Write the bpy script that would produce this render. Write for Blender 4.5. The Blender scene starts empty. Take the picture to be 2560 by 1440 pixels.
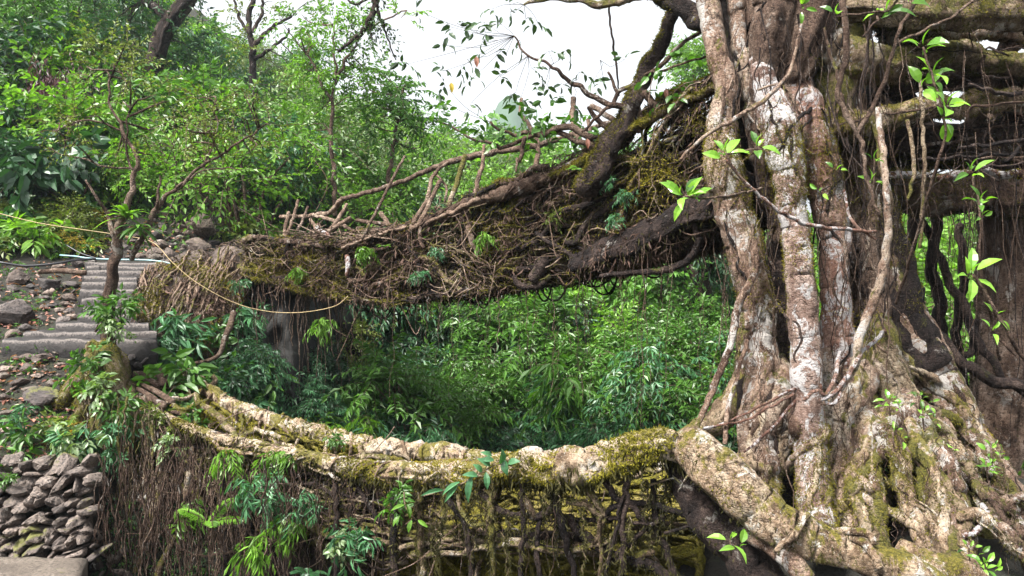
import bpy, math
import numpy as np
R = math.radians
sc = bpy.context.scene
COL = sc.collection
F = 2560*27.5/36.0          # focal length in photo pixels
CZ = 4.0                    # eye height above the stream bed datum
def rg(s): return np.random.default_rng(s)
def P(px, py, d): return np.array([(px-1280.)/F*d, d, CZ-(py-720.)/F*d])
def PP(rows):
    """rows of (px, py, depth, radius in px) -> xyz + radius in metres"""
    return np.array([[*P(a, b, d), r/F*d] for a, b, d, r in rows])
def unit(v): return v/np.maximum(np.linalg.norm(v, axis=-1, keepdims=True), 1e-9)

# ------------------------------------------------------------------ noise
def _h(ix, iy, iz, s):
    n = (ix*374761393 + iy*668265263 + iz*2147483647 + s*974634777) & 0xffffffff
    n = ((n ^ (n >> 13))*1274126177) & 0xffffffff
    n = ((n ^ (n >> 16))*2246822519) & 0xffffffff
    return ((n ^ (n >> 15)) & 0xffff)/32767.5-1.0
def vnoise(p, s=0):
    p = np.asarray(p, float); i = np.floor(p).astype(np.int64); f = p-i; f = f*f*(3-2*f)
    o = 0
    for a in (0, 1):
        for b in (0, 1):
            for c in (0, 1):
                w = (f[:, 0] if a else 1-f[:, 0])*(f[:, 1] if b else 1-f[:, 1])*(f[:, 2] if c else 1-f[:, 2])
                o = o+w*_h(i[:, 0]+a, i[:, 1]+b, i[:, 2]+c, s)
    return o
def fbm(p, s=0, o=3):
    r = 0; a = 1.
    for k in range(o): r = r+a*vnoise(p*2.03**k, s+k*7); a *= .5
    return r

# ------------------------------------------------------------------ mesh builder
class MB:
    def __init__(self): self.v = []; self.q = []; self.t = []; self.a = []; self.n = 0
    def add(self, v, q=None, t=None, a=0.5):
        v = np.asarray(v, float).reshape(-1, 3)
        self.v.append(v)
        self.a.append(np.broadcast_to(np.asarray(a, float), (len(v),)))
        if q is not None and len(q): self.q.append(np.asarray(q, np.int64).reshape(-1, 4)+self.n)
        if t is not None and len(t): self.t.append(np.asarray(t, np.int64).reshape(-1, 3)+self.n)
        self.n += len(v)
    def arrays(self):
        V = np.concatenate(self.v) if self.v else np.zeros((0, 3))
        Q = np.concatenate(self.q) if self.q else np.zeros((0, 4), np.int64)
        T = np.concatenate(self.t) if self.t else np.zeros((0, 3), np.int64)
        return V, Q, T
    def mesh(self, name, mat, off=(0, 0, 0), smooth=True):
        V, Q, T = self.arrays(); V = V-np.asarray(off, float)
        me = bpy.data.meshes.new(name)
        nl = len(Q)*4+len(T)*3; nf = len(Q)+len(T)
        me.vertices.add(len(V)); me.vertices.foreach_set('co', V.astype(np.float32).ravel())
        me.loops.add(nl); me.polygons.add(nf)
        me.loops.foreach_set('vertex_index', np.concatenate([Q.ravel(), T.ravel()]).astype(np.int32))
        st = np.concatenate([np.arange(len(Q))*4, len(Q)*4+np.arange(len(T))*3]).astype(np.int32)
        me.polygons.foreach_set('loop_start', st)
        me.polygons.foreach_set('use_smooth', np.full(nf, smooth, bool))
        me.update(calc_edges=True)
        at = me.attributes.new('tint', 'FLOAT', 'POINT')
        at.data.foreach_set('value', np.concatenate(self.a).astype(np.float32))
        me.materials.append(mat)
        return me
    def build(self, name, mat, parent=None, loc=None, smooth=True):
        off = np.array(parent.location) if parent is not None else (np.zeros(3) if loc is None else np.asarray(loc, float))
        if parent is not None and parent.parent is not None: off = off+np.array(parent.parent.location)
        ob = bpy.data.objects.new(name, self.mesh(name, mat, off, smooth)); COL.objects.link(ob)
        if parent is not None: ob.parent = parent
        elif loc is not None: ob.location = loc
        return ob
def tag(o, label=None, cat=None, group=None, kind=None):
    if label: o['label'] = label
    if cat: o['category'] = cat
    if group: o['group'] = group
    if kind: o['kind'] = kind
    return o
def thing(name, label, cat, loc, group=None):
    o = bpy.data.objects.new(name, None); COL.objects.link(o); o.location = [float(c) for c in loc]; o.empty_display_size = .1
    return tag(o, label, cat, group)
def dup(root, loc, rz=0., s=1., label=None, group=None, tilt=(0, 0), squash=1.):
    r = root.copy(); COL.objects.link(r)
    r.location = [float(c) for c in loc]; r.rotation_euler = (tilt[0], tilt[1], float(rz)); r.scale = (s, s, s*squash)
    if label: r['label'] = label
    if group: r['group'] = group
    for ch in list(root.children):
        c = ch.copy(); COL.objects.link(c); c.parent = r
    return r

# ------------------------------------------------------------------ tubes
def catmull(c, n):
    c = np.asarray(c, float); m = len(c)
    if m == 2: return c[0]+(c[1]-c[0])*np.linspace(0, 1, n)[:, None]
    e = np.vstack([2*c[0]-c[1], c, 2*c[-1]-c[-2]])
    ln = np.concatenate([[0], np.cumsum(np.linalg.norm(np.diff(c[:, :3], axis=0), axis=1))])
    u = np.interp(np.linspace(0, ln[-1], n), ln, np.arange(m))
    i = np.clip(u.astype(int), 0, m-2); t = (u-i)[:, None]
    p0, p1, p2, p3 = e[i], e[i+1], e[i+2], e[i+3]
    return .5*((2*p1)+(-p0+p2)*t+(2*p0-5*p1+4*p2-p3)*t*t+(-p0+3*p1-3*p2+p3)*t**3)
def tube(mb, c, k=8, rough=.15, step=None, seed=0, flute=0., nfl=5, wob=0., tint=None, oval=1., fold=0., fine=0.):
    c = np.asarray(c, float)
    L = np.linalg.norm(np.diff(c[:, :3], axis=0), axis=1).sum()
    rm = max(c[:, 3].mean(), .003)
    step = step or max(rm*.9, .02)
    n = int(np.clip(L/step, 3, 260))
    s = catmull(c, n); X = s[:, :3].copy(); r = np.maximum(s[:, 3], .002)
    if wob:
        q = X*(1.1/max(wob, .02)*.25)
        X += wob*np.stack([vnoise(q, seed+1), vnoise(q+9.3, seed+2), vnoise(q+4.7, seed+3)], 1)*np.minimum(1, np.minimum(np.arange(n), np.arange(n)[::-1])/3.)[:, None]
    T = unit(np.gradient(X, axis=0))
    a = np.array([1., 0, 0]) if abs(T[0, 0]) < .7 else np.array([0, 0, 1.])
    N = np.zeros_like(X); v = unit(np.cross(T[0], a)); N[0] = v
    for i in range(1, n):
        v = v-T[i]*(v@T[i]); v = v/max(np.linalg.norm(v), 1e-9); N[i] = v
    B = np.cross(T, N)
    th = np.arange(k)*2*math.pi/k
    rad = np.cos(th)[None, :, None]*N[:, None]+np.sin(th)[None, :, None]*B[:, None]*oval
    rr = r[:, None]*np.ones((1, k))
    if flute:
        tw = vnoise(X*1.2, seed+5)[:, None]*1.5
        rr = rr*(1+flute*np.cos(nfl*th[None]+tw)+.5*flute*np.cos((nfl*2+1)*th[None]-2*tw))
    if fold:
        sl = np.concatenate([[0], np.cumsum(np.linalg.norm(np.diff(X, axis=0), axis=1))])
        pf = np.stack([np.cos(th)[None]*1.9+0*sl[:, None]+seed, np.sin(th)[None]*1.9+0*sl[:, None], sl[:, None]*(.30/rm)*.5+0*th[None]], -1).reshape(-1, 3)
        f1 = (1-2.2*np.abs(vnoise(pf, seed+21))).reshape(n, k); f2 = (1-2.2*np.abs(vnoise(pf*np.array([2.3, 2.3, 1.5]), seed+22))).reshape(n, k)
        rr = rr*(1+fold*(f1*.7+f2*.4-.25))
    V = X[:, None]+rad*rr[..., None]
    if rough:
        p = V.reshape(-1, 3)
        nz = vnoise(p*(1.1/rm), seed+11)*.6+vnoise(p*(2.6/rm), seed+12)*.4
        V = V+rad*(nz.reshape(n, k)*rr*rough)[..., None]
    if fine:
        p = V.reshape(-1, 3); V = V+rad*((vnoise(p*9, seed+31)*1.2+vnoise(p*np.array([17, 17, 26]), seed+32)*.7+vnoise(p*np.array([34, 34, 55]), seed+33)*.4).reshape(n, k)*fine)[..., None]
    V = V.reshape(-1, 3)
    i = np.arange(n-1)[:, None]*k; j = np.arange(k)[None]; j2 = (j+1) % k
    Q = np.stack([i+j, i+j2, i+k+j2, i+k+j], -1).reshape(-1, 4)
    V = np.vstack([V, X[0]-T[0]*r[0]*.5, X[-1]+T[-1]*r[-1]*.5])
    jj = np.arange(k); t0 = np.stack([np.full(k, n*k), (jj+1) % k, jj], -1)
    t1 = np.stack([np.full(k, n*k+1), (n-1)*k+jj, (n-1)*k+(jj+1) % k], -1)
    if tint is None: tint = rg(seed+77).random()
    mb.add(V, Q, np.vstack([t0, t1]), tint)
    return X, r
def strands(mb, Pth, r, k=4, tint=None, rng=None):
    """many thin tubes with the same number of rings: Pth (M,n,3), r (M,n)"""
    M, n, _ = Pth.shape
    T = unit(np.gradient(Pth, axis=1))
    a = np.where(np.abs(T[..., 2:3]) < .8, np.array([0, 0, 1.]), np.array([1., .2, 0]))
    N = unit(np.cross(T, a)); B = np.cross(T, N)
    th = np.arange(k)*2*math.pi/k
    V = Pth[:, :, None]+(np.cos(th)[:, None]*N[:, :, None]+np.sin(th)[:, None]*B[:, :, None])*r[:, :, None, None]
    m = np.arange(M)[:, None, None]*n*k; i = np.arange(n-1)[None, :, None]*k; j = np.arange(k)[None, None]; j2 = (j+1) % k
    Q = np.stack([m+i+j, m+i+j2, m+i+k+j2, m+i+k+j], -1).reshape(-1, 4)
    if tint is None: tint = np.repeat((rng or rg(1)).random(M), n*k)
    mb.add(V.reshape(-1, 3), Q, None, tint)

# ------------------------------------------------------------------ leaves
TA = (np.array([[0, 0, 0], [.5, .42, .1], [0, 1, -.14], [-.5, .42, .1]]), np.array([[0, 1, 2], [0, 2, 3]]))
def _tb():
    y = [0, .14, .36, .62, .84, 1.]; w = [.05, .3, .5, .46, .22, 0.]
    v = []
    for a, b in zip(y, w):
        z = .10*math.sin(a*2.6)-.22*a*a
        v += [[-b, a, z+.16*b], [0, a, z], [b, a, z+.16*b]]
    t = []
    for i in range(5):
        for j in (0, 1):
            p = i*3+j; t += [[p, p+1, p+4], [p, p+4, p+3]]
    return np.array(v), np.array(t)
TBL = _tb()
TC = (np.array([[0, 0, 0], [.42, .25, .06], [.4, .65, .0], [0, 1, -.2], [-.4, .65, .0], [-.42, .25, .06], [0, .45, -.03]]),
      np.array([[0, 1, 6], [1, 2, 6], [2, 3, 6], [3, 4, 6], [4, 5, 6], [5, 0, 6]]))
def leaves(mb, pos, d, nrm, L, W, tint, tm=TA):
    tv, tt = tm; N = len(pos)
    d = unit(d); x = unit(np.cross(d, nrm)); z = np.cross(x, d)
    L = np.broadcast_to(L, (N,))[:, None, None]; W = np.broadcast_to(W, (N,))[:, None, None]
    V = pos[:, None]+x[:, None]*(tv[None, :, 0:1]*W)+d[:, None]*(tv[None, :, 1:2]*L)+z[:, None]*(tv[None, :, 2:3]*L)
    m = len(tv)
    T = (np.arange(N)[:, None, None]*m+tt[None]).reshape(-1, 3)
    mb.add(V.reshape(-1, 3), None, T, np.repeat(np.broadcast_to(tint, (N,)), m))
def twigs(mbl, rng, S, D, Ln, nl, L, W, droop=.3, ang=.9, mbs=None, tr=.006, tm=TA, flat=.5, hang=.2, tbase=None, tip=True):
    """leafy twigs: alternate leaves along M drooping twigs"""
    M = len(S); D = unit(D); Ln = np.broadcast_to(Ln, (M,))
    roll = rng.normal(size=(M, 3))*(1-flat)+np.array([0, 0, 1.])
    side = unit(np.cross(D, roll)); up = np.cross(side, D)
    t = (np.arange(nl)+.6)/nl; t = np.clip(t[None]+rng.normal(size=(M, nl))*.03, .05, 1)
    C = S[:, None]+D[:, None]*(Ln[:, None]*t)[..., None]; C[..., 2] -= droop*Ln[:, None]*t*t
    Dt = D[:, None]*np.ones((1, nl, 1)); Dt[..., 2] = Dt[..., 2]-2*droop*t; Dt = unit(Dt)
    sg = np.where(np.arange(nl) % 2 == 0, 1., -1.)[None]*np.ones((M, 1))
    A = ang*(1+.25*rng.normal(size=(M, nl)))
    if tip: A[:, -1] *= .2
    ld = Dt*np.cos(A)[..., None]+side[:, None]*(sg*np.sin(A))[..., None]+rng.normal(size=(M, nl, 3))*.14
    ld[..., 2] -= hang
    nr = up[:, None]+rng.normal(size=(M, nl, 3))*.35
    tb = rng.random(M) if tbase is None else tbase
    ti = np.clip(tb[:, None]*.6+rng.random((M, nl))*.4, 0, 1)
    sz = (.7+.5*rng.random((M, nl)))
    leaves(mbl, C.reshape(-1, 3), ld.reshape(-1, 3), nr.reshape(-1, 3), (L*sz).ravel(), (W*sz).ravel(), ti.ravel(), tm)
    if mbs is not None:
        u = np.linspace(0, 1, 5)
        Q = S[:, None]+D[:, None]*(Ln[:, None]*u)[..., None]; Q[..., 2] -= droop*Ln[:, None]*u*u
        strands(mbs, Q, np.broadcast_to(tr*(1-.6*u), (M, 5)), 3, rng=rng)
def sphere_dirs(rng, n, up=0.):
    d = rng.normal(size=(n, 3)); d[:, 2] += up; return unit(d)
def clump_leaves(mbl, rng, C, Rr, ntw, Ln, nl, L, W, **kw):
    """leafy clumps: C (K,3) centres, Rr (K,) radii, ntw twigs in each"""
    K = len(C)
    idx = np.repeat(np.arange(K), ntw)
    o = sphere_dirs(rng, len(idx), .35)
    S = C[idx]+o*(Rr[idx]*(.25+.6*rng.random(len(idx))))[:, None]*np.array([1, 1, .8])
    D = o+rng.normal(size=(len(idx), 3))*.45
    tb = np.clip(np.repeat(rng.random(K), ntw)*.6+rng.random(len(idx))*.4, 0, 1)
    twigs(mbl, rng, S, D, Ln*(.6+.8*rng.random(len(idx))), nl, L, W, tbase=tb, **kw)
def tufts(mb, src, rng, n, flt, L, W, grav=.5, tintf=None, out=.7):
    """short blades of moss growing out of faces of another mesh"""
    V, Q, T = src.arrays()
    tri = np.vstack([Q[:, [0, 1, 2]], Q[:, [0, 2, 3]], T])
    a, b, c = V[tri[:, 0]], V[tri[:, 1]], V[tri[:, 2]]
    nn = np.cross(b-a, c-a); ar = np.linalg.norm(nn, axis=1)/2; nn = nn/np.maximum(ar[:, None]*2, 1e-12)
    ctr = (a+b+c)/3
    w = ar*flt(ctr, nn); s = w.sum()
    if s <= 0: return
    k = rng.choice(len(tri), n, p=w/s)
    u, v = rng.random(n), rng.random(n); f = u+v > 1; u[f] = 1-u[f]; v[f] = 1-v[f]
    p = a[k]+(b-a)[k]*u[:, None]+(c-a)[k]*v[:, None]
    d = nn[k]*out+rng.normal(size=(n, 3))*.55; d[:, 2] -= grav
    ll = L*(.4+1.1*rng.random(n)**2)
    leaves(mb, p-unit(d)*.004, d, rng.normal(size=(n, 3)), ll, W*(.6+.8*rng.random(n)), np.clip(.5+.45*vnoise(p*3., 5)+.2*rng.normal(size=n), 0, 1), TA)

# ------------------------------------------------------------------ materials
def nmat(name):
    m = bpy.data.materials.new(name); m.use_nodes = True; nt = m.node_tree; nt.nodes.clear()
    out = nt.nodes.new('ShaderNodeOutputMaterial'); return m, nt, out
def nd(nt, t, **kw):
    n = nt.nodes.new(t)
    for k, v in kw.items(): setattr(n, k, v)
    return n
def lk(nt, a, b): nt.links.new(a, b)
def ramp(nt, src, stops, interp='LINEAR'):
    r = nd(nt, 'ShaderNodeValToRGB'); e = r.color_ramp.elements; r.color_ramp.interpolation = interp
    while len(e) < len(stops): e.new(.5)
    for x, (p, c) in zip(e, stops):
        x.position = p; x.color = (*c, 1) if len(c) == 3 else c
    lk(nt, src, r.inputs[0]); return r.outputs[0]
def noise(nt, co, scale, detail=5, rough=.6, dist=0.):
    n = nd(nt, 'ShaderNodeTexNoise'); n.inputs['Scale'].default_value = scale; n.inputs['Detail'].default_value = detail
    n.inputs['Roughness'].default_value = rough; n.inputs['Distortion'].default_value = dist
    lk(nt, co, n.inputs['Vector']); return n.outputs['Fac']
def mapping(nt, co, s, r=(0, 0, 0)):
    m = nd(nt, 'ShaderNodeMapping'); m.inputs['Scale'].default_value = s; m.inputs['Rotation'].default_value = r
    lk(nt, co, m.inputs['Vector']); return m.outputs[0]
def math_(nt, op, a, b=None, clamp=False):
    n = nd(nt, 'ShaderNodeMath', operation=op, use_clamp=clamp)
    for i, x in enumerate((a, b)):
        if x is None: continue
        if isinstance(x, (int, float)): n.inputs[i].default_value = x
        else: lk(nt, x, n.inputs[i])
    return n.outputs[0]
def mix(nt, f, a, b, mode='MIX'):
    n = nd(nt, 'ShaderNodeMix', data_type='RGBA', blend_type=mode)
    for s, x in ((n.inputs[0], f), (n.inputs[6], a), (n.inputs[7], b)):
        if isinstance(x, (int, float)): s.default_value = x
        elif isinstance(x, tuple): s.default_value = (*x, 1)
        else: lk(nt, x, s)
    return n.outputs[2]
def leafmat(name, dark, light, odd=None, trans=.35, rough=.42, spec=.5):
    m, nt, out = nmat(name)
    at = nd(nt, 'ShaderNodeAttribute', attribute_name='tint').outputs['Fac']
    oi = nd(nt, 'ShaderNodeObjectInfo').outputs['Random']
    x = math_(nt, 'ADD', math_(nt, 'MULTIPLY', at, .8), math_(nt, 'MULTIPLY', oi, .2))
    st = [(0., tuple(v*.6 for v in dark)), (.42, tuple(a*.55+b*.45 for a, b in zip(dark, light))), (.85, light)]
    if odd: st += [(.97, light), (1., odd)]
    col = ramp(nt, x, st)
    b = nd(nt, 'ShaderNodeBsdfPrincipled'); lk(nt, col, b.inputs['Base Color'])
    b.inputs['Roughness'].default_value = rough; b.inputs['Specular IOR Level'].default_value = spec
    tr = nd(nt, 'ShaderNodeBsdfTranslucent')
    tc = mix(nt, 1., col, (1.5, 1.7, .6), 'MULTIPLY'); lk(nt, tc, tr.inputs['Color'])
    mx = nd(nt, 'ShaderNodeMixShader'); mx.inputs[0].default_value = trans
    lk(nt, b.outputs[0], mx.inputs[1]); lk(nt, tr.outputs[0], mx.inputs[2]); lk(nt, mx.outputs[0], out.inputs[0])
    return m
def bark(name, cols, lich=.3, lichc=(.55, .52, .47), moss=.3, mossc=(.12, .115, .022), mossd=(.04, .044, .01), cr=.6, sc_=1., rough=.85, bd=.05, fleck=.5):
    m, nt, out = nmat(name)
    g = nd(nt, 'ShaderNodeNewGeometry'); co = g.outputs['Position']
    at = nd(nt, 'ShaderNodeAttribute', attribute_name='tint').outputs['Fac']
    n1 = noise(nt, mapping(nt, co, (sc_, sc_, sc_*.5)), 6, 9, .72, .5)
    nb = noise(nt, mapping(nt, co, (sc_, sc_, sc_*.5)), 1.6, 3, .6)
    x = math_(nt, 'ADD', math_(nt, 'ADD', n1, math_(nt, 'MULTIPLY', math_(nt, 'SUBTRACT', nb, .5), .5)), math_(nt, 'MULTIPLY', math_(nt, 'SUBTRACT', at, .5), .16))
    c = ramp(nt, x, [(.34, cols[0]), (.46, cols[1]), (.57, cols[2]), (.68, cols[3])])
    n5 = noise(nt, mapping(nt, co, (sc_, sc_, sc_)), 34, 6, .72)
    n6 = noise(nt, mapping(nt, co, (sc_, sc_, sc_*.7)), 13, 8, .75, .6)
    dk = tuple(v*.45 for v in cols[0])
    t = .36+.12*fleck
    c = mix(nt, ramp(nt, n6, [(t-.06, (1, 1, 1)), (t+.02, (0, 0, 0))]), c, dk)
    n7 = noise(nt, mapping(nt, co, (sc_, sc_, sc_)), 75, 3, .6)
    c = mix(nt, ramp(nt, n5, [(.36, (1, 1, 1)), (.50, (0, 0, 0))]), c, mix(nt, .75, c, dk))
    c = mix(nt, ramp(nt, n7, [(.58, (0, 0, 0)), (.68, (.55, .55, .55))]), c, cols[3])
    vo = nd(nt, 'ShaderNodeTexVoronoi', feature='DISTANCE_TO_EDGE'); vo.inputs['Scale'].default_value = 1.
    wv = nd(nt, 'ShaderNodeTexNoise'); wv.inputs['Scale'].default_value = 5.; wv.inputs['Detail'].default_value = 4; lk(nt, co, wv.inputs['Vector'])
    vm = nd(nt, 'ShaderNodeVectorMath', operation='MULTIPLY_ADD'); lk(nt, wv.outputs['Color'], vm.inputs[0]); vm.inputs[1].default_value = (.22, .22, .22); lk(nt, co, vm.inputs[2])
    lk(nt, mapping(nt, vm.outputs[0], (7*sc_, 7*sc_, 24*sc_)), vo.inputs['Vector'])
    ck = math_(nt, 'MULTIPLY', ramp(nt, vo.outputs['Distance'], [(.0, (1, 1, 1)), (.07, (0, 0, 0))]), ramp(nt, nb, [(.48, (.0, .0, .0)), (.60, (.7, .7, .7))]))
    c = mix(nt, ck, c, dk)
    if lich:
        n2 = noise(nt, mapping(nt, co, (sc_, sc_, sc_*.8)), 3.4, 12, .80, .5)
        t = .62-.20*lich
        c = mix(nt, ramp(nt, n2, [(t, (0, 0, 0)), (t+.022, (1, 1, 1))]), c, mix(nt, n5, lichc, (lichc[0]*.6, lichc[1]*.6, lichc[2]*.62)))
    if moss:
        sx = nd(nt, 'ShaderNodeSeparateXYZ'); lk(nt, g.outputs['Normal'], sx.inputs[0])
        n3 = noise(nt, mapping(nt, co, (sc_, sc_, sc_*.6)), 2.3, 12, .78, .4)
        k = math_(nt, 'ADD', n3, math_(nt, 'MULTIPLY', sx.outputs[2], .05))
        t = .675-.27*moss
        mc = ramp(nt, n5, [(.36, mossd), (.55, mossc), (.7, (mossc[0]*1.6, mossc[1]*1.45, mossc[2]))])
        c = mix(nt, ramp(nt, k, [(t, (0, 0, 0)), (t+.035, (.9, .9, .9))]), c, mc)
    b = nd(nt, 'ShaderNodeBsdfPrincipled'); lk(nt, c, b.inputs['Base Color'])
    b.inputs['Roughness'].default_value = rough; b.inputs['Specular IOR Level'].default_value = .2
    n4 = noise(nt, mapping(nt, co, (4*sc_, 4*sc_, 38*sc_)), 1., 4, .7, .6)
    hgt = math_(nt, 'ADD', math_(nt, 'MULTIPLY', n4, cr), math_(nt, 'SUBTRACT', math_(nt, 'ADD', n5, math_(nt, 'MULTIPLY', n6, 1.6)), math_(nt, 'MULTIPLY', ck, .6)))
    bp = nd(nt, 'ShaderNodeBump'); bp.inputs['Strength'].default_value = 1.; bp.inputs['Distance'].default_value = bd
    lk(nt, hgt, bp.inputs['Height']); lk(nt, bp.outputs[0], b.inputs['Normal']); lk(nt, b.outputs[0], out.inputs[0])
    return m
def rockmat(name, cols, moss=.2, mossc=(.09, .09, .02), lich=.2, wear=0):
    m, nt, out = nmat(name)
    g = nd(nt, 'ShaderNodeNewGeometry'); co = g.outputs['Position']
    at = nd(nt, 'ShaderNodeAttribute', attribute_name='tint').outputs['Fac']
    oi = nd(nt, 'ShaderNodeObjectInfo').outputs['Random']
    n1 = noise(nt, co, 3, 8, .65)
    x = math_(nt, 'ADD', math_(nt, 'MULTIPLY', n1, .7), math_(nt, 'ADD', math_(nt, 'MULTIPLY', at, .22), math_(nt, 'MULTIPLY', oi, .18)))
    c = ramp(nt, x, [(.3, cols[0]), (.5, cols[1]), (.72, cols[2])])
    n5 = noise(nt, co, 30, 6, .7)
    c = mix(nt, ramp(nt, n5, [(.38, (1, 1, 1)), (.52, (0, 0, 0))]), c, cols[0])
    n2 = noise(nt, co, 5, 8, .7)
    t = .68-.25*lich
    c = mix(nt, ramp(nt, n2, [(t, (0, 0, 0)), (t+.05, (1, 1, 1))]), c, (.42, .40, .36))
    if wear: c = mix(nt, ramp(nt, math_(nt, 'ADD', at, math_(nt, 'MULTIPLY', math_(nt, 'SUBTRACT', n5, .5), .8)), [(.78, (0, 0, 0)), (1., (1, 1, 1))]), c, (.13, .112, .104))
    sx = nd(nt, 'ShaderNodeSeparateXYZ'); lk(nt, g.outputs['Normal'], sx.inputs[0])
    n3 = noise(nt, co, 2.2, 8, .7)
    k = math_(nt, 'ADD', n3, math_(nt, 'MULTIPLY', sx.outputs[2], .08)); t = .72-.25*moss
    c = mix(nt, ramp(nt, k, [(t, (0, 0, 0)), (t+.06, (1, 1, 1))]), c, mossc)
    b = nd(nt, 'ShaderNodeBsdfPrincipled'); lk(nt, c, b.inputs['Base Color']); b.inputs['Roughness'].default_value = .78
    bp = nd(nt, 'ShaderNodeBump'); bp.inputs['Strength'].default_value = .7; bp.inputs['Distance'].default_value = .03
    lk(nt, math_(nt, 'ADD', n5, math_(nt, 'MULTIPLY', n1, 2.)), bp.inputs['Height']); lk(nt, bp.outputs[0], b.inputs['Normal'])
    lk(nt, b.outputs[0], out.inputs[0]); return m
def plain(name, c, rough=.6, var=.3):
    m, nt, out = nmat(name)
    g = nd(nt, 'ShaderNodeNewGeometry')
    n = noise(nt, g.outputs['Position'], 14, 6, .65)
    col = ramp(nt, n, [(.3, tuple(a*(1-var) for a in c)), (.7, tuple(min(1, a*(1+var)) for a in c))])
    b = nd(nt, 'ShaderNodeBsdfPrincipled'); lk(nt, col, b.inputs['Base Color']); b.inputs['Roughness'].default_value = rough
    lk(nt, b.outputs[0], out.inputs[0]); return m
def mossmat(name, dark, light, trans=.25):
    return leafmat(name, dark, light, None, trans, .8, .15)

L_ = {
 'bright': leafmat('leaf_bright', (.024, .075, .009), (.16, .32, .035), (.36, .36, .03)),
 'mid':    leafmat('leaf_mid', (.014, .046, .009), (.09, .215, .028), (.24, .28, .03), .3),
 'dark':   leafmat('leaf_dark', (.008, .028, .012), (.038, .105, .040), (.10, .16, .03), .22),
 'teal':   leafmat('leaf_teal', (.010, .042, .020), (.075, .205, .085), (.15, .27, .05), .25),
 'olive':  leafmat('leaf_olive', (.035, .06, .010), (.17, .22, .035), (.35, .29, .05)),
 'grey':   leafmat('leaf_grey_green', (.05, .09, .045), (.20, .28, .13), None),
 'yellow': leafmat('leaf_yellow', (.22, .15, .02), (.55, .40, .06), (.5, .25, .03)),
 'purple': leafmat('leaf_purple_dead', (.03, .012, .018), (.12, .05, .06), None, .2),
 'redd':   leafmat('leaf_red_dead', (.14, .05, .04), (.36, .17, .12), None, .2),
 'gloss':  leafmat('leaf_glossy', (.035, .12, .018), (.21, .42, .045), (.55, .45, .03), .4, .3, .6),
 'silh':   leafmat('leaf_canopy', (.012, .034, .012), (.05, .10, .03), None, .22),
}
M_ = {
 'pale': bark('bark_pale', [(.07, .038, .026), (.23, .145, .105), (.40, .295, .225), (.56, .47, .38)], .42, (.60, .56, .52), .42, fleck=.6),
 'red':  bark('bark_red', [(.07, .033, .025), (.17, .085, .062), (.27, .155, .118), (.36, .25, .20)], .55, (.60, .57, .57), .22, fleck=.35),
 'goldmoss': bark('bark_gold_moss', [(.04, .034, .010), (.11, .095, .018), (.20, .17, .030), (.32, .26, .09)], .1, moss=.5, mossc=(.20, .18, .02), mossd=(.07, .065, .01)),
 'tan': bark('bark_tan', [(.12, .07, .055), (.27, .18, .145), (.42, .31, .26), (.56, .46, .41)], .55, (.64, .61, .60), .15, fleck=.25),
 'cream': bark('bark_cream', [(.12, .075, .045), (.34, .24, .16), (.50, .40, .29), (.62, .53, .42)], .35, (.62, .58, .52), .5, (.17, .15, .022), (.06, .057, .01), fleck=.85),
 'moss': bark('bark_mossy', [(.05, .032, .02), (.14, .095, .06), (.28, .21, .14), (.42, .34, .25)], .25, (.5, .46, .4), .66, (.125, .118, .022)),
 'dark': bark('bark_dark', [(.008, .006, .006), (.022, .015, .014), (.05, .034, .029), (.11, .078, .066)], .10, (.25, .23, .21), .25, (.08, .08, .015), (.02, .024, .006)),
 'brown': bark('bark_brown', [(.035, .02, .014), (.09, .055, .04), (.17, .115, .085), (.27, .20, .16)], .2, (.4, .36, .32), .2),
 'hollow_shade': rockmat('hollow_shade_dark', [(.003, .003, .003), (.007, .006, .005), (.018, .015, .012)], .3, (.012, .016, .005), .0),  # near-black colour carries the shade of the hollow under the upper bridge
 'stick': bark('dry_stick', [(.08, .05, .037), (.19, .125, .09), (.31, .225, .17), (.44, .35, .27)], .0, moss=.05, fleck=.1),
 'mossy_tuft': mossmat('moss_tuft', (.03, .030, .006), (.19, .165, .022)),
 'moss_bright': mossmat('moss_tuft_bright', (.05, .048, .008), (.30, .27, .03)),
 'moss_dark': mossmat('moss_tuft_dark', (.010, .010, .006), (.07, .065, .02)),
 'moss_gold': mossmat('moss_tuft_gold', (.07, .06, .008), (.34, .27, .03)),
 'fringe': mossmat('root_fringe', (.016, .010, .009), (.12, .075, .058), .1),
 'wallstone': rockmat('wall_stone', [(.014, .011, .010), (.058, .044, .038), (.17, .135, .115)], .4),
 'rock': rockmat('rock_brown', [(.020, .014, .012), (.085, .060, .048), (.23, .175, .145)]),
 'rockd': rockmat('rock_dark', [(.015, .012, .012), (.06, .047, .044), (.17, .14, .125)], .3),
 'step': rockmat('step_stone', [(.005, .004, .004), (.014, .011, .011), (.036, .029, .028)], .2, lich=.0, wear=1),
 'slab': rockmat('slab_stone', [(.04, .031, .024), (.10, .080, .064), (.16, .135, .11)], .1, lich=.02),
 'rope': plain('yellow_rope', (.34, .25, .12)),
 'pipe': plain('blue_pipe', (.20, .34, .36), .4, .1),
 'hose': plain('black_hose', (.02, .02, .025), .4),
}
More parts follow.
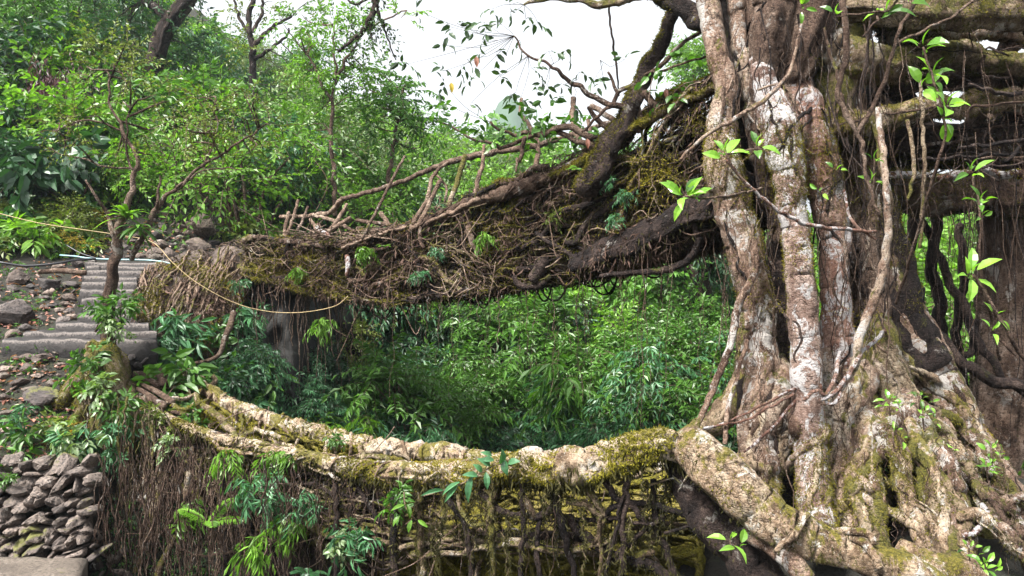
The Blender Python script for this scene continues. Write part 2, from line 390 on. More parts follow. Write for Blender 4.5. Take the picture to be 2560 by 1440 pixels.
def soilmat():
    m, nt, out = nmat('forest_soil')
    g = nd(nt, 'ShaderNodeNewGeometry'); co = g.outputs['Position']
    n = noise(nt, co, 1.2, 9, .7); n5 = noise(nt, co, 16, 6, .7)
    c = ramp(nt, n, [(.3, (.006, .006, .004)), (.5, (.020, .016, .010)), (.62, (.025, .035, .010)), (.8, (.05, .04, .028))])
    c = mix(nt, ramp(nt, n5, [(.4, (1, 1, 1)), (.55, (0, 0, 0))]), c, (.012, .012, .008))
    b = nd(nt, 'ShaderNodeBsdfPrincipled'); lk(nt, c, b.inputs['Base Color']); b.inputs['Roughness'].default_value = .95
    bp = nd(nt, 'ShaderNodeBump'); bp.inputs['Distance'].default_value = .1
    lk(nt, math_(nt, 'ADD', n, n5), bp.inputs['Height']); lk(nt, bp.outputs[0], b.inputs['Normal']); lk(nt, b.outputs[0], out.inputs[0])
    return m
M_['soil'] = soilmat()

# ------------------------------------------------------------------ terrain
AN = [(100, 1395, 9.2), (-300, 1400, 9.2), (120, 1175, 9.95), (-300, 1160, 10), (30, 1060, 10.8), (-400, 1000, 11), (60, 905, 11.7), (200, 890, 11.95), (360, 890, 11.9),
 (200, 800, 13.2), (-100, 780, 13), (280, 665, 15.8), (470, 650, 16.6), (380, 705, 14.6), (430, 545, 18), (0, 655, 15), (-300, 640, 15), (0, 560, 17), (200, 600, 17),
 (480, 800, 13.9), (530, 930, 13.3), (560, 640, 15.6), (600, 760, 16), (700, 860, 17), (760, 1010, 14.6), (560, 1040, 12.8), (380, 1080, 12.0),
 (300, 350, 23), (100, 300, 23), (150, 120, 28), (-300, 200, 24), (-300, -100, 30), (180, -60, 36), (600, 420, 24), (520, 225, 34), (640, 330, 34), (760, 400, 34), (0, 380, 21),
 (880, 1110, 14), (1120, 1140, 14.2), (1400, 1140, 14.5), (1000, 900, 17.5), (1300, 870, 19), (1550, 840, 20), (1000, 700, 22), (1300, 680, 24), (1650, 700, 25),
 (900, 545, 31), (1200, 540, 38), (1500, 545, 42), (1800, 550, 46), (1750, 1030, 15.5), (2050, 1000, 16), (2450, 1000, 18), (2500, 680, 34), (2900, 680, 30), (2700, 1200, 11),
 (250, 1480, 9.6), (600, 1500, 9.5), (900, 1500, 9), (1300, 1560, 8.2), (1600, 1560, 7.4), (1900, 1520, 7), (2300, 1500, 6.6), (2600, 1420, 6.8), (2200, 1250, 8.6), (2500, 1180, 9.2), (1850, 1230, 8.5)]
APT = [P(*a) for a in AN]+[np.array(p, float) for p in [(0, -3, 2.3), (-3, 1, 1.6), (3, 1, 1.8), (0, 2, 1.7), (0, 4.5, .2), (-5, 5, .2), (5, 4, 1.2), (9, 7, 2.4), (-12, 4, 2.), (-34, 60, 34), (-8, 70, 11), (8, 90, 9), (40, 90, 9), (-60, 20, 34), (60, 60, 8), (50, 10, 8), (-60, -10, 24), (40, -20, 12)]]
APT = np.array(APT)
def _phi(r): return np.sqrt(r*r+1.2)
_K = _phi(np.linalg.norm(APT[:, None, :2]-APT[None, :, :2], axis=-1))+np.eye(len(APT))*-.06
_A = np.block([[_K, np.ones((len(APT), 1)), APT[:, :2]], [np.ones((1, len(APT))), np.zeros((1, 3))], [APT[:, :2].T, np.zeros((2, 3))]])
_W = np.linalg.solve(_A, np.concatenate([APT[:, 2], np.zeros(3)]))
def H0(x, y):
    x = np.asarray(x, float); y = np.asarray(y, float)
    sh = x.shape; q = np.stack([x.ravel(), y.ravel()], 1); o = np.zeros(len(q))
    for i in range(0, len(q), 20000):
        b = q[i:i+20000]; r = np.linalg.norm(b[:, None]-APT[None, :, :2], axis=-1)
        o[i:i+20000] = _phi(r)@_W[:-3]+_W[-3]+b@_W[-2:]
    far = np.clip((np.hypot(q[:, 0], q[:, 1]-20)-70)/60, 0, 1); far = far*far*(3-2*far)
    hill = 8+6*np.sin(q[:, 0]*.011+1.)*np.sin(q[:, 1]*.009)+np.clip(-q[:, 0]-20, 0, 120)*.35
    p3 = np.stack([q[:, 0], q[:, 1], q[:, 0]*0], 1)
    o = o*(1-far)+hill*far
    am = 1-.9*np.clip(1.4-np.hypot((q[:, 0]+7)/3.2, (q[:, 1]-12.5)/5.), 0, 1)
    o = o+am*(.22*vnoise(p3*.55, 3)+.10*vnoise(p3*1.4, 4))-.10*(1-am)
    return o.reshape(sh)
_HX, _HY = np.arange(-60, 60.01, .3), np.arange(-12, 90.01, .3)
_HG = H0(*np.meshgrid(_HX, _HY, indexing='ij'))
def H(x, y):   # bilinear lookup in a fine grid of H0
    x = np.asarray(x, float); y = np.asarray(y, float); a = np.clip((x+60)/.3, 0, len(_HX)-1.001); b = np.clip((y+12)/.3, 0, len(_HY)-1.001)
    i = a.astype(int); j = b.astype(int); f = a-i; g = b-j
    return (_HG[i, j]*(1-f)+_HG[i+1, j]*f)*(1-g)+(_HG[i, j+1]*(1-f)+_HG[i+1, j+1]*f)*g
def hit(px, py, d0=4., d1=75.):
    ds = np.concatenate([np.arange(d0, 30, .12), np.arange(30, d1, .5)])
    pts = np.stack([(px-1280.)/F*ds, ds, CZ-(py-720.)/F*ds], 1)
    below = pts[:, 2] <= H(pts[:, 0], pts[:, 1])
    if not below.any(): return None
    i = int(np.argmax(below)); p = pts[i].copy(); p[2] = H(p[0:1], p[1:2])[0]; return p
def hits(px, py, d0=5., d1=75.):
    ds = np.concatenate([np.arange(d0, 30, .15), np.arange(30, d1, .6)])
    X = (px[:, None]-1280.)/F*ds; Z = CZ-(py[:, None]-720.)/F*ds; Y = np.broadcast_to(ds, X.shape)
    b = Z <= H(X, Y); ok = b.any(1); i = np.argmax(b, 1)
    j = np.arange(len(px)); out = np.stack([X[j, i], Y[j, i], Z[j, i]], 1); out[:, 2] = H(out[:, 0], out[:, 1])
    return out[ok]
def terrain():
    gx = np.concatenate([np.linspace(-420, -46, 34), np.arange(-44, 44, .45), np.linspace(46, 420, 34)])
    gy = np.concatenate([np.linspace(-300, -22, 20), np.arange(-20, 70, .45), np.linspace(72, 520, 40)])
    X, Y = np.meshgrid(gx, gy); Z = H0(X, Y)
    n, m = X.shape; i = np.arange(n-1)[:, None]*m; j = np.arange(m-1)[None]
    mb = MB(); mb.add(np.stack([X, Y, Z], -1).reshape(-1, 3), np.stack([i+j, i+j+1, i+m+j+1, i+m+j], -1).reshape(-1, 4))
    o = mb.build('ground', M_['soil']); tag(o, 'steep wet forest ground of the stream valley', kind='structure')
terrain()
# ------------------------------------------------------------------ shrubs, ferns, bamboo: one prototype of each kind, copied
SP = {  # kind: material, clumps, clump radius, twigs/clump, twig length, leaves, L, W, kwargs
 'bright': ('bright', 13, .42, 22, .42, 9, 0.12, 0.06, dict(droop=.3, hang=.15)),
 'mid':    ('mid', 13, .42, 23, .40, 9, 0.11, 0.052, dict(droop=.3, hang=.2)),
 'dark':   ('dark', 11, .42, 21, .42, 8, 0.155, 0.066, dict(droop=.4, hang=.4)),
 'teal':   ('teal', 14, .40, 24, .45, 10, 0.135, 0.04, dict(droop=.6, hang=.5)),
 'grey':   ('grey', 14, .40, 20, .40, 9, 0.085, 0.042, dict(droop=.2, hang=.1)),
 'olive':  ('olive', 13, .40, 20, .45, 9, 0.09, 0.042, dict(droop=.3, hang=.1)),
 'small':  ('bright', 15, .38, 24, .38, 10, 0.072, 0.036, dict(droop=.2, hang=.1)),
 'bigleaf': ('dark', 9, .40, 8, .45, 6, .30, .17, dict(droop=.4, hang=.5, tm=TC)),
 'compound': ('mid', 10, .40, 8, .75, 18, .16, .055, dict(droop=.35, hang=.25, ang=1.15, flat=.85)),
 'hmid': ('mid', 6, .30, 4, .45, 5, .42, .17, dict(droop=.3, hang=.3, tm=TC)),
 'hbright': ('bright', 6, .30, 4, .45, 5, .40, .15, dict(droop=.3, hang=.3, tm=TC)),
 'hteal': ('teal', 7, .32, 4, .55, 6, .46, .11, dict(droop=.6, hang=.6, tm=TC)),
 'hgrass': ('bright', 6, .30, 5, .6, 6, .50, .075, dict(droop=.9, hang=.9)),
 'hgrey': ('grey', 7, .34, 4, .45, 5, .32, .17, dict(droop=.3, hang=.3, tm=TC)),
 'holive': ('olive', 7, .34, 5, .5, 5, .32, .13, dict(droop=.4, hang=.3)),
 'yellow': ('yellow', 9, .35, 16, .35, 9, .09, .04, dict(droop=.3)),
}
def dome(rng, K, wide=1., tall=1.):
    d = sphere_dirs(rng, K, .8); d[:, 2] = np.abs(d[:, 2])
    r = .35+.5*rng.random(K)**.7
    return np.stack([d[:, 0]*r*.95*wide, d[:, 1]*r*.95*wide, .35+d[:, 2]*r*1.05*tall], 1)
def make_shrub(kind, seed, name='shrub'):
    if kind[0] == 'h': name = 'small_plant'
    m, K, cr_, ntw, Ln, nl, L, W, kw = SP[kind]; rng = rg(seed)
    root = thing(name, None, name.replace('_', ' '), (0, 0, 0))
    C = dome(rng, K); rr = cr_*(.6+.7*rng.random(K))
    ml, ms = MB(), MB()
    clump_leaves(ml, rng, C, rr, ntw, Ln, nl, L, W, mbs=ms, tr=.005, **kw)
    for c, r in zip(C, rr):
        mid = c*np.array([.45, .45, .5])+rng.normal(size=3)*.06
        tube(ms, [[c[0]*.12, c[1]*.12, -.35, .022], [*mid, .015], [*c, .007]], 5, .1, .09, int(seed*31+c[0]*999) & 0xffff)
    ml.build('crown', L_[m], root, smooth=False); ms.build('stem', M_['brown'], root)
    return root
def make_fern(kind, seed, nf=11, Lf=.9, name='fern', nl=22, L=.16, W=.042, arch=.55):
    rng = rg(seed); root = thing(name, None, 'fern', (0, 0, 0))
    az = np.arange(nf)*2*math.pi/nf+rng.normal(size=nf)*.25; el = .55+.45*rng.random(nf)
    D = np.stack([np.cos(az)*np.cos(el), np.sin(az)*np.cos(el), np.sin(el)], 1)
    ml, ms = MB(), MB(); nl2 = nl*2; M = nf
    u = (np.arange(nl)+1.)/nl; ln = Lf*(.7+.5*rng.random(M))
    C = D[:, None]*(ln[:, None]*u)[..., None]; C[..., 2] -= arch*ln[:, None]*u*u*1.1
    T = D[:, None]*np.ones((1, nl, 1)); T[..., 2] -= 2.2*arch*u; T = unit(T)
    S = unit(np.cross(T, np.array([0, 0, 1.]))); up = np.cross(S, T)
    for sg in (-1, 1):
        ld = T*.45+S*sg-up*.15+rng.normal(size=T.shape)*.08
        prof = np.sin(np.clip(u*.93+.07, 0, 1)*math.pi)**.6
        leaves(ml, C.reshape(-1, 3), ld.reshape(-1, 3), (up+rng.normal(size=T.shape)*.1).reshape(-1, 3), (L*prof*np.ones((M, 1))).ravel(), W, np.repeat(rng.random(M), nl), TA)
    Q = np.concatenate([np.zeros((M, 1, 3)), C[:, ::3]], 1)
    strands(ms, Q, np.linspace(.007, .002, Q.shape[1])[None]*np.ones((M, 1)), 4, rng=rng)
    ml.build('frond', L_[kind], root, smooth=False); ms.build('stem', M_['brown'], root)
    return root
def make_bamboo(kind, seed, name='bamboo_clump'):
    rng = rg(seed); root = thing(name, None, 'bamboo', (0, 0, 0)); ml, ms = MB(), MB()
    n = 12; az = rng.random(n)*6.28; le = .5+.4*rng.random(n)
    base = np.stack([np.cos(az)*.15, np.sin(az)*.15, np.full(n, -.3)], 1)
    D = unit(np.stack([np.cos(az)*le, np.sin(az)*le, np.full(n, 1.2)], 1)); ln = 1.5+.9*rng.random(n)
    u = np.linspace(0, 1, 9); Q = base[:, None]+D[:, None]*(ln[:, None]*u)[..., None]; Q[..., 2] -= .5*ln[:, None]*u**2.4
    strands(ms, Q, (.012*(1-.75*u))[None]*np.ones((n, 1)), 5, rng=rng)
    k = rng.integers(2, 9, n*22); c = np.repeat(np.arange(n), 22)
    S = Q[c, k]+rng.normal(size=(len(c), 3))*.05; Dt = rng.normal(size=(len(c), 3)); Dt[:, 2] = Dt[:, 2]*.5-.25
    twigs(ml, rng, S, Dt, .3+.2*rng.random(len(c)), 8, .19, .030, droop=.5, ang=.55, hang=.55, mbs=ms, tr=.003, tbase=np.clip(rng.random(n)[c]*.7+rng.random(len(c))*.3, 0, 1))
    ml.build('leaves', L_[kind], root, smooth=False); ms.build('stem', M_['brown'], root)
    return root
_proto = {}
def dead_stems(label, px, py, n, h, seed):
    p = hit(px, py); rng = rg(seed); root = thing('dead_shrub', label, 'shrub', p); ms = MB()
    D = rng.normal(size=(n, 3))*.35; D[:, 2] = 1.; D = unit(D); ln = h*(.5+.7*rng.random(n)); u = np.linspace(0, 1, 8)
    Q = (p+rng.normal(size=(n, 3))*[.12, .12, .02])[:, None]+D[:, None]*(ln[:, None]*u)[..., None]; Q += np.cumsum(rng.normal(size=Q.shape)*.012, axis=1); Q[..., 2] -= .12*ln[:, None]*u**2
    strands(ms, Q, .011*(1-.7*u)[None]*np.ones((n, 1)), 4, rng=rng)
    k = rng.integers(3, 8, n*4); c = np.repeat(np.arange(n), 4); E = rng.normal(size=(n*4, 3))*.5; E[:, 2] = np.abs(E[:, 2]); B = Q[c, k][:, None]+E[:, None]*(np.linspace(0, .5, 5))[:, None]
    strands(ms, B, .005*np.ones((n*4, 5)), 3, rng=rng); ms.build('stem', M_['stick'], root)
def proto(kind):
    if kind not in _proto:
        mk = []
        for s in range(3 if kind in ('bright', 'mid', 'teal', 'dark') else 2):
            sd = sum(map(ord, kind))*10+s
            if kind.startswith('fern'): mk.append(make_fern({'fern': 'teal', 'fernb': 'bright', 'ferny': 'yellow', 'fernd': 'dark'}[kind], sd))
            elif kind.startswith('bamboo'): mk.append(make_bamboo({'bamboo': 'teal', 'bamboob': 'mid', 'bambooy': 'bright'}[kind], sd))
            else: mk.append(make_shrub(kind, sd))
        _proto[kind] = [mk, [False]*len(mk)]
    return _proto[kind]
def plant(kind, loc, s, rng, label, group, tilt=.15, squash=1.):
    mk, used = proto(kind); i = int(rng.integers(len(mk)))
    rz = rng.random()*6.28; tl = tuple((rng.normal(size=2)*tilt).tolist())
    if not used[i]:
        used[i] = True; r = mk[i]
        r.location = [float(c) for c in loc]; r.rotation_euler = (*tl, rz); r.scale = (s, s, s*squash); tag(r, label, None, group); return r
    return dup(mk[i], loc, rz, s, label, group, tl, squash)
NOUN = {'bright': 'bright broad leaved bush', 'mid': 'mid green bush', 'dark': 'dark drooping bush', 'teal': 'bluish narrow leaved bush', 'grey': 'grey green bush',
        'olive': 'olive green sparse bush', 'small': 'bright small leaved bush', 'hmid': 'low green plant with broad leaves', 'hbright': 'low bright green plant with broad leaves', 'hteal': 'low bluish plant with long leaves', 'bigleaf': 'dark very large leaved bush', 'compound': 'feathery leaved bush', 'yellow': 'yellowing bush', 
        'fern': 'blue green arching fern', 'fernb': 'bright green arching fern', 'ferny': 'yellow withered fern', 'fernd': 'dark arching fern', 'bamboo': 'blue green bamboo clump', 'bamboob': 'green bamboo clump', 'bambooy': 'light green bamboo clump'}
def scatter(box, n, kinds, size, where, group, seed, dmin=.55, avoid=None, squash=1.):
    """plants growing on the slope seen through a window of the view; spacing keeps them apart"""
    rng = rg(seed); x0, y0, x1, y1 = box; got = []
    names = list(kinds); w = np.array([kinds[k] for k in names], float); w /= w.sum()
    tries = 0
    while len(got) < n and tries < n*12:
        tries += 1
        px, py = x0+(x1-x0)*rng.random(), y0+(y1-y0)*rng.random()
        if avoid and avoid(px, py): continue
        p = hit(px, py)
        if p is None: continue
        s = size[0]+(size[1]-size[0])*rng.random()
        if any(np.hypot(*(p[:2]-q[:2])) < dmin*s for q in got): continue
        got.append(p); k = names[int(rng.choice(len(names), p=w))]
        plant(k, p-np.array([0, 0, .05]), s, rng, f'{NOUN[k]} {where}', f'{NOUN[k]} {group}', squash=squash)
def carpet(name, label, boxes, n, mats, seed, L=.13, W=.055, Ln=.4, nl=7, lift=.25, hang=.3, avoid=None):
    rng = rg(seed)
    for mi, mk in enumerate(mats):
        ml, ms = MB(), MB()
        for (x0, y0, x1, y1, wt) in boxes:
            k = int(n*wt/len(mats)); px = x0+(x1-x0)*rng.random(k); py = y0+(y1-y0)*rng.random(k)
            if avoid is not None:
                ok = ~avoid(px, py); px, py = px[ok], py[ok]
            S = hits(px, py)
            if len(S) == 0: continue
            S[:, 2] += lift*rng.random(len(S))-.03
            p3 = S*np.array([.8, .8, .8]); tb = np.clip(.5+.5*vnoise(p3, seed+mi)+.15*rng.normal(size=len(S)), 0, 1)
            sc2 = np.clip(S[:, 1]/14., .7, 2.2)
            for a, b in ((0, 1.1), (1.1, 1.6), (1.6, 3)):
                f = (sc2 >= a) & (sc2 < b)
                if not f.any(): continue
                q = sc2[f].mean(); D = rng.normal(size=(f.sum(), 3)); D[:, 2] = np.abs(D[:, 2])*.6+.3; D[:, 1] -= .5
                twigs(ml, rng, S[f], D, Ln*q*(.6+.8*rng.random(f.sum())), nl, L*q, W*q, droop=.45, hang=hang, tbase=tb[f], mbs=ms, tr=.004*q)
        o = ml.build('undergrowth', L_[mk], smooth=False); tag(o, label[mi], kind='stuff')
        o2 = ms.build('stem', M_['brown'], o); tag(o2, kind='stuff')
# ------------------------------------------------------------------ planting the slopes
def av_left(px, py):   # stair, rock heap and wall stay clear
    px = np.asarray(px); py = np.asarray(py)
    a = (px > 0) & (px < 420) & (py > 640) & (py < 1420)
    b = (px > 230) & (px < 580) & (py > 520) & (py < 680)
    c = (px > 350) & (px < 560) & (py > 470) & (py < 680)
    return a | b | c
scatter((-120, 60, 260, 380), 26, {'mid': 3, 'bright': 2, 'olive': 1, 'grey': 1, 'dark': 3, 'bigleaf': 1, 'compound': 1}, (1.1, 2.2), 'high on the left slope under the trees', 'on the left slope', 11, avoid=av_left)
scatter((200, 150, 760, 470), 40, {'bright': 3, 'mid': 4, 'small': 3, 'olive': 1, 'teal': 2, 'grey': 1, 'dark': 3, 'compound': 1}, (1.2, 2.2), 'on the sunlit slope above the stone stairs', 'above the stairs', 12, avoid=av_left)
scatter((-120, 380, 230, 560), 14, {'bigleaf': 3, 'dark': 3, 'teal': 1}, (.9, 1.4), 'at the left edge of the picture above the black hose', 'left of the stairs', 13)
scatter((-120, 540, 200, 650), 16, {'hmid': 2, 'hbright': 1, 'olive': 2, 'fernb': 1}, (.4, .75), 'low beside the black hose left of the stairs', 'low left of the stairs', 14)
scatter((230, 420, 640, 530), 22, {'mid': 2, 'olive': 2, 'dark': 1, 'bright': 2}, (.6, 1.1), 'between the rock heap and the slope above', 'above the rock heap', 15, avoid=av_left)
scatter((600, 400, 1250, 620), 40, {'bright': 4, 'small': 2, 'mid': 3, 'compound': 2, 'grey': 2, 'teal': 1}, (1.4, 2.6), 'on the far bank behind the upper bridge', 'behind the upper bridge', 16)
scatter((1250, 400, 1900, 620), 34, {'bright': 4, 'small': 2, 'mid': 2, 'grey': 3}, (1.8, 3.2), 'far behind the upper bridge near the fig tree', 'far behind the upper bridge', 17)
scatter((820, 740, 1330, 1130), 48, {'bamboob': 4, 'teal': 2, 'dark': 3, 'bamboo': 4, 'mid': 3, 'fern': 3, 'small': 1, 'olive': 1, 'bigleaf': 1, 'compound': 2, 'fernd': 2}, (.7, 1.8), 'in the middle of the slope between both bridges', 'between the bridges', 18)
scatter((1360, 680, 1720, 1000), 34, {'bright': 4, 'bambooy': 4, 'small': 2, 'mid': 3, 'teal': 1, 'bamboob': 2, 'compound': 3, 'bigleaf': 1}, (.9, 2.), 'on the bright part of the slope between the bridges', 'bright slope between the bridges', 19)
scatter((1250, 980, 1760, 1140), 24, {'teal': 3, 'compound': 3, 'fern': 4, 'bamboo': 2, 'mid': 1, 'fernd': 2}, (.8, 1.5), 'just behind the lower bridge near the fig tree', 'behind the lower bridge', 20)
scatter((1600, 700, 1950, 1080), 24, {'teal': 5, 'mid': 2, 'small': 2, 'bamboo': 2}, (1., 1.6), 'beside the left edge of the fig tree trunk', 'beside the fig tree', 21)
scatter((580, 960, 840, 1070), 14, {'dark': 3, 'teal': 2, 'fernd': 2}, (.45, .8), 'in the dark hollow under the upper bridge', 'in the hollow under the upper bridge', 22)
scatter((400, 880, 640, 1080), 16, {'hteal': 2, 'teal': 1, 'fern': 1, 'hmid': 2}, (.35, .7), 'under the mossy bank beside the lower bridge', 'under the mossy bank', 23)
scatter((2150, 540, 2700, 1150), 34, {'bright': 4, 'small': 3, 'mid': 2, 'compound': 1}, (1.2, 2.4), 'in the light behind the fig tree roots', 'behind the fig tree', 24)
ry = rg(31)
for i, (px, py, s, k) in enumerate([(215, 575, .5, 'ferny'), (240, 612, .45, 'ferny'), (180, 640, .42, 'yellow'), (250, 570, .3, 'yellow'), (60, 600, .4, 'ferny'), (150, 625, .35, 'ferny'), (690, 520, .6, 'yellow'), (30, 590, .4, 'yellow')]):
    p = hit(px, py)
    plant(k, p, s, ry, f'{NOUN[k]} among the green plants near the black hose', f'{NOUN[k]} near the stairs')
for (px, py, s, k, lb) in [(1130, 1110, 1.2, 'fernb', 'large bright green fern behind the middle of the lower bridge'), (1300, 1090, 1.25, 'fern', 'large blue green fern behind the lower bridge rail'),
                           (890, 1090, 1.0, 'bambooy', 'light green bamboo with long leaves behind the far handrail'), (1420, 1080, 1.2, 'fern', 'blue green fern right of the largest fern behind the rail'),
                           (620, 830, .45, 'hteal', 'young bushy plant under the upper bridge at the mossy bank'), (590, 980, .45, 'hteal', 'leafy plant growing below the brown curved root'),
                           (450, 905, .35, 'hmid', 'small leafy bush right of the stair foot')]:
    plant(k, hit(px, py), s, ry, lb, None)
# leaf litter level plants nobody could count
carpet('undergrowth', ['low yellowish green plants covering the left slope', 'low green plants covering the left slope'],
       [(-150, 50, 760, 560, .8), (-150, 540, 230, 660, .12), (560, 380, 1300, 640, .45)], 8000, ['olive', 'mid'], 41, avoid=av_left)
carpet('undergrowth', ['low blue green plants covering the slope between the bridges', 'low dark plants covering the slope between the bridges'],
       [(380, 960, 900, 1130, .2), (860, 700, 1950, 1150, .75)], 5200, ['teal', 'dark'], 42, L=.16, W=.05, hang=.5)
carpet('undergrowth', ['low dark plants and moss under the left half of the lower bridge', 'scattered green plants under the left half of the lower bridge'], [(225, 1290, 1150, 1500, .8)], 1700, ['dark', 'mid'], 44, L=.07, W=.03, Ln=.2, lift=.12)
carpet('undergrowth', ['low bright plants covering the far ground behind the fig tree'],
       [(2100, 500, 2700, 1200, .5), (1250, 380, 1900, 620, .4)], 5000, ['bright'], 43)

# ------------------------------------------------------------------ individual trees
def tree(name, label, paths, ell, kind, seed, barkm='brown', ntw=14, Ln=.6, nl=9, L=.14, W=.065, cl=.5, group=None, k=9, **kw):
    """trunk and limbs as tubes, crown of leafy clumps gathered on small branches"""
    rng = rg(seed); tr = MB(); pts = []
    base = PP([paths[0][0]])[0]
    root = thing(name, label, 'tree', base[:3], group)
    for i, pt in enumerate(paths):
        X, r = tube(tr, PP(pt), k, .16, None, seed+i, wob=.05); pts.append(X)
    pts = np.concatenate(pts); ml, ms = MB(), MB()
    C, Rr = [], []
    for (px, py, d, rx, ry_, n) in ell:
        for _ in range(n):
            o = rng.normal(size=3)*.5
            C.append(P(px+o[0]*rx, py+o[1]*ry_, d+o[2]*rx/F*d)); Rr.append(cl*(.6+.8*rng.random()))
    C = np.array(C); Rr = np.array(Rr)
    clump_leaves(ml, rng, C, Rr, ntw, Ln, nl, L, W, mbs=ms, tr=.006, **kw)
    br = MB()
    for c in C:
        i = int(np.argmin(np.linalg.norm(pts-c, axis=1)+rng.random(len(pts))*.6)); a = pts[i]
        dd = np.linalg.norm(c-a); m = (a+c)/2+rng.normal(size=3)*.12*dd+np.array([0, 0, .08*dd])
        tube(br, [[*a, .012+.008*dd], [*m, .010+.005*dd], [*c, .006]], 5, .1, .12, int(rng.integers(1e6)), wob=.03)
    tr.build('trunk', M_[barkm], root); br.build('branch', M_[barkm], root)
    ml.build('crown', L_[kind], root, smooth=False); tag(ms.build('twig', M_['brown'], root), kind='stuff')
    return root
tree('tree', 'leaning dark trunk wrapped in vines at the top of the left slope',
     [[(370, 260, 24, 26), (385, 170, 24, 24), (400, 105, 24, 23), (430, 50, 24, 22), (468, 0, 24, 21), (520, -90, 24, 19)], [(392, 140, 23.8, 5), (420, 60, 23.7, 5), (458, 10, 23.7, 5)], [(430, 50, 24, 12), (330, -20, 25, 9), (260, -70, 25, 6)]],
     [(455, 130, 24.5, 50, 60, 6), (290, 60, 26, 120, 60, 16), (380, -50, 25, 170, 50, 12)], 'dark', 51, 'dark', ntw=15, Ln=.7, L=.19, W=.07, cl=.7)
tree('tree', 'bare twisted tree against the white sky above the left slope',
     [[(640, 300, 30, 10), (632, 190, 30, 9), (630, 110, 30, 8), (622, 50, 30, 7), (640, -40, 30, 6)], [(630, 120, 30, 7), (660, 85, 30, 5), (690, 60, 30, 4), (730, 40, 30, 3)], [(628, 100, 30, 5), (600, 50, 30, 4), (585, 0, 30, 3)], [(635, 150, 30, 5), (680, 120, 30, 4), (715, 90, 30, 3), (722, 70, 30, 2)], [(632, 80, 30, 5), (655, 30, 30, 4), (660, -30, 30, 3)]],
     [(600, 20, 30, 50, 40, 4), (700, 40, 30, 60, 40, 4), (600, 120, 30, 40, 30, 5), (720, 190, 30, 50, 40, 4)], 'olive', 52, 'dark', ntw=5, Ln=.5, L=.14, W=.07, cl=.4)
tree('tree', 'slender tree with yellow green crown behind the left end of the upper bridge',
     [[(838, 540, 20, 6), (832, 420, 20, 5.5), (826, 330, 20, 5), (834, 240, 20, 3.5), (840, 160, 20, 3), (830, 60, 20, 2)], [(832, 260, 20, 4), (790, 180, 20, 3), (760, 120, 20, 2)], [(836, 200, 20, 4), (890, 110, 20, 3), (930, 50, 20, 2.5)]],
     [(820, 70, 20, 100, 50, 13), (770, 160, 20, 70, 50, 11), (880, 180, 20.5, 60, 70, 9), (810, 290, 20.5, 60, 50, 7), (900, 50, 20, 50, 40, 4)], 'bright', 53, ntw=7, Ln=.5, L=.13, W=.065, cl=.36)
tree('tree', 'thin tree with dark feathery leaves left of the misty mountain',
     [[(968, 470, 22, 6), (985, 350, 22, 5), (1000, 280, 22, 4), (1008, 220, 22, 3)]],
     [(1000, 240, 22, 60, 50, 10), (960, 320, 22, 60, 40, 8), (1035, 320, 22, 50, 40, 6), (930, 230, 22, 50, 40, 4)], 'mid', 54, ntw=4, Ln=.85, nl=16, L=.20, W=.075, cl=.45, flat=.8, ang=1.1, hang=.35)
tree('tree', 'slim mossy tree growing beside the stone stairs',
     [[(268, 900, 11.6, 18.7), (270, 800, 11.6, 15.8), (278, 720, 11.6, 15.1), (288, 640, 11.6, 13.0), (296, 580, 11.6, 12.2)], [(296, 580, 11.6, 10.1), (325, 510, 11.6, 7.9), (340, 440, 11.7, 6.5), (342, 395, 11.7, 5.0), (310, 325, 11.8, 4.3), (268, 255, 11.8, 2.9), (285, 160, 11.8, 2.2)],
      [(292, 600, 11.6, 7.2), (282, 560, 11.6, 5.8), (268, 530, 11.6, 4.3), (240, 495, 11.5, 3.6), (215, 450, 11.5, 2.2)],
      [(330, 650, 11.7, 6.5), (350, 600, 11.7, 6.5), (372, 560, 11.8, 5.8), (392, 520, 11.8, 5.8), (440, 470, 11.9, 4.3), (510, 415, 12, 3.6), (580, 370, 12, 2.9), (650, 320, 12, 2.2)], [(392, 520, 11.8, 4.3), (402, 470, 11.8, 2.9), (400, 440, 11.8, 2.2)],
      [(440, 470, 11.9, 2.9), (530, 420, 12, 2.2), (600, 425, 12, 1.4)], [(510, 415, 12, 2.9), (545, 330, 12.1, 2.2), (530, 250, 12.1, 1.4)], [(340, 440, 11.7, 2.9), (315, 380, 11.7, 2.9), (325, 250, 11.7, 1.4)], [(310, 325, 11.8, 2.9), (200, 300, 11.7, 2.2), (130, 330, 11.6, 1.4)], [(330, 420, 11.7, 2.9), (240, 410, 11.6, 2.2), (120, 370, 11.5, 1.4)]],
     [(280, 200, 11.8, 80, 60, 8), (430, 300, 11.9, 120, 70, 11), (560, 320, 12, 100, 70, 10), (180, 330, 11.7, 90, 60, 7), (350, 400, 11.8, 80, 50, 4), (640, 370, 12, 50, 40, 4)], 'olive', 55, 'brown', ntw=6, Ln=.34, nl=7, L=.062, W=.030, cl=.24)
tree('tree', 'dark trunk in the shade between the bridges left of the fig tree',
     [[(1760, 960, 18, 30), (1750, 850, 18, 30), (1745, 740, 18, 34), (1740, 640, 18, 34), (1760, 520, 18, 30)], [(1745, 700, 18, 14), (1790, 640, 18, 10), (1850, 600, 18, 7)], [(1760, 940, 16.5, 10), (1800, 860, 16.5, 8), (1840, 830, 16.5, 6)]],
     [(1720, 640, 18, 80, 40, 10), (1800, 660, 18, 70, 50, 10), (1680, 560, 19, 80, 50, 8)], 'dark', 56, 'dark', ntw=12, L=.2, W=.06, cl=.5)
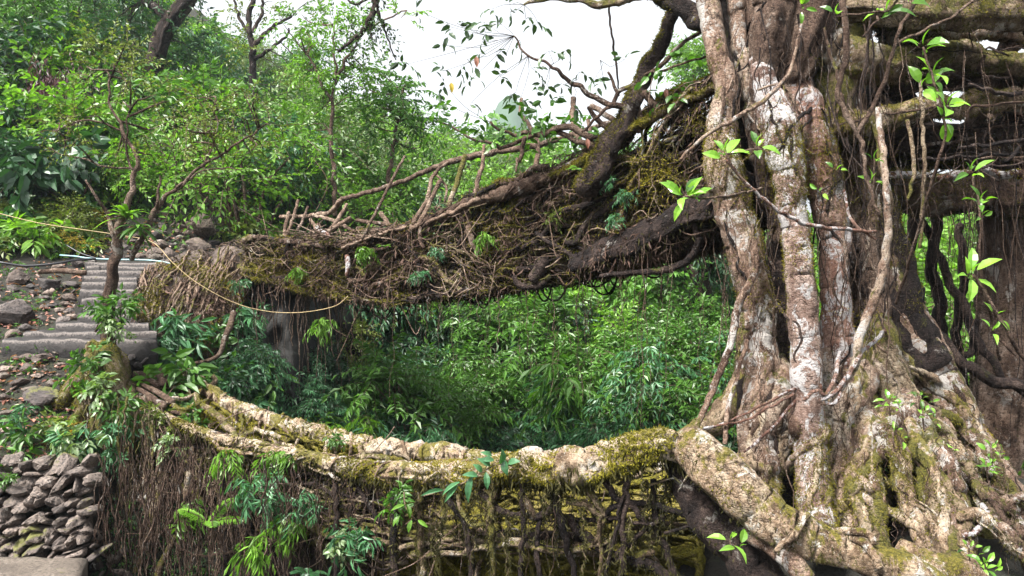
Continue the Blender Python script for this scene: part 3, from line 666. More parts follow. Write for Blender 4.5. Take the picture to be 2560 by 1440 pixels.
for i, (x, y, d, rx, ry_, kd, lb) in enumerate([
    (60, 30, 27, 170, 70, 'mid', 'leafy tree at the top left corner of the picture'), (250, 130, 29, 120, 70, 'grey', 'grey green tree crown below the dark trees on the left slope'),
    (430, 250, 30, 50, 40, 'teal', 'bluish tree crown right of the leaning dark trunk'), (560, 300, 28, 80, 40, 'bright', 'bright yellow green tree crown in the middle of the left slope'),
    (670, 360, 31, 60, 40, 'grey', 'pale hazy tree crown left of the slender yellow green tree'), (730, 420, 26, 80, 60, 'bright', 'low bright tree left of the slender trunk'),
    (1110, 430, 34, 80, 40, 'grey', 'pale grey green tree below the misty mountain'), (1350, 470, 40, 110, 40, 'grey', 'pale tree seen through the sticks of the upper bridge'),
    (1250, 490, 30, 80, 40, 'bright', 'bright broad leaved tree seen through the sticks of the upper bridge'), (1600, 430, 40, 90, 40, 'mid', 'green tree behind the leaning mossy branch'),
    (1735, 170, 34, 40, 70, 'bright', 'light green tree between the mossy branch and the fig trunk'), (2300, 640, 32, 130, 60, 'bright', 'sunlit tree seen through the gap behind the fig roots'),
    (2045, 610, 24, 60, 60, 'bright', 'bright tree seen through the slit between the fig stems'), (2620, 480, 30, 120, 130, 'mid', 'tree at the right edge behind the fig trunk')]):
    g = hit(x, y+ry_*2.2) if hit(x, y+ry_*2.2) is not None else P(x, y+300, d)
    h = P(x, y, d); b = np.array([h[0], h[1], min(H(h[0:1], h[1:2])[0]-.2, h[2]-2)])
    pb = (1280+b[0]/b[1]*F, 720-(b[2]-CZ)/b[1]*F, b[1])
    tree('tree', lb, [[(*pb, 8+i % 3*2), ((pb[0]+x)/2+12, (pb[1]+y)/2, d, 7), (x, y+10, d, 4), (x-6, y-ry_*.5, d, 2)]], [(x, y, d, rx, ry_, 26)], kd, 60+i, ntw=15, Ln=.7, L=.17, W=.08, cl=.65)

hr = thing('shade_backdrop', 'added dark rock sheet for the shade behind hanging roots under the upper bridge', 'rock', P(700, 1000, 16)); mb = MB()  # added sheet, its dark colour stands in for shade in the hollow
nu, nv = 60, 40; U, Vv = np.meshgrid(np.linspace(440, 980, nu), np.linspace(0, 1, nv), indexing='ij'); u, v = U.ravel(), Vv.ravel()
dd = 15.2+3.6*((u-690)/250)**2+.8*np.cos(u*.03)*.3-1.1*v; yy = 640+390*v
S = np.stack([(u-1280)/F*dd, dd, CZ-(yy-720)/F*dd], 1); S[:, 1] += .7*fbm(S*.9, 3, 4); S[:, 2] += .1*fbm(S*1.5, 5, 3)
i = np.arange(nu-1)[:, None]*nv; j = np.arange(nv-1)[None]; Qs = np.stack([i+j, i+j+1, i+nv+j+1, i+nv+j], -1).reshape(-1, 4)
mb.add(np.vstack([S, S+np.array([0, .8, 0])]), np.vstack([Qs, Qs[:, ::-1]+len(S)])); mb.build('rock', M_['hollow_shade'], hr)
# far misty mountain
mb = MB(); nx, ny = 160, 40; X, Y = np.meshgrid(np.linspace(-420, 420, nx), np.linspace(330, 640, ny), indexing='ij')
p3 = np.stack([X.ravel()*.006, Y.ravel()*.004, X.ravel()*0], 1); pk = 84*np.exp(-((X+2)/26.)**2)+40*np.exp(-((X+95)/40.)**2)+34*np.exp(-((X-95)/70.)**2)+26*np.exp(-((X+190)/60.)**2)
Z = 5+(26+pk+5*fbm(p3*4, 3, 4).reshape(X.shape))*np.exp(-((Y-470)/90.)**2)+1.5*fbm(p3*30, 9, 3).reshape(X.shape)
i = np.arange(nx-1)[:, None]*ny; j = np.arange(ny-1)[None]; mb.add(np.stack([X, Y, Z], -1).reshape(-1, 3), np.stack([i+j, i+ny+j, i+ny+j+1, i+j+1], -1).reshape(-1, 4))
mo = mb.build('hills', plain('far_forest', (.03, .06, .03), .9, .5)); tag(mo, 'misty forested mountain in the far distance', kind='structure')
# ------------------------------------------------------------------ the great fig tree
fig = thing('fig_tree', 'huge fig tree of many fused reddish stems with buttress roots spreading at its foot', 'tree', P(2060, 1400, 7.6))
FM = {'pale': MB(), 'moss': MB()}   # sources for moss
def froot(name, pts, mat, k=16, rough=.16, flute=.06, seed=0, wob=.05, nfl=4, label=None, src=True, sm=False):
    q = PP(pts); q[:, 3] *= .9 if sm else 1.; rm_ = q[:, 3].mean(); k = int(np.clip(6.28*rm_/.028, k, 64)); mb = MB()
    tube(mb, q, k, rough*(.45 if sm else 1), max(.028, rm_*.2), seed, flute*(.5 if sm else 1), nfl, wob*(.5 if sm else 1), fold=(.05 if sm else .16) if rm_ > .06 else .10, fine=(.0065 if sm else .012) if rm_ > .06 else .005)
    o = mb.build(name, M_[mat], fig); tag(o, label)
    if src:
        V, Q, T = mb.arrays(); FM['moss'].add(V, Q, T)
    return o
ST = [ # upper stems and trunk columns
 ([(1765, -60, 8.3, 34), (1775, 30, 8.3, 32), (1792, 130, 8.2, 30), (1815, 215, 8.1, 32), (1805, 320, 8.1, 42), (1808, 420, 8, 52), (1835, 530, 8, 50), (1868, 650, 8, 50), (1888, 760, 8, 50), (1893, 870, 8, 54), (1905, 970, 7.95, 72), (1900, 1060, 7.9, 84)], 'pale', 24, .05),
 ([(1840, -60, 8.4, 30), (1845, 70, 8.4, 22), (1858, 150, 8.35, 24), (1874, 230, 8.3, 22), (1880, 310, 8.3, 17), (1884, 400, 8.3, 12)], 'pale', 14, .05),
 ([(1895, 150, 8.2, 26), (1915, 215, 8, 34), (1945, 300, 7.9, 52), (1962, 380, 7.85, 52), (1975, 470, 7.75, 41), (1988, 570, 7.65, 38), (2002, 700, 7.55, 39), (2012, 850, 7.5, 41), (2018, 980, 7.45, 42), (2024, 1120, 7.4, 44), (2036, 1250, 7.2, 47), (2048, 1350, 7.05, 54)], 'tan', 24, .03),
 ([(1985, 190, 8.3, 40), (2015, 280, 8.15, 52), (2042, 380, 8.1, 54), (2066, 480, 8.1, 48), (2088, 600, 8.1, 42), (2088, 700, 8.1, 38), (2092, 800, 8.05, 42), (2098, 920, 8, 50)], 'red', 22, .06),
 ([(2105, 250, 8.6, 52), (2135, 400, 8.6, 54), (2158, 560, 8.6, 52), (2168, 700, 8.55, 54), (2175, 850, 8.5, 62), (2160, 1000, 8.3, 80)], 'brown', 24, .10),
 ([(2170, 400, 8.8, 40), (2205, 560, 8.7, 52), (2225, 700, 8.65, 62), (2255, 820, 8.5, 64), (2320, 930, 8.3, 66)], 'dark', 20, .10),
 ([(1925, -80, 8.3, 70), (1935, 40, 8.25, 58), (1915, 140, 8.2, 44), (1900, 220, 8.2, 28), (1905, 340, 8.25, 20), (1915, 460, 8.3, 18), (1950, 600, 8.3, 20)], 'brown', 20, .12),
 ([(2055, -80, 8.4, 84), (2035, 20, 8.3, 76), (2000, 120, 8.25, 60), (1975, 210, 8.2, 42)], 'brown', 22, .12),
 ([(1830, -80, 8.6, 66), (1880, 20, 8.6, 60), (1940, 130, 8.6, 60), (2010, 280, 8.75, 60), (2060, 450, 8.8, 50)], 'dark', 20, .12),
 ([(2140, -60, 8.6, 70), (2110, 80, 8.5, 72), (2085, 190, 8.4, 66), (2075, 320, 8.4, 60)], 'moss', 20, .12),
 ([(1845, -60, 9., 44), (1868, 200, 9., 46), (1895, 420, 9., 34), (1920, 560, 9., 20)], 'dark', 14, .1),
 ([(1945, 600, 8.5, 24), (1950, 800, 8.45, 32), (1955, 960, 8.35, 36), (1960, 1100, 8.2, 45)], 'dark', 14, .1),
]
for i, (p, m, k, fl) in enumerate(ST): froot('stem', p, m, k, .10, fl, 200+i*17, .04, 3, sm=(m != 'brown' and m != 'dark'))
BT = [ # buttress and surface roots of the foot
 ([(1895, 880, 8.05, 48), (1858, 985, 8, 44), (1800, 1045, 7.9, 36), (1735, 1085, 7.8, 28), (1660, 1120, 7.75, 22)], 'moss'),
 ([(1915, 950, 7.9, 40), (1885, 1060, 7.8, 34), (1868, 1160, 7.6, 30), (1850, 1260, 7.4, 30)], 'cream'),
 ([(1950, 960, 7.9, 26), (1925, 1060, 7.75, 26), (1900, 1140, 7.6, 24), (1905, 1240, 7.4, 22)], 'pale'),
 ([(1965, 1010, 7.8, 22), (1955, 1110, 7.65, 22), (1935, 1200, 7.5, 26), (1925, 1320, 7.3, 30)], 'cream'),
 ([(1985, 1060, 7.75, 16), (1960, 1130, 7.6, 14), (1915, 1165, 7.5, 13), (1850, 1160, 7.4, 13), (1830, 1145, 7.4, 8)], 'cream'),
 ([(2085, 880, 8, 34), (2095, 1020, 7.8, 36), (2104, 1140, 7.6, 34), (2110, 1260, 7.4, 40), (2125, 1350, 7.2, 46)], 'pale'),
 ([(2135, 860, 8.15, 44), (2160, 1000, 7.8, 42), (2172, 1130, 7.5, 38), (2182, 1260, 7.2, 36), (2195, 1400, 6.9, 40)], 'moss'),
 ([(2175, 820, 8.3, 60), (2222, 930, 8, 52), (2272, 1030, 7.7, 44), (2310, 1130, 7.4, 40), (2345, 1260, 7, 42), (2385, 1460, 6.5, 50)], 'moss'),
 ([(2200, 600, 8.7, 46), (2245, 760, 8.55, 58), (2325, 890, 8.3, 52), (2405, 1030, 8.05, 44), (2470, 1140, 7.8, 38), (2540, 1240, 7.6, 36), (2640, 1330, 7.4, 36)], 'pale'),
 ([(2215, 820, 8.6, 84), (2310, 1000, 8.3, 100), (2400, 1160, 7.95, 105), (2480, 1320, 7.6, 115), (2560, 1500, 7.2, 130)], 'mossB'),
 ([(2230, 1000, 7.95, 60), (2290, 1150, 7.6, 75), (2330, 1300, 7.3, 85), (2360, 1480, 7, 100)], 'darkB'),
 ([(2090, 1050, 8, 70), (2140, 1200, 7.7, 90), (2200, 1350, 7.4, 100), (2230, 1500, 7.1, 110)], 'darkB'),
 ([(1980, 1080, 8.1, 70), (1990, 1200, 7.9, 90), (2010, 1330, 7.6, 100), (2050, 1480, 7.2, 110)], 'darkB'),
 ([(2205, 1040, 7.55, 20), (2245, 1130, 7.25, 24), (2255, 1220, 7.05, 22), (2300, 1330, 6.75, 20), (2350, 1450, 6.5, 22)], 'cream'),
 ([(2290, 1080, 7.45, 26), (2360, 1180, 7.15, 32), (2395, 1290, 6.9, 34), (2420, 1460, 6.5, 40)], 'cream'),
 ([(2330, 1040, 7.75, 20), (2395, 1150, 7.5, 22), (2430, 1235, 7.3, 14), (2450, 1260, 7.25, 10)], 'pale'),
 ([(2380, 1110, 7.5, 24), (2440, 1220, 7.3, 26), (2510, 1290, 7.1, 30), (2620, 1330, 7, 30)], 'pale'),
 ([(2395, 1295, 6.75, 12), (2430, 1290, 6.7, 15), (2475, 1305, 6.65, 15), (2520, 1350, 6.6, 16), (2590, 1410, 6.5, 17)], 'cream'),
 ([(2140, 1180, 7.35, 14), (2150, 1270, 7.1, 16), (2160, 1340, 6.9, 14), (2200, 1410, 6.6, 15), (2230, 1470, 6.5, 16)], 'moss'),
 ([(2062, 1100, 7.55, 12), (2075, 1200, 7.4, 13), (2072, 1300, 7.2, 12), (2090, 1390, 7, 12)], 'cream'),
 ([(2130, 880, 7.9, 9), (2128, 1050, 7.6, 9), (2134, 1200, 7.3, 8), (2150, 1330, 7.1, 8)], 'pale'),
 ([(1720, 1105, 7, 40), (1735, 1112, 6.9, 58), (1790, 1175, 6.7, 68), (1860, 1240, 6.55, 68), (1940, 1310, 6.45, 62), (2040, 1355, 6.35, 54), (2140, 1385, 6.25, 46), (2250, 1420, 6.15, 46), (2380, 1480, 6.1, 50)], 'cream'),
 ([(1700, 1130, 7.2, 46), (1735, 1230, 7, 54), (1800, 1320, 6.85, 56), (1870, 1400, 6.7, 60), (1930, 1500, 6.6, 70)], 'dark'),
 ([(1870, 1320, 6.55, 30), (1930, 1360, 6.4, 30), (1975, 1395, 6.3, 30), (2020, 1450, 6.2, 26)], 'pale'),
 ([(2020, 1285, 6.3, 8), (1990, 1330, 6.2, 9), (1950, 1370, 6.15, 8), (1935, 1380, 6.15, 5)], 'cream'),
 ([(2090, 1330, 6.35, 10), (2140, 1330, 6.2, 11), (2180, 1345, 6.15, 10), (2185, 1360, 6.1, 7)], 'cream'),
 ([(2110, 1340, 6.3, 10), (2150, 1350, 6.15, 10), (2170, 1380, 6.1, 12), (2200, 1420, 6, 10)], 'cream'),
 ([(2250, 1370, 6.4, 26), (2330, 1400, 6.2, 32), (2420, 1440, 6.1, 36), (2500, 1500, 6, 40)], 'cream'),
 ([(2440, 1240, 7.1, 10), (2460, 1260, 7, 13), (2520, 1245, 7, 14), (2600, 1250, 7, 14)], 'pale'),
 ([(2455, 1260, 6.9, 8), (2465, 1290, 6.8, 9), (2445, 1320, 6.7, 8), (2410, 1340, 6.6, 6)], 'red'),
 ([(2450, 1230, 7.0, 7), (2510, 1300, 6.8, 8), (2550, 1380, 6.7, 8), (2590, 1450, 6.6, 8)], 'brown'),
]
for i, (p, m) in enumerate(BT):
    big = max(q[3] for q in p) > 24
    if m[-1] == 'B': m = m[:-1]; p = [(a, b, c+(.42 if m == 'dark' else .34), r*.85) for a, b, c, r in p]; sm_ = False  # dark fill roots: shade between the columns put into their bark colour
    else: sm_ = big
    froot('buttress_root', p, m, 20 if big else 10, .20 if big else .14, .09 if big else .0, 500+i*13, (.06 if big else .04), 3, sm=sm_)
HB = [ # horizontal limbs and root spans running out to the right
 ([(2120, 10, 8.3, 60), (2240, 15, 8.1, 50), (2350, 30, 8.1, 44), (2460, 25, 8.2, 46), (2640, 40, 8.4, 50)], 'moss'),
 ([(2060, 120, 8.3, 60), (2150, 150, 8.25, 52), (2240, 150, 8.4, 38), (2340, 128, 8.6, 32), (2450, 145, 8.8, 30), (2640, 175, 9, 32)], 'moss'),
 ([(2190, 60, 8.6, 14), (2215, 90, 8.5, 24), (2255, 95, 8.4, 28), (2300, 70, 8.5, 24), (2380, 75, 8.8, 22), (2640, 90, 9, 22)], 'pale'),
 ([(2040, 330, 8.2, 40), (2130, 315, 8.25, 38), (2230, 290, 8.3, 30), (2330, 268, 8.4, 27), (2450, 255, 8.6, 26), (2640, 245, 8.8, 28)], 'cream'),
 ([(2220, 215, 8.9, 26), (2330, 195, 9.1, 28), (2450, 200, 9.2, 30), (2640, 235, 9.4, 32)], 'brown'),
 ([(2100, 360, 9, 50), (2220, 350, 9.1, 44), (2350, 352, 9.2, 44), (2640, 365, 9.4, 48)], 'dark'),
 ([(2150, 250, 9.2, 60), (2230, 270, 9.3, 50), (2300, 320, 9.5, 36)], 'dark'),
 ([(2190, 448, 8.5, 9), (2300, 436, 8.5, 10), (2420, 434, 8.5, 10), (2640, 440, 8.5, 10)], 'red'),
 ([(2190, 425, 9.3, 26), (2350, 405, 9.4, 26), (2640, 415, 9.5, 28)], 'dark'),
 ([(2180, 485, 9.0, 56), (2300, 480, 9.0, 50), (2420, 482, 9.1, 48), (2640, 490, 9.2, 48)], 'brown'),
 ([(2540, 60, 9.0, 20), (2480, 180, 9.1, 24), (2440, 290, 9.2, 22), (2470, 400, 9.3, 26)], 'brown'),
 ([(2560, 300, 9.2, 36), (2500, 330, 9.3, 36), (2450, 400, 9.4, 32), (2420, 470, 9.5, 36)], 'dark'),
 ([(2330, 90, 9.1, 16), (2400, 160, 9.2, 16), (2500, 210, 9.2, 14), (2640, 300, 9.2, 14)], 'brown'),
 ([(1790, 60, 8.4, 30), (1740, 50, 8.5, 26), (1690, 15, 8.6, 22), (1640, -20, 8.7, 18)], 'dark'),
 ([(1700, 0, 8.6, 16), (1620, -18, 8.7, 14), (1540, 0, 8.8, 10), (1460, 8, 8.9, 8), (1370, -4, 9, 6), (1310, 12, 9, 3)], 'moss'),
]
for i, (p, m) in enumerate(HB): froot('branch', p, m, 16, .2, .06, 900+i*11, .06, 3)
# fine aerial roots
def hang(n, box, d, ln, r, seed, swing=.12, bow=.12):
    rng = rg(seed); px = box[0]+(box[2]-box[0])*rng.random(n); py = box[1]+(box[3]-box[1])*rng.random(n); dd = d[0]+(d[1]-d[0])*rng.random(n)
    S = np.stack([(px-1280)/F*dd, dd, CZ-(py-720)/F*dd], 1); L = ln[0]+(ln[1]-ln[0])*rng.random(n)**1.6
    u = np.linspace(0, 1, 12); Q = S[:, None]+np.zeros((1, 12, 3)); Q[..., 2] -= L[:, None]*u
    ph = rng.random((n, 2))*6.28; fr = 1+2*rng.random((n, 2))
    am = swing*rng.normal(size=(n, 2))*L[:, None]
    for a in (0, 1): Q[..., a] += am[:, a:a+1]*u+.018*np.sin(ph[:, a:a+1]+u*6.28*fr[:, a:a+1]*1.4)+bow*rng.normal(size=(n, 1))*L[:, None]*np.sin(u*math.pi)
    rr = (r[0]+(r[1]-r[0])*rng.random(n)**2)[:, None]*(1-.55*u)
    return Q, rr
mb = MB()
for n, bx, d, ln, r, s in [(40, (1850, -40, 2200, 300), (7.5, 8.0), (.5, 2.2), (.002, .005), 1), (46, (2130, 60, 2560, 480), (7.6, 8.6), (.5, 2.6), (.002, .006), 2), (40, (2200, 500, 2450, 560), (8.4, 9.4), (.6, 2.4), (.002, .006), 3), (26, (2040, 480, 2250, 800), (7.5, 7.9), (.6, 1.8), (.004, .010), 4), (40, (1880, 880, 2200, 1150), (7.2, 7.6), (.3, .9), (.003, .007), 5), (50, (2200, 1000, 2540, 1350), (6.6, 7.2), (.2, .7), (.003, .007), 6), (26, (1800, 420, 1960, 900), (7.4, 7.7), (.4, 1.4), (.003, .006), 7)]:
    Q, rr = hang(n, bx, d, ln, r, 300+s, .10, .05); strands(mb, Q, rr, 4, rng=rg(s))
o = mb.build('aerial_root', M_['brown'], fig); tag(o, kind='stuff')
mb = MB()
Q, rr = hang(60, (2180, 380, 2560, 540), (8.2, 9.4), (.6, 2.8), (.003, .009), 311, .07, .04); strands(mb, Q, rr, 4, rng=rg(5))
Q, rr = hang(70, (1880, 0, 2250, 700), (7.7, 8.2), (.5, 2.2), (.004, .013), 312, .10, .06); strands(mb, Q, rr, 4, rng=rg(6))
o = mb.build('aerial_root', M_['dark'], fig); tag(o, kind='stuff')
# roots creeping down over the stems and the foot, laid on their surface
from mathutils.bvhtree import BVHTree
from mathutils import Vector as _V
_Vt, _Qt, _Tt = FM['moss'].arrays(); bvh = BVHTree.FromPolygons(_Vt.tolist(), _Qt.tolist()+_Tt.tolist())
def lay(px, py):
    d = _V(((px-1280)/F, 1., -(py-720)/F)).normalized(); h = bvh.ray_cast(_V((0, 0, CZ)), d)
    return None if h[0] is None else np.array(h[0])
def creep(px, py, w, n, stepy, seed, drift=.12, sink=.25):
    rng = rg(seed); out = []; dx = (px-2030)*drift+rng.normal()*14
    for s in range(n):
        p = lay(px, py)
        if p is None or (out and abs(p[1]-out[-1][1]) > .45): break
        r = w/F*p[1]*(1-.5*s/n); out.append([*(p+np.array([0, r*sink, 0])), r])
        px += dx*(.6+.8*rng.random())+rng.normal()*9; py += stepy*(.7+.6*rng.random()); dx = dx*.9+rng.normal()*8
    if len(out) < 3: return None
    out = np.array(out)
    for e in (0, -1): out[e, 1] += out[e, 3]*1.3; out[e, 3] *= .45
    return out
rng = rg(317)
for i in range(46):    # long root columns running to the ground
    px, py = (2070+190*rng.random() if i % 3 == 0 else 2060+430*rng.random()) if i % 5 else 1830+140*rng.random(), 860+170*rng.random()
    c = creep(px, py, 9+19*rng.random()**1.6, int(rng.integers(9, 17)), 38, 5900+i, .07 if px < 2230 else .22, .45)
    if c is None: continue
    b_ = MB(); tube(b_, c, 18, .16, .03, 1700+i, .04, 3, .02, fold=.10, fine=.006); b_.build('root_column', M_[['pale', 'cream', 'moss', 'pale', 'brown', 'cream'][i % 6]], fig); V, Q, T = b_.arrays(); FM['moss'].add(V, Q, T)
rng = rg(318); mbs = {m: MB() for m in ('cream', 'pale', 'moss', 'brown', 'dark')}
for i in range(190):
    px, py = 1740+790*rng.random(), 860+480*rng.random(); w = 3+15*rng.random()**2.2
    if 1950 < px < 2075 or (px < 1990 and py > 1150): continue
    c = creep(px, py, w, int(rng.integers(4, 10)), 34+14*rng.random(), 5000+i, .10, .35)
    if c is None: continue
    if w > 11: froot_c = MB(); tube(froot_c, c, 14, .2, None, 700+i, .05, 3, .03, fold=.12, fine=.006); froot_c.build('surface_root', M_[['cream', 'pale', 'moss'][i % 3]], fig); V, Q, T = froot_c.arrays(); FM['moss'].add(V, Q, T)
    else: tube(mbs[['cream', 'pale', 'moss', 'brown', 'cream', 'dark'][i % 6]], c, 8, .18, None, 700+i, 0, 3, .015)
for i in range(110):   # thin dark and pale roots running down the trunk
    px, py = 1790+420*rng.random(), -20+760*rng.random()
    if 1940 < px < 2050 and py > 330: continue
    c = creep(px, py, 1.5+4*rng.random()**2, int(rng.integers(4, 12)), 40, 5600+i, .0, .1)
    if c is not None: tube(mbs[['brown', 'dark', 'pale', 'dark'][i % 4]], c, 6, .15, None, 1200+i, 0, 3, .02)
for m, b_ in mbs.items():
    o = b_.build('rootlet', M_[m], fig); tag(o, kind='stuff'); V, Q, T = b_.arrays(); FM['moss'].add(V, Q, T)
rng = rg(319); mb = MB(); mb2_ = MB()   # confusion of thin branches among the limbs on the right
for i in range(80):
    a = P(2130+470*rng.random(), -20+480*rng.random(), 8.0+1.3*rng.random()); v = np.array([rng.normal()*.8, rng.normal()*.25, rng.normal()*.35]); m = a+v*.5+rng.normal(size=3)*.08; r = .006+.02*rng.random()**2
    tube(mb if i % 2 else mb2_, [[*a, r], [*m, r*.9], [*(a+v), r*.6]], 6, .2, .05, 1500+i, 0, 3, .03)
o = mb.build('small_branch', M_['dark'], fig); tag(o, kind='stuff'); o = mb2_.build('small_branch', M_['brown'], fig); tag(o, kind='stuff')

# moss growing on stems, roots and limbs
rm = rg(77)
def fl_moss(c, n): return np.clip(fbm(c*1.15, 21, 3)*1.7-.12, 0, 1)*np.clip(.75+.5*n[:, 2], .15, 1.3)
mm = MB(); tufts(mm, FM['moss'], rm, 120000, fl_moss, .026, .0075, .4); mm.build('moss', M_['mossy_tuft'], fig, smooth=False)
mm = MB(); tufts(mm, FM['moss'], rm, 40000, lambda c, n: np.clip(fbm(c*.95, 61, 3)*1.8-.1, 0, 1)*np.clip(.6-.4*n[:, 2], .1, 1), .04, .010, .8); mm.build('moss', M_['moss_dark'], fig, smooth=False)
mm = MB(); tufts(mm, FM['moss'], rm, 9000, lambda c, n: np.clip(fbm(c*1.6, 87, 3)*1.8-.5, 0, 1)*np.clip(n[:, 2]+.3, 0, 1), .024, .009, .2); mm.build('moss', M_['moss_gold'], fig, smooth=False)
# the second trunk at the right edge
t2 = thing('fig_tree', 'dark rough fig trunk standing alone at the right edge of the picture', 'tree', P(2490, 1300, 9.8))
mb = MB()
tube(mb, PP([(2490, 250, 9.7, 46), (2500, 420, 9.7, 50), (2506, 600, 9.7, 54), (2508, 800, 9.7, 56), (2500, 1000, 9.7, 60), (2490, 1180, 9.7, 68), (2470, 1320, 9.6, 90)]), 48, .16, .04, 41, .10, 4, .05, fold=.2, fine=.015)
tube(mb, PP([(2555, 200, 10, 40), (2560, 500, 10, 44), (2570, 800, 10, 46), (2560, 1250, 10, 60)]), 40, .16, .04, 42, .1, 4, .05, fold=.2, fine=.015)
mb.build('trunk', M_['brown'], t2)
mx = MB(); tufts(mx, mb, rm, 5000, fl_moss, .03, .01, .4); mx.build('moss', M_['moss_dark'], t2, smooth=False)
mb = MB()
for i, p in enumerate([[(2285, 520, 9.9, 12), (2275, 640, 9.9, 13), (2290, 780, 9.8, 16), (2330, 900, 9.6, 20)], [(2340, 520, 10, 14), (2330, 640, 10, 14), (2350, 800, 10, 16), (2340, 960, 10, 20)],
    [(2400, 560, 10.2, 10), (2410, 700, 10.2, 11), (2395, 860, 10.2, 12), (2410, 1020, 10.2, 16)], [(2300, 540, 9.3, 9), (2350, 640, 9.3, 10), (2395, 740, 9.3, 11), (2440, 840, 9.3, 11), (2500, 930, 9.2, 9), (2600, 1000, 9.2, 8)],
    [(2270, 760, 9.2, 20), (2340, 840, 9.1, 16), (2400, 900, 9.0, 15), (2480, 945, 8.9, 15), (2620, 985, 8.8, 14)], [(2440, 800, 9.4, 9), (2420, 880, 9.4, 9), (2360, 905, 9.3, 8)]]):
    tube(mb, PP(p), 9, .16, None, 60+i, .05, 3, .05)
mb.build('prop_root', M_['dark'], t2)

# free hanging vines and twigs in front of the tree
def vine(label, pts_list, mat='brown', seed=0, k=8, name='vine'):
    root = thing(name, label, name, P(*pts_list[0][0][:3])); mb = MB()
    for i, p in enumerate(pts_list):
        mb = MB(); tube(mb, PP(p), k, .16, .03, seed+i, 0, 3, .015); mb.build('stem', M_[mat], root)
    return root
vine('forked dark vine hanging from the top right in front of the tree', [[(2104, -60, 6.6, 9), (2112, 60, 6.6, 8), (2114, 140, 6.6, 8), (2104, 185, 6.6, 7), (2096, 235, 6.6, 7), (2110, 275, 6.6, 6), (2130, 310, 6.6, 6), (2145, 332, 6.6, 6), (2160, 380, 6.6, 5), (2170, 460, 6.6, 4), (2200, 540, 6.6, 4)],
    [(2145, 332, 6.6, 6), (2180, 270, 6.6, 6), (2212, 200, 6.6, 6), (2232, 130, 6.6, 5), (2255, 60, 6.6, 5), (2320, -30, 6.6, 4)], [(2238, 110, 6.6, 4), (2300, 80, 6.6, 4), (2380, 40, 6.5, 4), (2470, -30, 6.5, 3)],
    [(2060, 70, 6.8, 3), (2085, 160, 6.8, 4), (2110, 260, 6.7, 4), (2140, 330, 6.6, 4)]], 'brown', 10)
vine('thin brown twig crossing the reddish trunk from lower left to upper right', [[(1700, 400, 7.3, 4), (1770, 335, 7.2, 5), (1850, 290, 7.1, 6), (1915, 245, 7.1, 6), (1965, 195, 7.1, 5), (1985, 150, 7.1, 4), (2003, 60, 7.1, 3)], [(1895, 225, 7.15, 3), (1940, 210, 7.1, 3)]], 'pale', 20)
vine('reddish twig sloping down across the middle of the fig trunk', [[(1815, 400, 6.9, 3), (1880, 470, 7, 4), (1960, 535, 7.1, 5), (2040, 565, 7.2, 5), (2110, 573, 7.3, 5), (2190, 579, 7.4, 4)], [(2110, 475, 7.4, 3), (2125, 540, 7.4, 4), (2150, 574, 7.4, 4), (2190, 598, 7.4, 3)]], 'red', 30)
vine('thick pale liana curving down the right side of the fig trunk', [[(2195, 270, 7.6, 6), (2205, 360, 7.5, 8), (2218, 470, 7.4, 8), (2220, 580, 7.4, 9), (2208, 680, 7.4, 11), (2178, 770, 7.4, 12), (2152, 840, 7.4, 11), (2138, 910, 7.4, 10), (2100, 970, 7.4, 8), (2060, 1010, 7.3, 6)]], 'pale', 40, 10)
vine('pale crooked liana leaning against the left side of the fig trunk', [[(1882, 595, 7.75, 10), (1890, 650, 7.7, 10), (1882, 690, 7.7, 9), (1855, 745, 7.7, 10), (1838, 800, 7.7, 10), (1828, 860, 7.65, 9), (1800, 930, 7.6, 9), (1770, 1010, 7.5, 8), (1740, 1070, 7.4, 7)], [(1868, 850, 7.7, 5), (1845, 940, 7.6, 5), (1820, 1020, 7.5, 6), (1812, 1110, 7.4, 6)]], 'pale', 50, 10)
vine('bundle of thin looping lianas tied low round the trunk', [[(2100, 880, 7.5, 5), (2085, 950, 7.3, 5), (2060, 985, 7.2, 5), (2040, 975, 7.2, 5), (2010, 1000, 7.2, 5)], [(2215, 815, 8.2, 4), (2200, 840, 7.7, 5), (2150, 890, 7.4, 5), (2120, 940, 7.3, 6), (2080, 990, 7.2, 5), (2050, 1000, 7.2, 4)], [(2120, 930, 7.4, 4), (2090, 1000, 7.2, 5), (2065, 1005, 7.2, 4), (2050, 960, 7.2, 4)], [(1990, 970, 7.4, 4), (1930, 1000, 7.4, 4), (1840, 1045, 7.5, 3), (1750, 1075, 7.5, 3)], [(1985, 985, 7.4, 4), (1920, 1020, 7.4, 4), (1870, 1050, 7.4, 3), (1760, 1070, 7.4, 3)], [(1990, 1000, 7.4, 4), (1930, 1070, 7.3, 4), (1860, 1130, 7.2, 3)]], 'red', 60, 7)
vine('thin vine hanging straight down against the white sky', [[(1520, -40, 9, 3), (1526, 60, 9, 3), (1540, 160, 9, 3), (1548, 230, 9.1, 2)]], 'dark', 70, 6)
vine('upright pale root beside the big beam right of the trunk', [[(2180, 270, 7.8, 10), (2195, 330, 7.8, 11), (2208, 420, 7.7, 9), (2225, 520, 7.6, 8), (2222, 600, 7.6, 6)], [(2300, 200, 7.9, 4), (2310, 400, 7.9, 5), (2300, 620, 7.9, 4)], [(2268, 300, 7.8, 5), (2285, 420, 7.7, 5), (2270, 500, 7.7, 4)]], 'moss', 80)

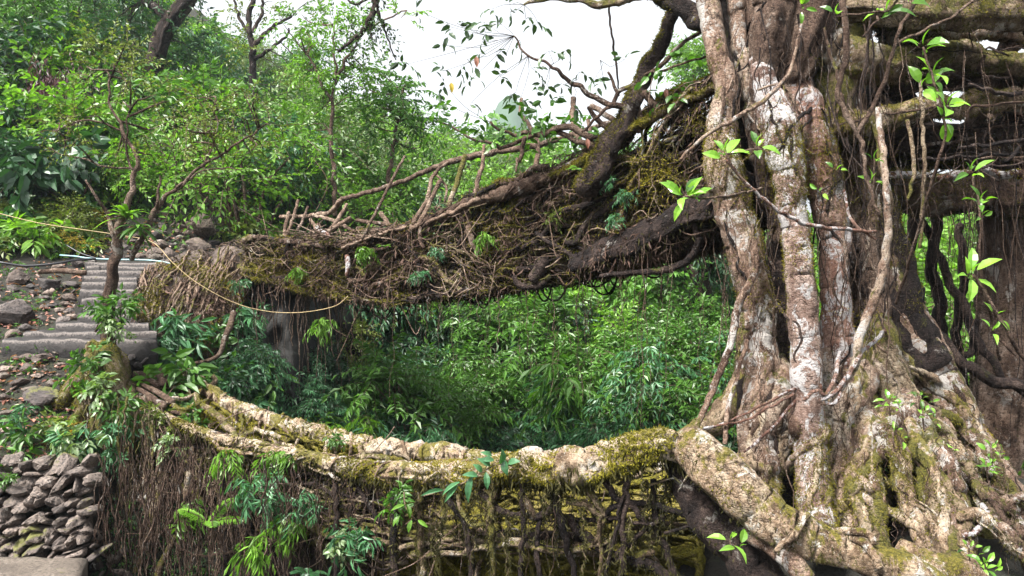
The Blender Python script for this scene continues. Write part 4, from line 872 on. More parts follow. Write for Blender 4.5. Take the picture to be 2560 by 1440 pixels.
# leaning mossy branch that rises from the upper bridge
tb = thing('leaning_tree', 'leaning mossy dark trunk rising from the upper bridge against the white sky', 'tree', P(1475, 470, 9.3))
mb = MB()
tube(mb, PP([(1462, 480, 9.3, 30), (1490, 430, 9.25, 30), (1530, 350, 9.2, 27), (1568, 285, 9.15, 22), (1590, 240, 9.1, 20), (1622, 170, 9.1, 18), (1655, 95, 9, 16), (1690, 25, 8.9, 15), (1730, -40, 8.8, 15)]), 24, .2, .04, 5, .05, 3, .05, fold=.15, fine=.01)
mb.build('trunk', M_['dark'], tb)
mx = MB(); tufts(mx, mb, rm, 5000, lambda c, n: np.clip(n[:, 2]-n[:, 0]*.8, 0, 1)**2, .035, .009, .1); mx.build('moss', M_['mossy_tuft'], tb, smooth=False)
mb = MB()
for i, p in enumerate([[(1570, 270, 9.1, 9), (1530, 262, 9.1, 8), (1480, 240, 9.1, 7), (1430, 205, 9.1, 6), (1375, 165, 9.1, 4), (1320, 140, 9.1, 3), (1285, 90, 9.1, 2)], [(1592, 210, 9.1, 7), (1555, 225, 9.1, 6), (1528, 265, 9.1, 5), (1500, 285, 9.1, 4), (1455, 330, 9.1, 3)], [(1545, 240, 9.1, 5), (1520, 180, 9.1, 3)],
     [(1605, 200, 9, 5), (1660, 160, 8.9, 6), (1710, 110, 8.8, 5), (1780, 60, 8.7, 5)], [(1600, 195, 9, 4), (1680, 165, 8.8, 3), (1770, 140, 8.7, 3)], [(1610, 230, 9, 10), (1635, 260, 9, 9), (1650, 290, 9, 9)], [(1548, 340, 9.2, 8), (1500, 300, 9.3, 7), (1470, 268, 9.3, 5)], [(1590, 250, 9.1, 7), (1600, 290, 9.1, 7), (1595, 330, 9.1, 8)],
     [(1500, 370, 9.4, 6), (1440, 350, 9.6, 7), (1390, 330, 9.7, 6), (1330, 335, 9.8, 6), (1260, 330, 9.9, 4), (1225, 305, 9.9, 3)], [(1480, 345, 9.5, 9), (1420, 320, 9.6, 9), (1370, 330, 9.7, 7), (1310, 345, 9.8, 5)], [(1330, 340, 9.8, 5), (1260, 372, 9.9, 5), (1215, 350, 9.9, 4), (1175, 345, 9.9, 3), (1095, 300, 10, 2)], [(1310, 345, 9.8, 6), (1303, 380, 9.8, 6), (1298, 405, 9.8, 5)]]):
    tube(mb, PP(p), 7, .18, None, 90+i, 0, 3, .03)
mb.build('branch', M_['brown'], tb)
GR = [(1130, 68), (1112, 112), (1142, 58), (1275, 30), (1205, 105), (1240, 128), (1168, 148), (1182, 195), (1108, 178), (1152, 168), (1250, 192), (1112, 212), (1372, 128), (1330, 172), (1422, 122), (1368, 212), (1490, 190), (1402, 208), (1322, 42), (1275, 12), (1232, 22), (1210, 55), (1255, 62), (1300, 100), (1040, 25), (1190, 80), (1345, 60), (1340, 225), (1448, 180), (1430, 262), (1500, 205), (1560, 150), (1290, 230), (1300, 250), (1020, 160), (1090, 235), (1180, 255)]
rng = rg(91); ml, ms = MB(), MB()
brp = PP([(1285, 90, 9.1, 2), (1320, 140, 9.1, 3), (1375, 165, 9.1, 4), (1430, 205, 9.1, 4), (1500, 150, 9, 4), (1310, 12, 9, 3), (1225, 305, 9.9, 3)])[:, :3]
for (x, y) in GR:
    c = P(x, y, 9.1+rng.normal()*.25); a = brp[int(np.argmin(np.linalg.norm(brp-c, axis=1)))]; m = (a+c)/2+np.array([0, 0, -.04])+rng.normal(size=3)*.05
    tube(ms, [[*a, .0035], [*m, .003], [*c, .002]], 3, 0, .12, int(rng.integers(9999)))
    n = int(rng.integers(4, 8)); D = sphere_dirs(rng, 2, -.2); D[:, 1] *= .5
    twigs(ml, rng, np.repeat(c[None], 2, 0), D, .13, max(2, n//2), .125, .058, droop=.3, ang=1., hang=.25, mbs=ms, tr=.002, tm=TC)
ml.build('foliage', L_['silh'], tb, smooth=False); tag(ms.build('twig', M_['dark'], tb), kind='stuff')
ml = MB(); rng = rg(92)
C = np.array([P(1100+400*rng.random(), 265+75*rng.random(), 9.8+rng.normal()*.2) for _ in range(36)])
twigs(ml, rng, C, sphere_dirs(rng, 36, -.1), .3, 6, .13, .07, droop=.3, ang=1., hang=.2, tm=TC)
C = np.array([P(1630+130*rng.random(), 120+130*rng.random(), 8.9+rng.normal()*.2) for _ in range(12)])
twigs(ml, rng, C, sphere_dirs(rng, 12, -.1), .3, 5, .13, .08, droop=.3, ang=1., hang=.2, tm=TC)
ml.build('foliage', L_['mid'], tb, smooth=False)
# leaves turned yellow
for (x, y, s, lb) in [(1190, 152, .13, 'orange leaf hanging among the dark canopy leaves'), (1128, 218, .12, 'yellow leaf hanging low among the dark canopy leaves'), (1664, 234, .12, 'orange leaf hanging beside the leaning mossy trunk'), (1468, 358, .12, 'red orange leaf on a dry stick of the upper bridge')]:
    b = MB(); leaves(b, P(x, y-12, 8.9)[None], np.array([[.1, -.1, -1.]]), np.array([[.1, -1, .2]]), s, s*.5, .5, TC)
    o = b.build('leaf', L_['yellow' if 'yellow' in lb else 'redd'], None, P(x, y-12, 8.9), smooth=False); tag(o, lb, 'leaf')
# dark twig with small leaves at the top left of the sky
ov = thing('overhanging_branch', 'dark overhanging twig with small leaves at the top beside the white sky', 'branch', P(945, -40, 12))
mb, ml, ms = MB(), MB(), MB(); rng = rg(95)
PT = [[(950, -60, 12, 9), (932, 30, 12, 8), (912, 70, 12, 6), (870, 110, 12, 4), (845, 130, 12, 3)], [(938, 10, 12, 6), (960, 70, 12, 3), (975, 110, 12, 2), (990, 150, 12, 1.5)], [(925, 50, 12, 4), (930, 100, 12, 2)], [(940, -20, 12, 5), (890, 10, 12, 3), (860, -10, 12, 2)]]
X = np.concatenate([tube(mb, PP(p), 7, .2, None, i, 0, 3, .02)[0] for i, p in enumerate(PT)])
S = X[rng.integers(len(X), size=80)]; twigs(ml, rng, S, sphere_dirs(rng, 80, -.4), .25, 4, .07, .034, mbs=ms, tr=.002)
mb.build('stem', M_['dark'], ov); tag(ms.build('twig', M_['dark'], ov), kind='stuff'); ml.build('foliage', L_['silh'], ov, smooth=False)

# ------------------------------------------------------------------ leafy shoots close to the camera
def whorl(ml, ms, c, axis, n, L, W, rng, el=.35, bud=True, tb=.6):
    axis = unit(np.asarray(axis, float)); a = unit(np.cross(axis, [0.3, 1, .2])); b = np.cross(axis, a)
    th = np.arange(n)*2.4+rng.random()*6+rng.normal(size=n)*.3; e = el+.5*rng.normal(size=n)
    d = (np.cos(th)[:, None]*a+np.sin(th)[:, None]*b)*np.cos(e)[:, None]+axis*np.sin(e)[:, None]
    base = c+axis*(-np.arange(n)*.012)[:, None]+d*.02
    nr = axis[None]*.9+rng.normal(size=(n, 3))*.25-d*.1
    LL = L*(.5+.6*rng.random(n)); leaves(ml, base+d*.02, d, nr, LL, W*(.8+.4*rng.random(n))*LL/L, np.clip(tb+.35*rng.normal(size=n), 0, .93), TBL)
    st = np.stack([base, base+d*.03], 1); strands(ms, st, np.full((n, 2), .003), 4, rng=rng)
    if bud: leaves(ml, c[None], axis[None], a[None], L*.75, W*.18, .8, TBL)
def sprig(label, stem, ws, kind='gloss', seed=0, name='leafy_shoot', stemm='brown'):
    rng = rg(seed); root = thing(name, label, 'shoot', P(*stem[0][0][:3])); ml, ms = MB(), MB()
    for i, p in enumerate(stem): ms = MB(); tube(ms, PP(p), 6, .1, .03, seed+i, 0, 3, .01); ms.build('stem', M_[stemm], root)
    for (x, y, d, n, L, W, ax) in ws:
        ml, ms = MB(), MB(); whorl(ml, ms, P(x, y, d), ax, max(2, n-1), L*.74, W*.74, rng); o = ml.build('leaf_cluster', L_[kind], root, smooth=False); ms.build('leaf_stalk', M_[stemm], o)
    return root
sprig('shoot with bright green leaves and a long bud in front of the left trunk', [[(1870, 470, 6.2, 3), (1835, 420, 6.2, 3), (1816, 385, 6.2, 3)], [(1816, 385, 6.2, 3), (1860, 378, 6.2, 2), (1892, 372, 6.2, 3)]], [(1814, 384, 6.2, 6, .25, .10, (-.05, -.5, .8)), (1892, 366, 6.2, 6, .21, .09, (.05, -.55, .8))], seed=1)
sprig('shoot of seven glossy leaves hanging over the dark bridge beam', [[(1905, 470, 7.2, 3), (1850, 484, 6.7, 3), (1800, 492, 6.4, 3), (1745, 494, 6.4, 3), (1712, 490, 6.4, 3)]], [(1708, 488, 6.4, 8, .26, .11, (-.35, -.7, .35)), (1735, 494, 6.4, 4, .20, .085, (.2, -.7, .3))], seed=2)
sprig('upper row of pointed leaves at the top right corner', [[(2260, -40, 6.3, 3), (2230, 20, 6.3, 3), (2190, 30, 6.3, 3)], [(2190, 30, 6.3, 3), (2090, 42, 6.3, 2)]], [(2215, 26, 6.3, 6, .27, .10, (.1, -.6, .7)), (2092, 36, 6.3, 3, .2, .10, (-.3, -.7, .5)), (2270, 5, 6.3, 4, .24, .10, (.2, -.7, .4))], seed=3)
sprig('tall shoot with three tiers of broad leaves right of the trunk', [[(2240, 760, 7.2, 4), (2290, 600, 6.8, 4), (2340, 420, 6.4, 4), (2362, 330, 6.4, 3), (2350, 250, 6.4, 3), (2330, 190, 6.4, 3), (2308, 118, 6.4, 3)]], [(2308, 112, 6.4, 6, .24, .10, (0, -.5, .85)), (2334, 182, 6.4, 6, .26, .12, (.1, -.6, .75)), (2368, 262, 6.4, 6, .27, .13, (.1, -.7, .6)), (2305, 215, 6.5, 4, .24, .13, (-.2, -.8, .3)), (2360, 300, 6.4, 4, .24, .13, (.0, -.8, -.2))], seed=4)
sprig('shoot with narrow leaves and long buds at the right below the beam', [[(2500, 900, 7, 4), (2470, 760, 6.6, 4), (2450, 640, 6.4, 3), (2452, 560, 6.4, 3), (2432, 440, 6.4, 3)]], [(2428, 428, 6.4, 6, .22, .07, (0, -.5, .85)), (2452, 504, 6.4, 6, .20, .075, (0, -.55, .8)), (2455, 540, 6.4, 4, .16, .07, (0, -.7, .4))], seed=5)
sprig('star shaped shoot with a big hanging leaf in front of the right gap', [[(2620, 1000, 6.2, 6), (2520, 830, 6, 5), (2470, 740, 6, 4), (2432, 686, 6, 4)]], [(2430, 682, 6, 9, .25, .085, (0, -.75, .6)), (2490, 790, 6, 3, .16, .06, (.2, -.7, .5))], seed=6)
sprig('two small leaves beside the long crack of the reddish trunk', [[(2105, 440, 6.9, 2), (2090, 425, 6.9, 2)], [(2075, 465, 6.9, 2), (2050, 478, 6.9, 2)]], [(2092, 425, 6.9, 3, .17, .08, (.1, -.8, .4)), (2052, 478, 6.9, 2, .17, .08, (-.3, -.8, .2))], seed=7)
sprig('slim shoot with narrow pale leaves in front of the pale liana', [[(2180, 520, 6.9, 2), (2185, 440, 6.9, 2), (2186, 395, 6.9, 2)]], [(2186, 400, 6.9, 5, .20, .05, (0, -.4, .9)), (2180, 452, 6.9, 6, .16, .05, (0, -.6, .7))], seed=8)
sprig('small pale leaf spray at the top of the braided trunk', [[(2010, -10, 7.2, 2), (2005, 20, 7.2, 2)]], [(2004, 20, 7.2, 5, .15, .05, (-.1, -.8, -.3))], seed=9)
sprig('pair of bright leaves low at the right edge by the dark trunk', [[(2540, 890, 6.6, 3), (2500, 850, 6.6, 3), (2480, 822, 6.6, 3)]], [(2482, 828, 6.6, 4, .22, .06, (0, -.7, .6))], seed=10)
for i, (x, y, d, n, s, lb) in enumerate([(2225, 1000, 7.2, 8, .16, 'leafy sprout on the mossy buttress crest'), (2300, 990, 7.3, 8, .12, 'small bright sprout right of the leafy sprout on the buttress'), (2310, 1035, 7.2, 6, .12, 'sprout hanging below the buttress crest'), (2480, 1120, 7.2, 9, .13, 'bright sprout high on the right buttress'),
     (2470, 1165, 7.1, 8, .12, 'sprout just below another one on the right buttress'), (2425, 1370, 6.4, 6, .13, 'pale sprout beside the whitish crooked root'), (2465, 1410, 6.2, 12, .14, 'dense light green rosette at the bottom right'), (1828, 1350, 6.3, 4, .22, 'two bladed bright shoot under the big cream root'), (2235, 1080, 7, 3, .14, 'single hanging leaf on the mossy root'), (2350, 1110, 7.2, 5, .11, 'tiny yellow green sprout on the buttress slope')]):
    sprig(lb, [[(x, y+40, d, 2), (x-3, y, d, 2)]], [(x, y, d, n, s, s*.42, (0, -.6, .8)), (x+22, y+18, d, max(2, n//2), s*.8, s*.35, (.2, -.7, .5))], 'bright' if i % 3 else 'gloss', 40+i, 'sprout')
# ------------------------------------------------------------------ lower root bridge
def curve_at(C, u):
    C = np.asarray(C); ln = np.concatenate([[0], np.cumsum(np.linalg.norm(np.diff(C[:, :3], axis=0), axis=1))]); ln /= ln[-1]
    return np.stack([np.interp(u, ln, C[:, k]) for k in range(C.shape[1])], -1)
def wrapper(mb, C, u0, u1, turns, r, seed, off=1.05, k=6, ph=0.):
    """a thin root winding round a thicker one"""
    n = int(abs(u1-u0)*260)+8; u = np.linspace(u0, u1, n); c = curve_at(C, u); T = unit(np.gradient(c[:, :3], axis=0))
    N = unit(np.cross(T, [0, 0, 1.])); B = np.cross(N, T); a = ph+np.linspace(0, turns*6.283, n)+.7*vnoise(c[:, :3]*2, seed)
    X = c[:, :3]+(np.cos(a)[:, None]*N+np.sin(a)[:, None]*B)*(c[:, 3:4]*off)
    tube(mb, np.column_stack([X, np.full(n, r)]), k, .2, None, seed)
LN_ = PP([(285, 880, 12.1, 7), (302, 930, 11.9, 8), (328, 968, 11.7, 8), (360, 1005, 11.4, 9), (395, 1032, 11.1, 9.5), (430, 1052, 10.8, 10), (478, 1073, 10.5, 11), (524, 1090, 10.2, 11), (602, 1108, 9.8, 12), (673, 1126, 9.45, 13), (744, 1140, 9.15, 15), (815, 1155, 8.9, 18), (900, 1172, 8.6, 21), (960, 1181, 8.4, 24), (1062, 1187, 8.1, 27), (1169, 1182, 7.85, 31), (1260, 1174, 7.65, 33), (1300, 1162, 7.5, 37), (1346, 1170, 7.4, 42), (1400, 1170, 7.3, 43), (1460, 1166, 7.2, 43), (1541, 1142, 7.05, 40), (1590, 1122, 7.0, 38), (1630, 1108, 6.95, 34), (1690, 1112, 6.95, 36), (1735, 1118, 6.95, 38)])
LF_ = PP([(378, 800, 13.6, 8), (382, 830, 13.4, 8), (406, 880, 13.1, 11), (443, 915, 12.8, 12), (478, 938, 12.5, 13), (505, 965, 12.2, 14), (540, 988, 11.9, 14), (567, 1006, 11.7, 15), (620, 1030, 11.3, 16), (673, 1048, 11, 18), (744, 1070, 10.6, 19), (815, 1089, 10.3, 20), (900, 1112, 10, 21), (956, 1122, 9.8, 21), (1062, 1132, 9.5, 21), (1169, 1145, 9.2, 22), (1240, 1158, 9, 20), (1330, 1172, 8.8, 20), (1480, 1180, 8.5, 22), (1620, 1170, 8.3, 24), (1760, 1140, 8.1, 24)])
lb = thing('root_bridge', 'lower root bridge with two twisted handrails sagging from the stairs to the fig tree', 'bridge', P(900, 1400, 9))
def rail(name, C, mat, seed, wr, label):
    mb = MB(); tube(mb, C, 36, .26, .03, seed, .08, 3, .03, fold=.22, fine=.012); o = mb.build(name, M_[mat], lb); tag(o, label)
    for i, (a, b, t, r, off) in enumerate(wr):
        w_ = MB(); wrapper(w_, C, a, b, t, r*.62, seed+i+3, off, 8, i*2.1); w_.build('winding_root', M_[[mat, 'pale', mat, 'moss'][i % 4]], o); V, Q, T = w_.arrays(); mb.add(V, Q, T)
    return mb
nr = rail('handrail', LN_, 'cream', 21, [(0, .62, 5, .028, .95), (.02, .66, 6, .022, 1.1), (.05, .5, -7, .018, 1.1), (.3, .72, 4, .03, .9), (.12, .4, 9, .014, 1.2), (.42, .7, 8, .016, 1.1), (.0, .3, -4, .026, 1.1), (.55, .8, 2, .03, .85), (.0, .45, 11, .010, 1.2), (.6, .98, 3, .016, 1.0), (.5, .9, -4, .012, 1.05), (.1, .6, 15, .010, 1.15)], 'thicker near handrail')
fr = rail('handrail', LF_, 'cream', 41, [(0.1, .95, 24, .024, .95), (.15, .9, -19, .018, 1.0), (.2, .6, 34, .016, 1.05), (.4, .95, 30, .017, 1.05)], 'knobbly far handrail')
mb = MB()   # roots between the rails and the little posts that tie them
for i, p in enumerate([[(488, 985, 11.6, 9), (503, 1011, 11.4, 11), (542, 1040, 11, 12), (575, 1078, 10.6, 12), (600, 1095, 10.3, 11), (640, 1105, 10.0, 10), (720, 1120, 9.8, 8)], [(600, 1095, 10.3, 8), (625, 1078, 10.4, 7), (660, 1080, 10.5, 8), (700, 1095, 10.2, 8)], [(638, 1070, 10.9, 7), (670, 1093, 10.5, 8), (751, 1132, 9.9, 8)], [(900, 1102, 10, 7), (903, 1132, 9.6, 8), (960, 1148, 9.3, 9), (1041, 1166, 8.8, 9)],
     [(898, 1100, 9.95, 8), (901, 1120, 9.8, 7), (912, 1160, 9.3, 6)], [(1100, 1122, 9.4, 6), (1108, 1130, 9.25, 7), (1096, 1160, 9, 7)], [(1115, 1122, 9.4, 5), (1122, 1134, 9.25, 6), (1118, 1160, 9, 6)], [(812, 1080, 10.3, 9), (822, 1100, 10.1, 8), (812, 1138, 9.8, 7)], [(470, 975, 12, 6), (485, 1012, 11.6, 6), (490, 1060, 11, 6), (486, 1090, 10.6, 5)],
     [(598, 1020, 11.4, 6), (606, 1050, 11.1, 5), (604, 1075, 10.9, 5)], [(420, 1000, 11.3, 6), (480, 990, 11.7, 7), (520, 968, 12.1, 8), (538, 952, 12.2, 9), (530, 940, 12.2, 8)], [(452, 930, 12.4, 10), (470, 925, 12.4, 10), (476, 945, 12.4, 9), (450, 965, 12, 8)], [(430, 1012, 11.1, 7), (470, 1020, 11.1, 7), (520, 1000, 11.6, 6)], [(335, 962, 11.6, 6), (380, 970, 11.6, 6), (430, 968, 11.8, 6), (456, 975, 11.9, 6)], [(470, 985, 11.9, 5), (428, 1000, 11.4, 5), (402, 1022, 11.1, 5)],
     [(1105, 1150, 9.0, 6), (1180, 1158, 8.8, 7), (1280, 1162, 8.6, 6)], [(520, 1092, 10.1, 6), (560, 1122, 9.8, 7), (620, 1130, 9.6, 6), (700, 1150, 9.3, 6)], [(640, 1118, 9.7, 6), (720, 1152, 9.2, 7), (790, 1172, 8.9, 7), (850, 1200, 8.7, 6)]]):
    q = PP(p); q[:, 3] *= .72; b = MB(); tube(b, q, 9, .2, .03, 140+i, 0, 3, .03, fine=.004); b.build('cross_root', M_['cream' if i % 3 else 'moss'], lb); V, Q, T = b.arrays(); fr.add(V, Q, T)
for i in range(26):
    u = .2+.72*i/26; c = curve_at(LF_, np.array([u]))[0]; b = MB(); rng = rg(150+i)
    tube(b, [[c[0]+rng.normal()*.04, c[1]-.02, c[2]+c[3]*1.2, .022], [c[0]+rng.normal()*.04, c[1]-c[3]-.03, c[2], .026], [c[0]+rng.normal()*.1, c[1]-.1, c[2]-.22, .022], [c[0]+rng.normal()*.2, c[1]-.2, c[2]-.5, .02]], 7, .2, .03, 160+i, 0, 3, .02)
    b.build('rail_post', M_['cream'], lb)
def LS(u, v, w):   # v metres below the rails, w 0 near rail .. 1 far rail
    a = curve_at(LN_, u)[..., :3]; b = curve_at(LF_, np.clip(u*1.0, 0, 1))[..., :3]; p = a+(b-a)*w[..., None]; p = p.copy(); p[..., 2] -= v; return p
rng = rg(170)
mb = MB()   # deck of interlaced roots
for i in range(150):
    u0 = rng.random()*.95; n = 6
    if u0 > .5 and rng.random() < .7: continue
    u = u0+np.linspace(0, .1+.2*rng.random(), n); w = np.clip(.05+.9*rng.random()+np.cumsum(rng.normal(size=n))*.08, 0, 1); v = .62+.25*rng.random()+rng.normal(size=n)*.04-.25*np.clip(.25-u, 0, 1)*2
    r = .018+.035*rng.random()**2; tube(mb, np.column_stack([LS(np.clip(u, 0, 1), v, w), np.full(n, r)]), 7, .2, .07, 2000+i, 0, 3, .03)
mb.build('deck', M_['moss'], lb); dk = mb
for i, p in enumerate([[(335, 934, 11.9, 7), (382, 944, 11.9, 8)], [(332, 940, 11.7, 6), (400, 964, 11.6, 9)], [(352, 960, 11.5, 5), (432, 1006, 11.3, 9)], [(356, 996, 11.2, 7), (416, 1013, 11.1, 7)], [(392, 916, 12.1, 9), (418, 960, 11.7, 11)], [(374, 924, 12.1, 8), (402, 964, 11.7, 10)], [(386, 920, 12.0, 8), (410, 962, 11.6, 9)], [(345, 972, 11.4, 6), (410, 1018, 11, 8)], [(425, 1030, 11.1, 6), (470, 1040, 11, 7)], [(340, 950, 11.6, 5), (395, 962, 11.7, 6)]]):
    b = MB(); q = PP(p); m = (q[0]+q[1])/2; m[2] += .02; tube(b, [q[0], m, q[1]], 10, .12, .06, 180+i); b.build('deck_log', M_['brown'], lb)
mb = MB(); mbp = MB()   # root curtains: near side and far side
for i in range(460):
    u0 = rng.random()**.8; n = 5; vert = rng.random() < .5
    if vert: u = u0+rng.normal()*.03*np.linspace(0, 1, n); v = np.linspace(.05, .5+.7*rng.random(), n)
    else: u = u0+np.linspace(0, .06+.14*rng.random(), n); v = np.clip(.1+.8*rng.random()+np.cumsum(rng.normal(size=n))*.09, .06, 1.2)
    if u0 > .62 and rng.random() < .9: continue
    w = np.full(n, .02+.10*rng.random())+rng.normal(size=n)*.015; r = .008+.022*rng.random()**2.5
    tube(mb if rng.random() < .55 else mbp, np.column_stack([LS(np.clip(u, 0, 1), v, w), np.full(n, r)]), 6, .2, .06, 2300+i, 0, 3, .03)
mb.build('side_lattice', M_['dark'], lb); mbp.build('side_lattice', M_['moss'], lb); nl_ = mb
V, Q, T = mbp.arrays(); nl_.add(V, Q, T)
mb = MB()
for i in range(330):
    u0 = .25+.75*rng.random(); n = 6; u = u0+np.linspace(0, .08+.16*rng.random(), n)*(1 if rng.random() < .7 else .25); v = np.clip(.12+.85*rng.random()+np.cumsum(rng.normal(size=n))*.07+np.linspace(0, rng.normal()*.3, n), .08, 1.3)
    w = 1.0-.40*np.clip(v-.1, 0, 1.3)-.10*rng.random()+rng.normal(size=n)*.02; r = .012+.030*rng.random()**2
    tube(mb, np.column_stack([LS(np.clip(u, 0, 1), v, w), np.full(n, r)]), 7, .22, .06, 2800+i, 0, 3, .03)
far_mb = mb
# thick mossy bank of matted roots behind the far lattice
nu, nv = 90, 22
U, Vv = np.meshgrid(np.linspace(.12, 1, nu), np.linspace(.12, 1.9, nv), indexing='ij')
S = LS(U.ravel(), Vv.ravel(), 1.04-.40*np.clip(Vv.ravel()-.1, 0, 1.3)); nz = fbm(S*2.2, 4, 4); S[:, 1] += .16*nz; S[:, 2] += .05*fbm(S*3, 9, 2)
i = np.arange(nu-1)[:, None]*nv; j = np.arange(nv-1)[None]
Qs = np.stack([i+j, i+j+1, i+nv+j+1, i+nv+j], -1).reshape(-1, 4)
B2 = S+np.array([.05, .35, 0]); mb2 = MB(); n0 = len(S)
mb2.add(np.vstack([S, B2]), np.vstack([Qs, Qs[:, ::-1]+n0]), None, .4)
mb2.build('root_mat', M_['goldmoss'], lb)
far_mb.build('side_lattice', M_['goldmoss'], lb)
HR = [[(1460, 1195, 7.2, 8), (1470, 1230, 7.2, 8), (1497, 1260, 7.2, 8), (1517, 1292, 7.2, 8)], [(1495, 1180, 7.15, 9), (1520, 1212, 7.1, 9), (1538, 1240, 7.1, 8), (1557, 1255, 7.1, 8), (1592, 1280, 7.1, 8), (1617, 1306, 7.1, 8)], [(1515, 1290, 7.2, 7), (1530, 1267, 7.15, 7), (1570, 1257, 7.1, 8), (1617, 1260, 7.1, 8), (1680, 1277, 7, 8), (1720, 1290, 7, 8)],
      [(1417, 1250, 7.3, 9), (1465, 1262, 7.25, 9), (1506, 1290, 7.2, 8)], [(1386, 1210, 7.3, 12), (1388, 1267, 7.3, 12), (1402, 1306, 7.3, 10), (1420, 1370, 7.35, 8), (1440, 1450, 7.4, 7)], [(1303, 1190, 7.45, 7), (1306, 1305, 7.4, 7), (1306, 1370, 7.4, 7), (1300, 1450, 7.4, 6)], [(1305, 1230, 7.45, 8), (1320, 1265, 7.4, 9), (1336, 1294, 7.4, 8)], [(1336, 1296, 7.4, 9), (1367, 1281, 7.35, 9), (1384, 1260, 7.3, 8)],
      [(1200, 1230, 7.8, 8), (1230, 1256, 7.7, 8), (1270, 1286, 7.6, 8), (1310, 1286, 7.5, 7), (1336, 1296, 7.4, 7)], [(1150, 1200, 7.8, 7), (1152, 1265, 7.8, 6), (1175, 1308, 7.7, 6), (1212, 1310, 7.7, 5)], [(1520, 1296, 7.2, 5), (1617, 1310, 7.1, 5), (1660, 1300, 7.05, 5)], [(1660, 1290, 7.05, 6), (1640, 1306, 7.1, 6), (1590, 1345, 7.2, 6), (1542, 1388, 7.3, 6), (1520, 1410, 7.3, 5)], [(1512, 1300, 7.2, 7), (1500, 1330, 7.25, 7), (1484, 1358, 7.3, 7)],
      [(1634, 1200, 7.05, 8), (1636, 1300, 7.1, 9), (1660, 1366, 7.1, 9), (1690, 1450, 7.1, 9)], [(1420, 1290, 7.4, 11), (1450, 1330, 7.4, 13), (1484, 1360, 7.35, 13), (1544, 1393, 7.3, 13), (1630, 1415, 7.2, 13), (1700, 1450, 7.1, 13)], [(1050, 1215, 8.1, 9), (1048, 1300, 8.1, 10), (1052, 1380, 8.1, 9), (1060, 1460, 8.1, 9)], [(985, 1210, 8.3, 10), (990, 1290, 8.3, 12), (985, 1380, 8.3, 10), (990, 1460, 8.3, 9)],
      [(1090, 1215, 8, 7), (1130, 1260, 7.9, 8), (1165, 1320, 7.8, 8), (1180, 1450, 7.8, 8)], [(1240, 1200, 7.65, 8), (1225, 1300, 7.65, 9), (1232, 1450, 7.6, 8)], [(1440, 1300, 7.4, 6), (1530, 1300, 7.25, 6)], [(1350, 1290, 7.4, 7), (1342, 1380, 7.4, 7), (1352, 1460, 7.4, 6)], [(1560, 1330, 7.6, 8), (1610, 1370, 7.6, 9), (1650, 1430, 7.5, 9)], [(1200, 1330, 7.9, 9), (1300, 1345, 7.8, 10), (1400, 1335, 7.8, 10), (1470, 1350, 7.7, 9)],
      [(1540, 1130, 7.0, 9), (1565, 1200, 7.05, 9), (1560, 1300, 7.1, 8), (1552, 1450, 7.2, 8)], [(1500, 1290, 7.2, 5), (1502, 1360, 7.2, 5), (1500, 1450, 7.2, 5)]]
for i, p in enumerate(HR):
    b = MB(); tube(b, PP(p), 10, .22, .03, 230+i, 0, 3, .025); b.build('lattice_root', M_['dark' if i % 3 else 'moss'], lb); V, Q, T = b.arrays(); nl_.add(V, Q, T)
# props and hanging roots below the left half
for i, (p, m) in enumerate([([(412, 1115, 10.6, 7), (402, 1180, 10.5, 9), (386, 1270, 10.3, 12), (366, 1335, 10.2, 14), (338, 1420, 10, 16), (320, 1480, 9.9, 18)], 'cream'), ([(406, 1090, 10.5, 4), (390, 1190, 10.4, 4), (364, 1290, 10.2, 4), (352, 1345, 10.1, 4)], 'brown'), ([(372, 1240, 10.4, 7), (350, 1250, 10.4, 8), (400, 1205, 10.5, 7), (418, 1180, 10.6, 6)], 'pale'), ([(472, 1180, 10.1, 8), (466, 1250, 10.1, 9), (457, 1310, 10, 8), (450, 1380, 10, 8)], 'cream'),
     ([(490, 1200, 10, 4), (440, 1290, 10, 4), (390, 1345, 10, 4), (360, 1355, 10, 4)], 'brown'), ([(300, 1080, 10.8, 9), (305, 1180, 10.7, 10), (318, 1300, 10.4, 9), (316, 1420, 10.2, 9)], 'moss'), ([(330, 1060, 10.9, 12), (335, 1180, 10.8, 14), (340, 1300, 10.6, 14), (345, 1440, 10.4, 16)], 'moss'), ([(265, 1120, 10.8, 7), (266, 1200, 10.8, 7), (268, 1290, 10.6, 6)], 'moss'), ([(255, 1265, 10.4, 8), (275, 1262, 10.4, 8), (298, 1270, 10.4, 7), (310, 1262, 10.4, 6)], 'brown'),
     ([(440, 1340, 9.9, 6), (420, 1380, 9.8, 8), (400, 1420, 9.7, 9), (385, 1470, 9.6, 10)], 'moss'), ([(430, 1350, 9.9, 4), (460, 1375, 9.8, 3), (510, 1390, 9.7, 3), (570, 1380, 9.5, 3), (620, 1360, 9.4, 2)], 'brown'), ([(560, 1190, 9.7, 7), (556, 1280, 9.7, 8), (566, 1360, 9.7, 7), (560, 1460, 9.6, 7)], 'dark'), ([(690, 1190, 9.3, 8), (694, 1290, 9.3, 9), (684, 1380, 9.3, 8), (690, 1470, 9.3, 8)], 'dark'), ([(838, 1210, 8.8, 7), (842, 1300, 8.8, 7), (838, 1460, 8.8, 6)], 'dark')]):
    b = MB(); tube(b, PP(p), 10, .18, .035, 260+i, 0, 3, .02); b.build('prop_root', M_[m], lb)
mb = MB()
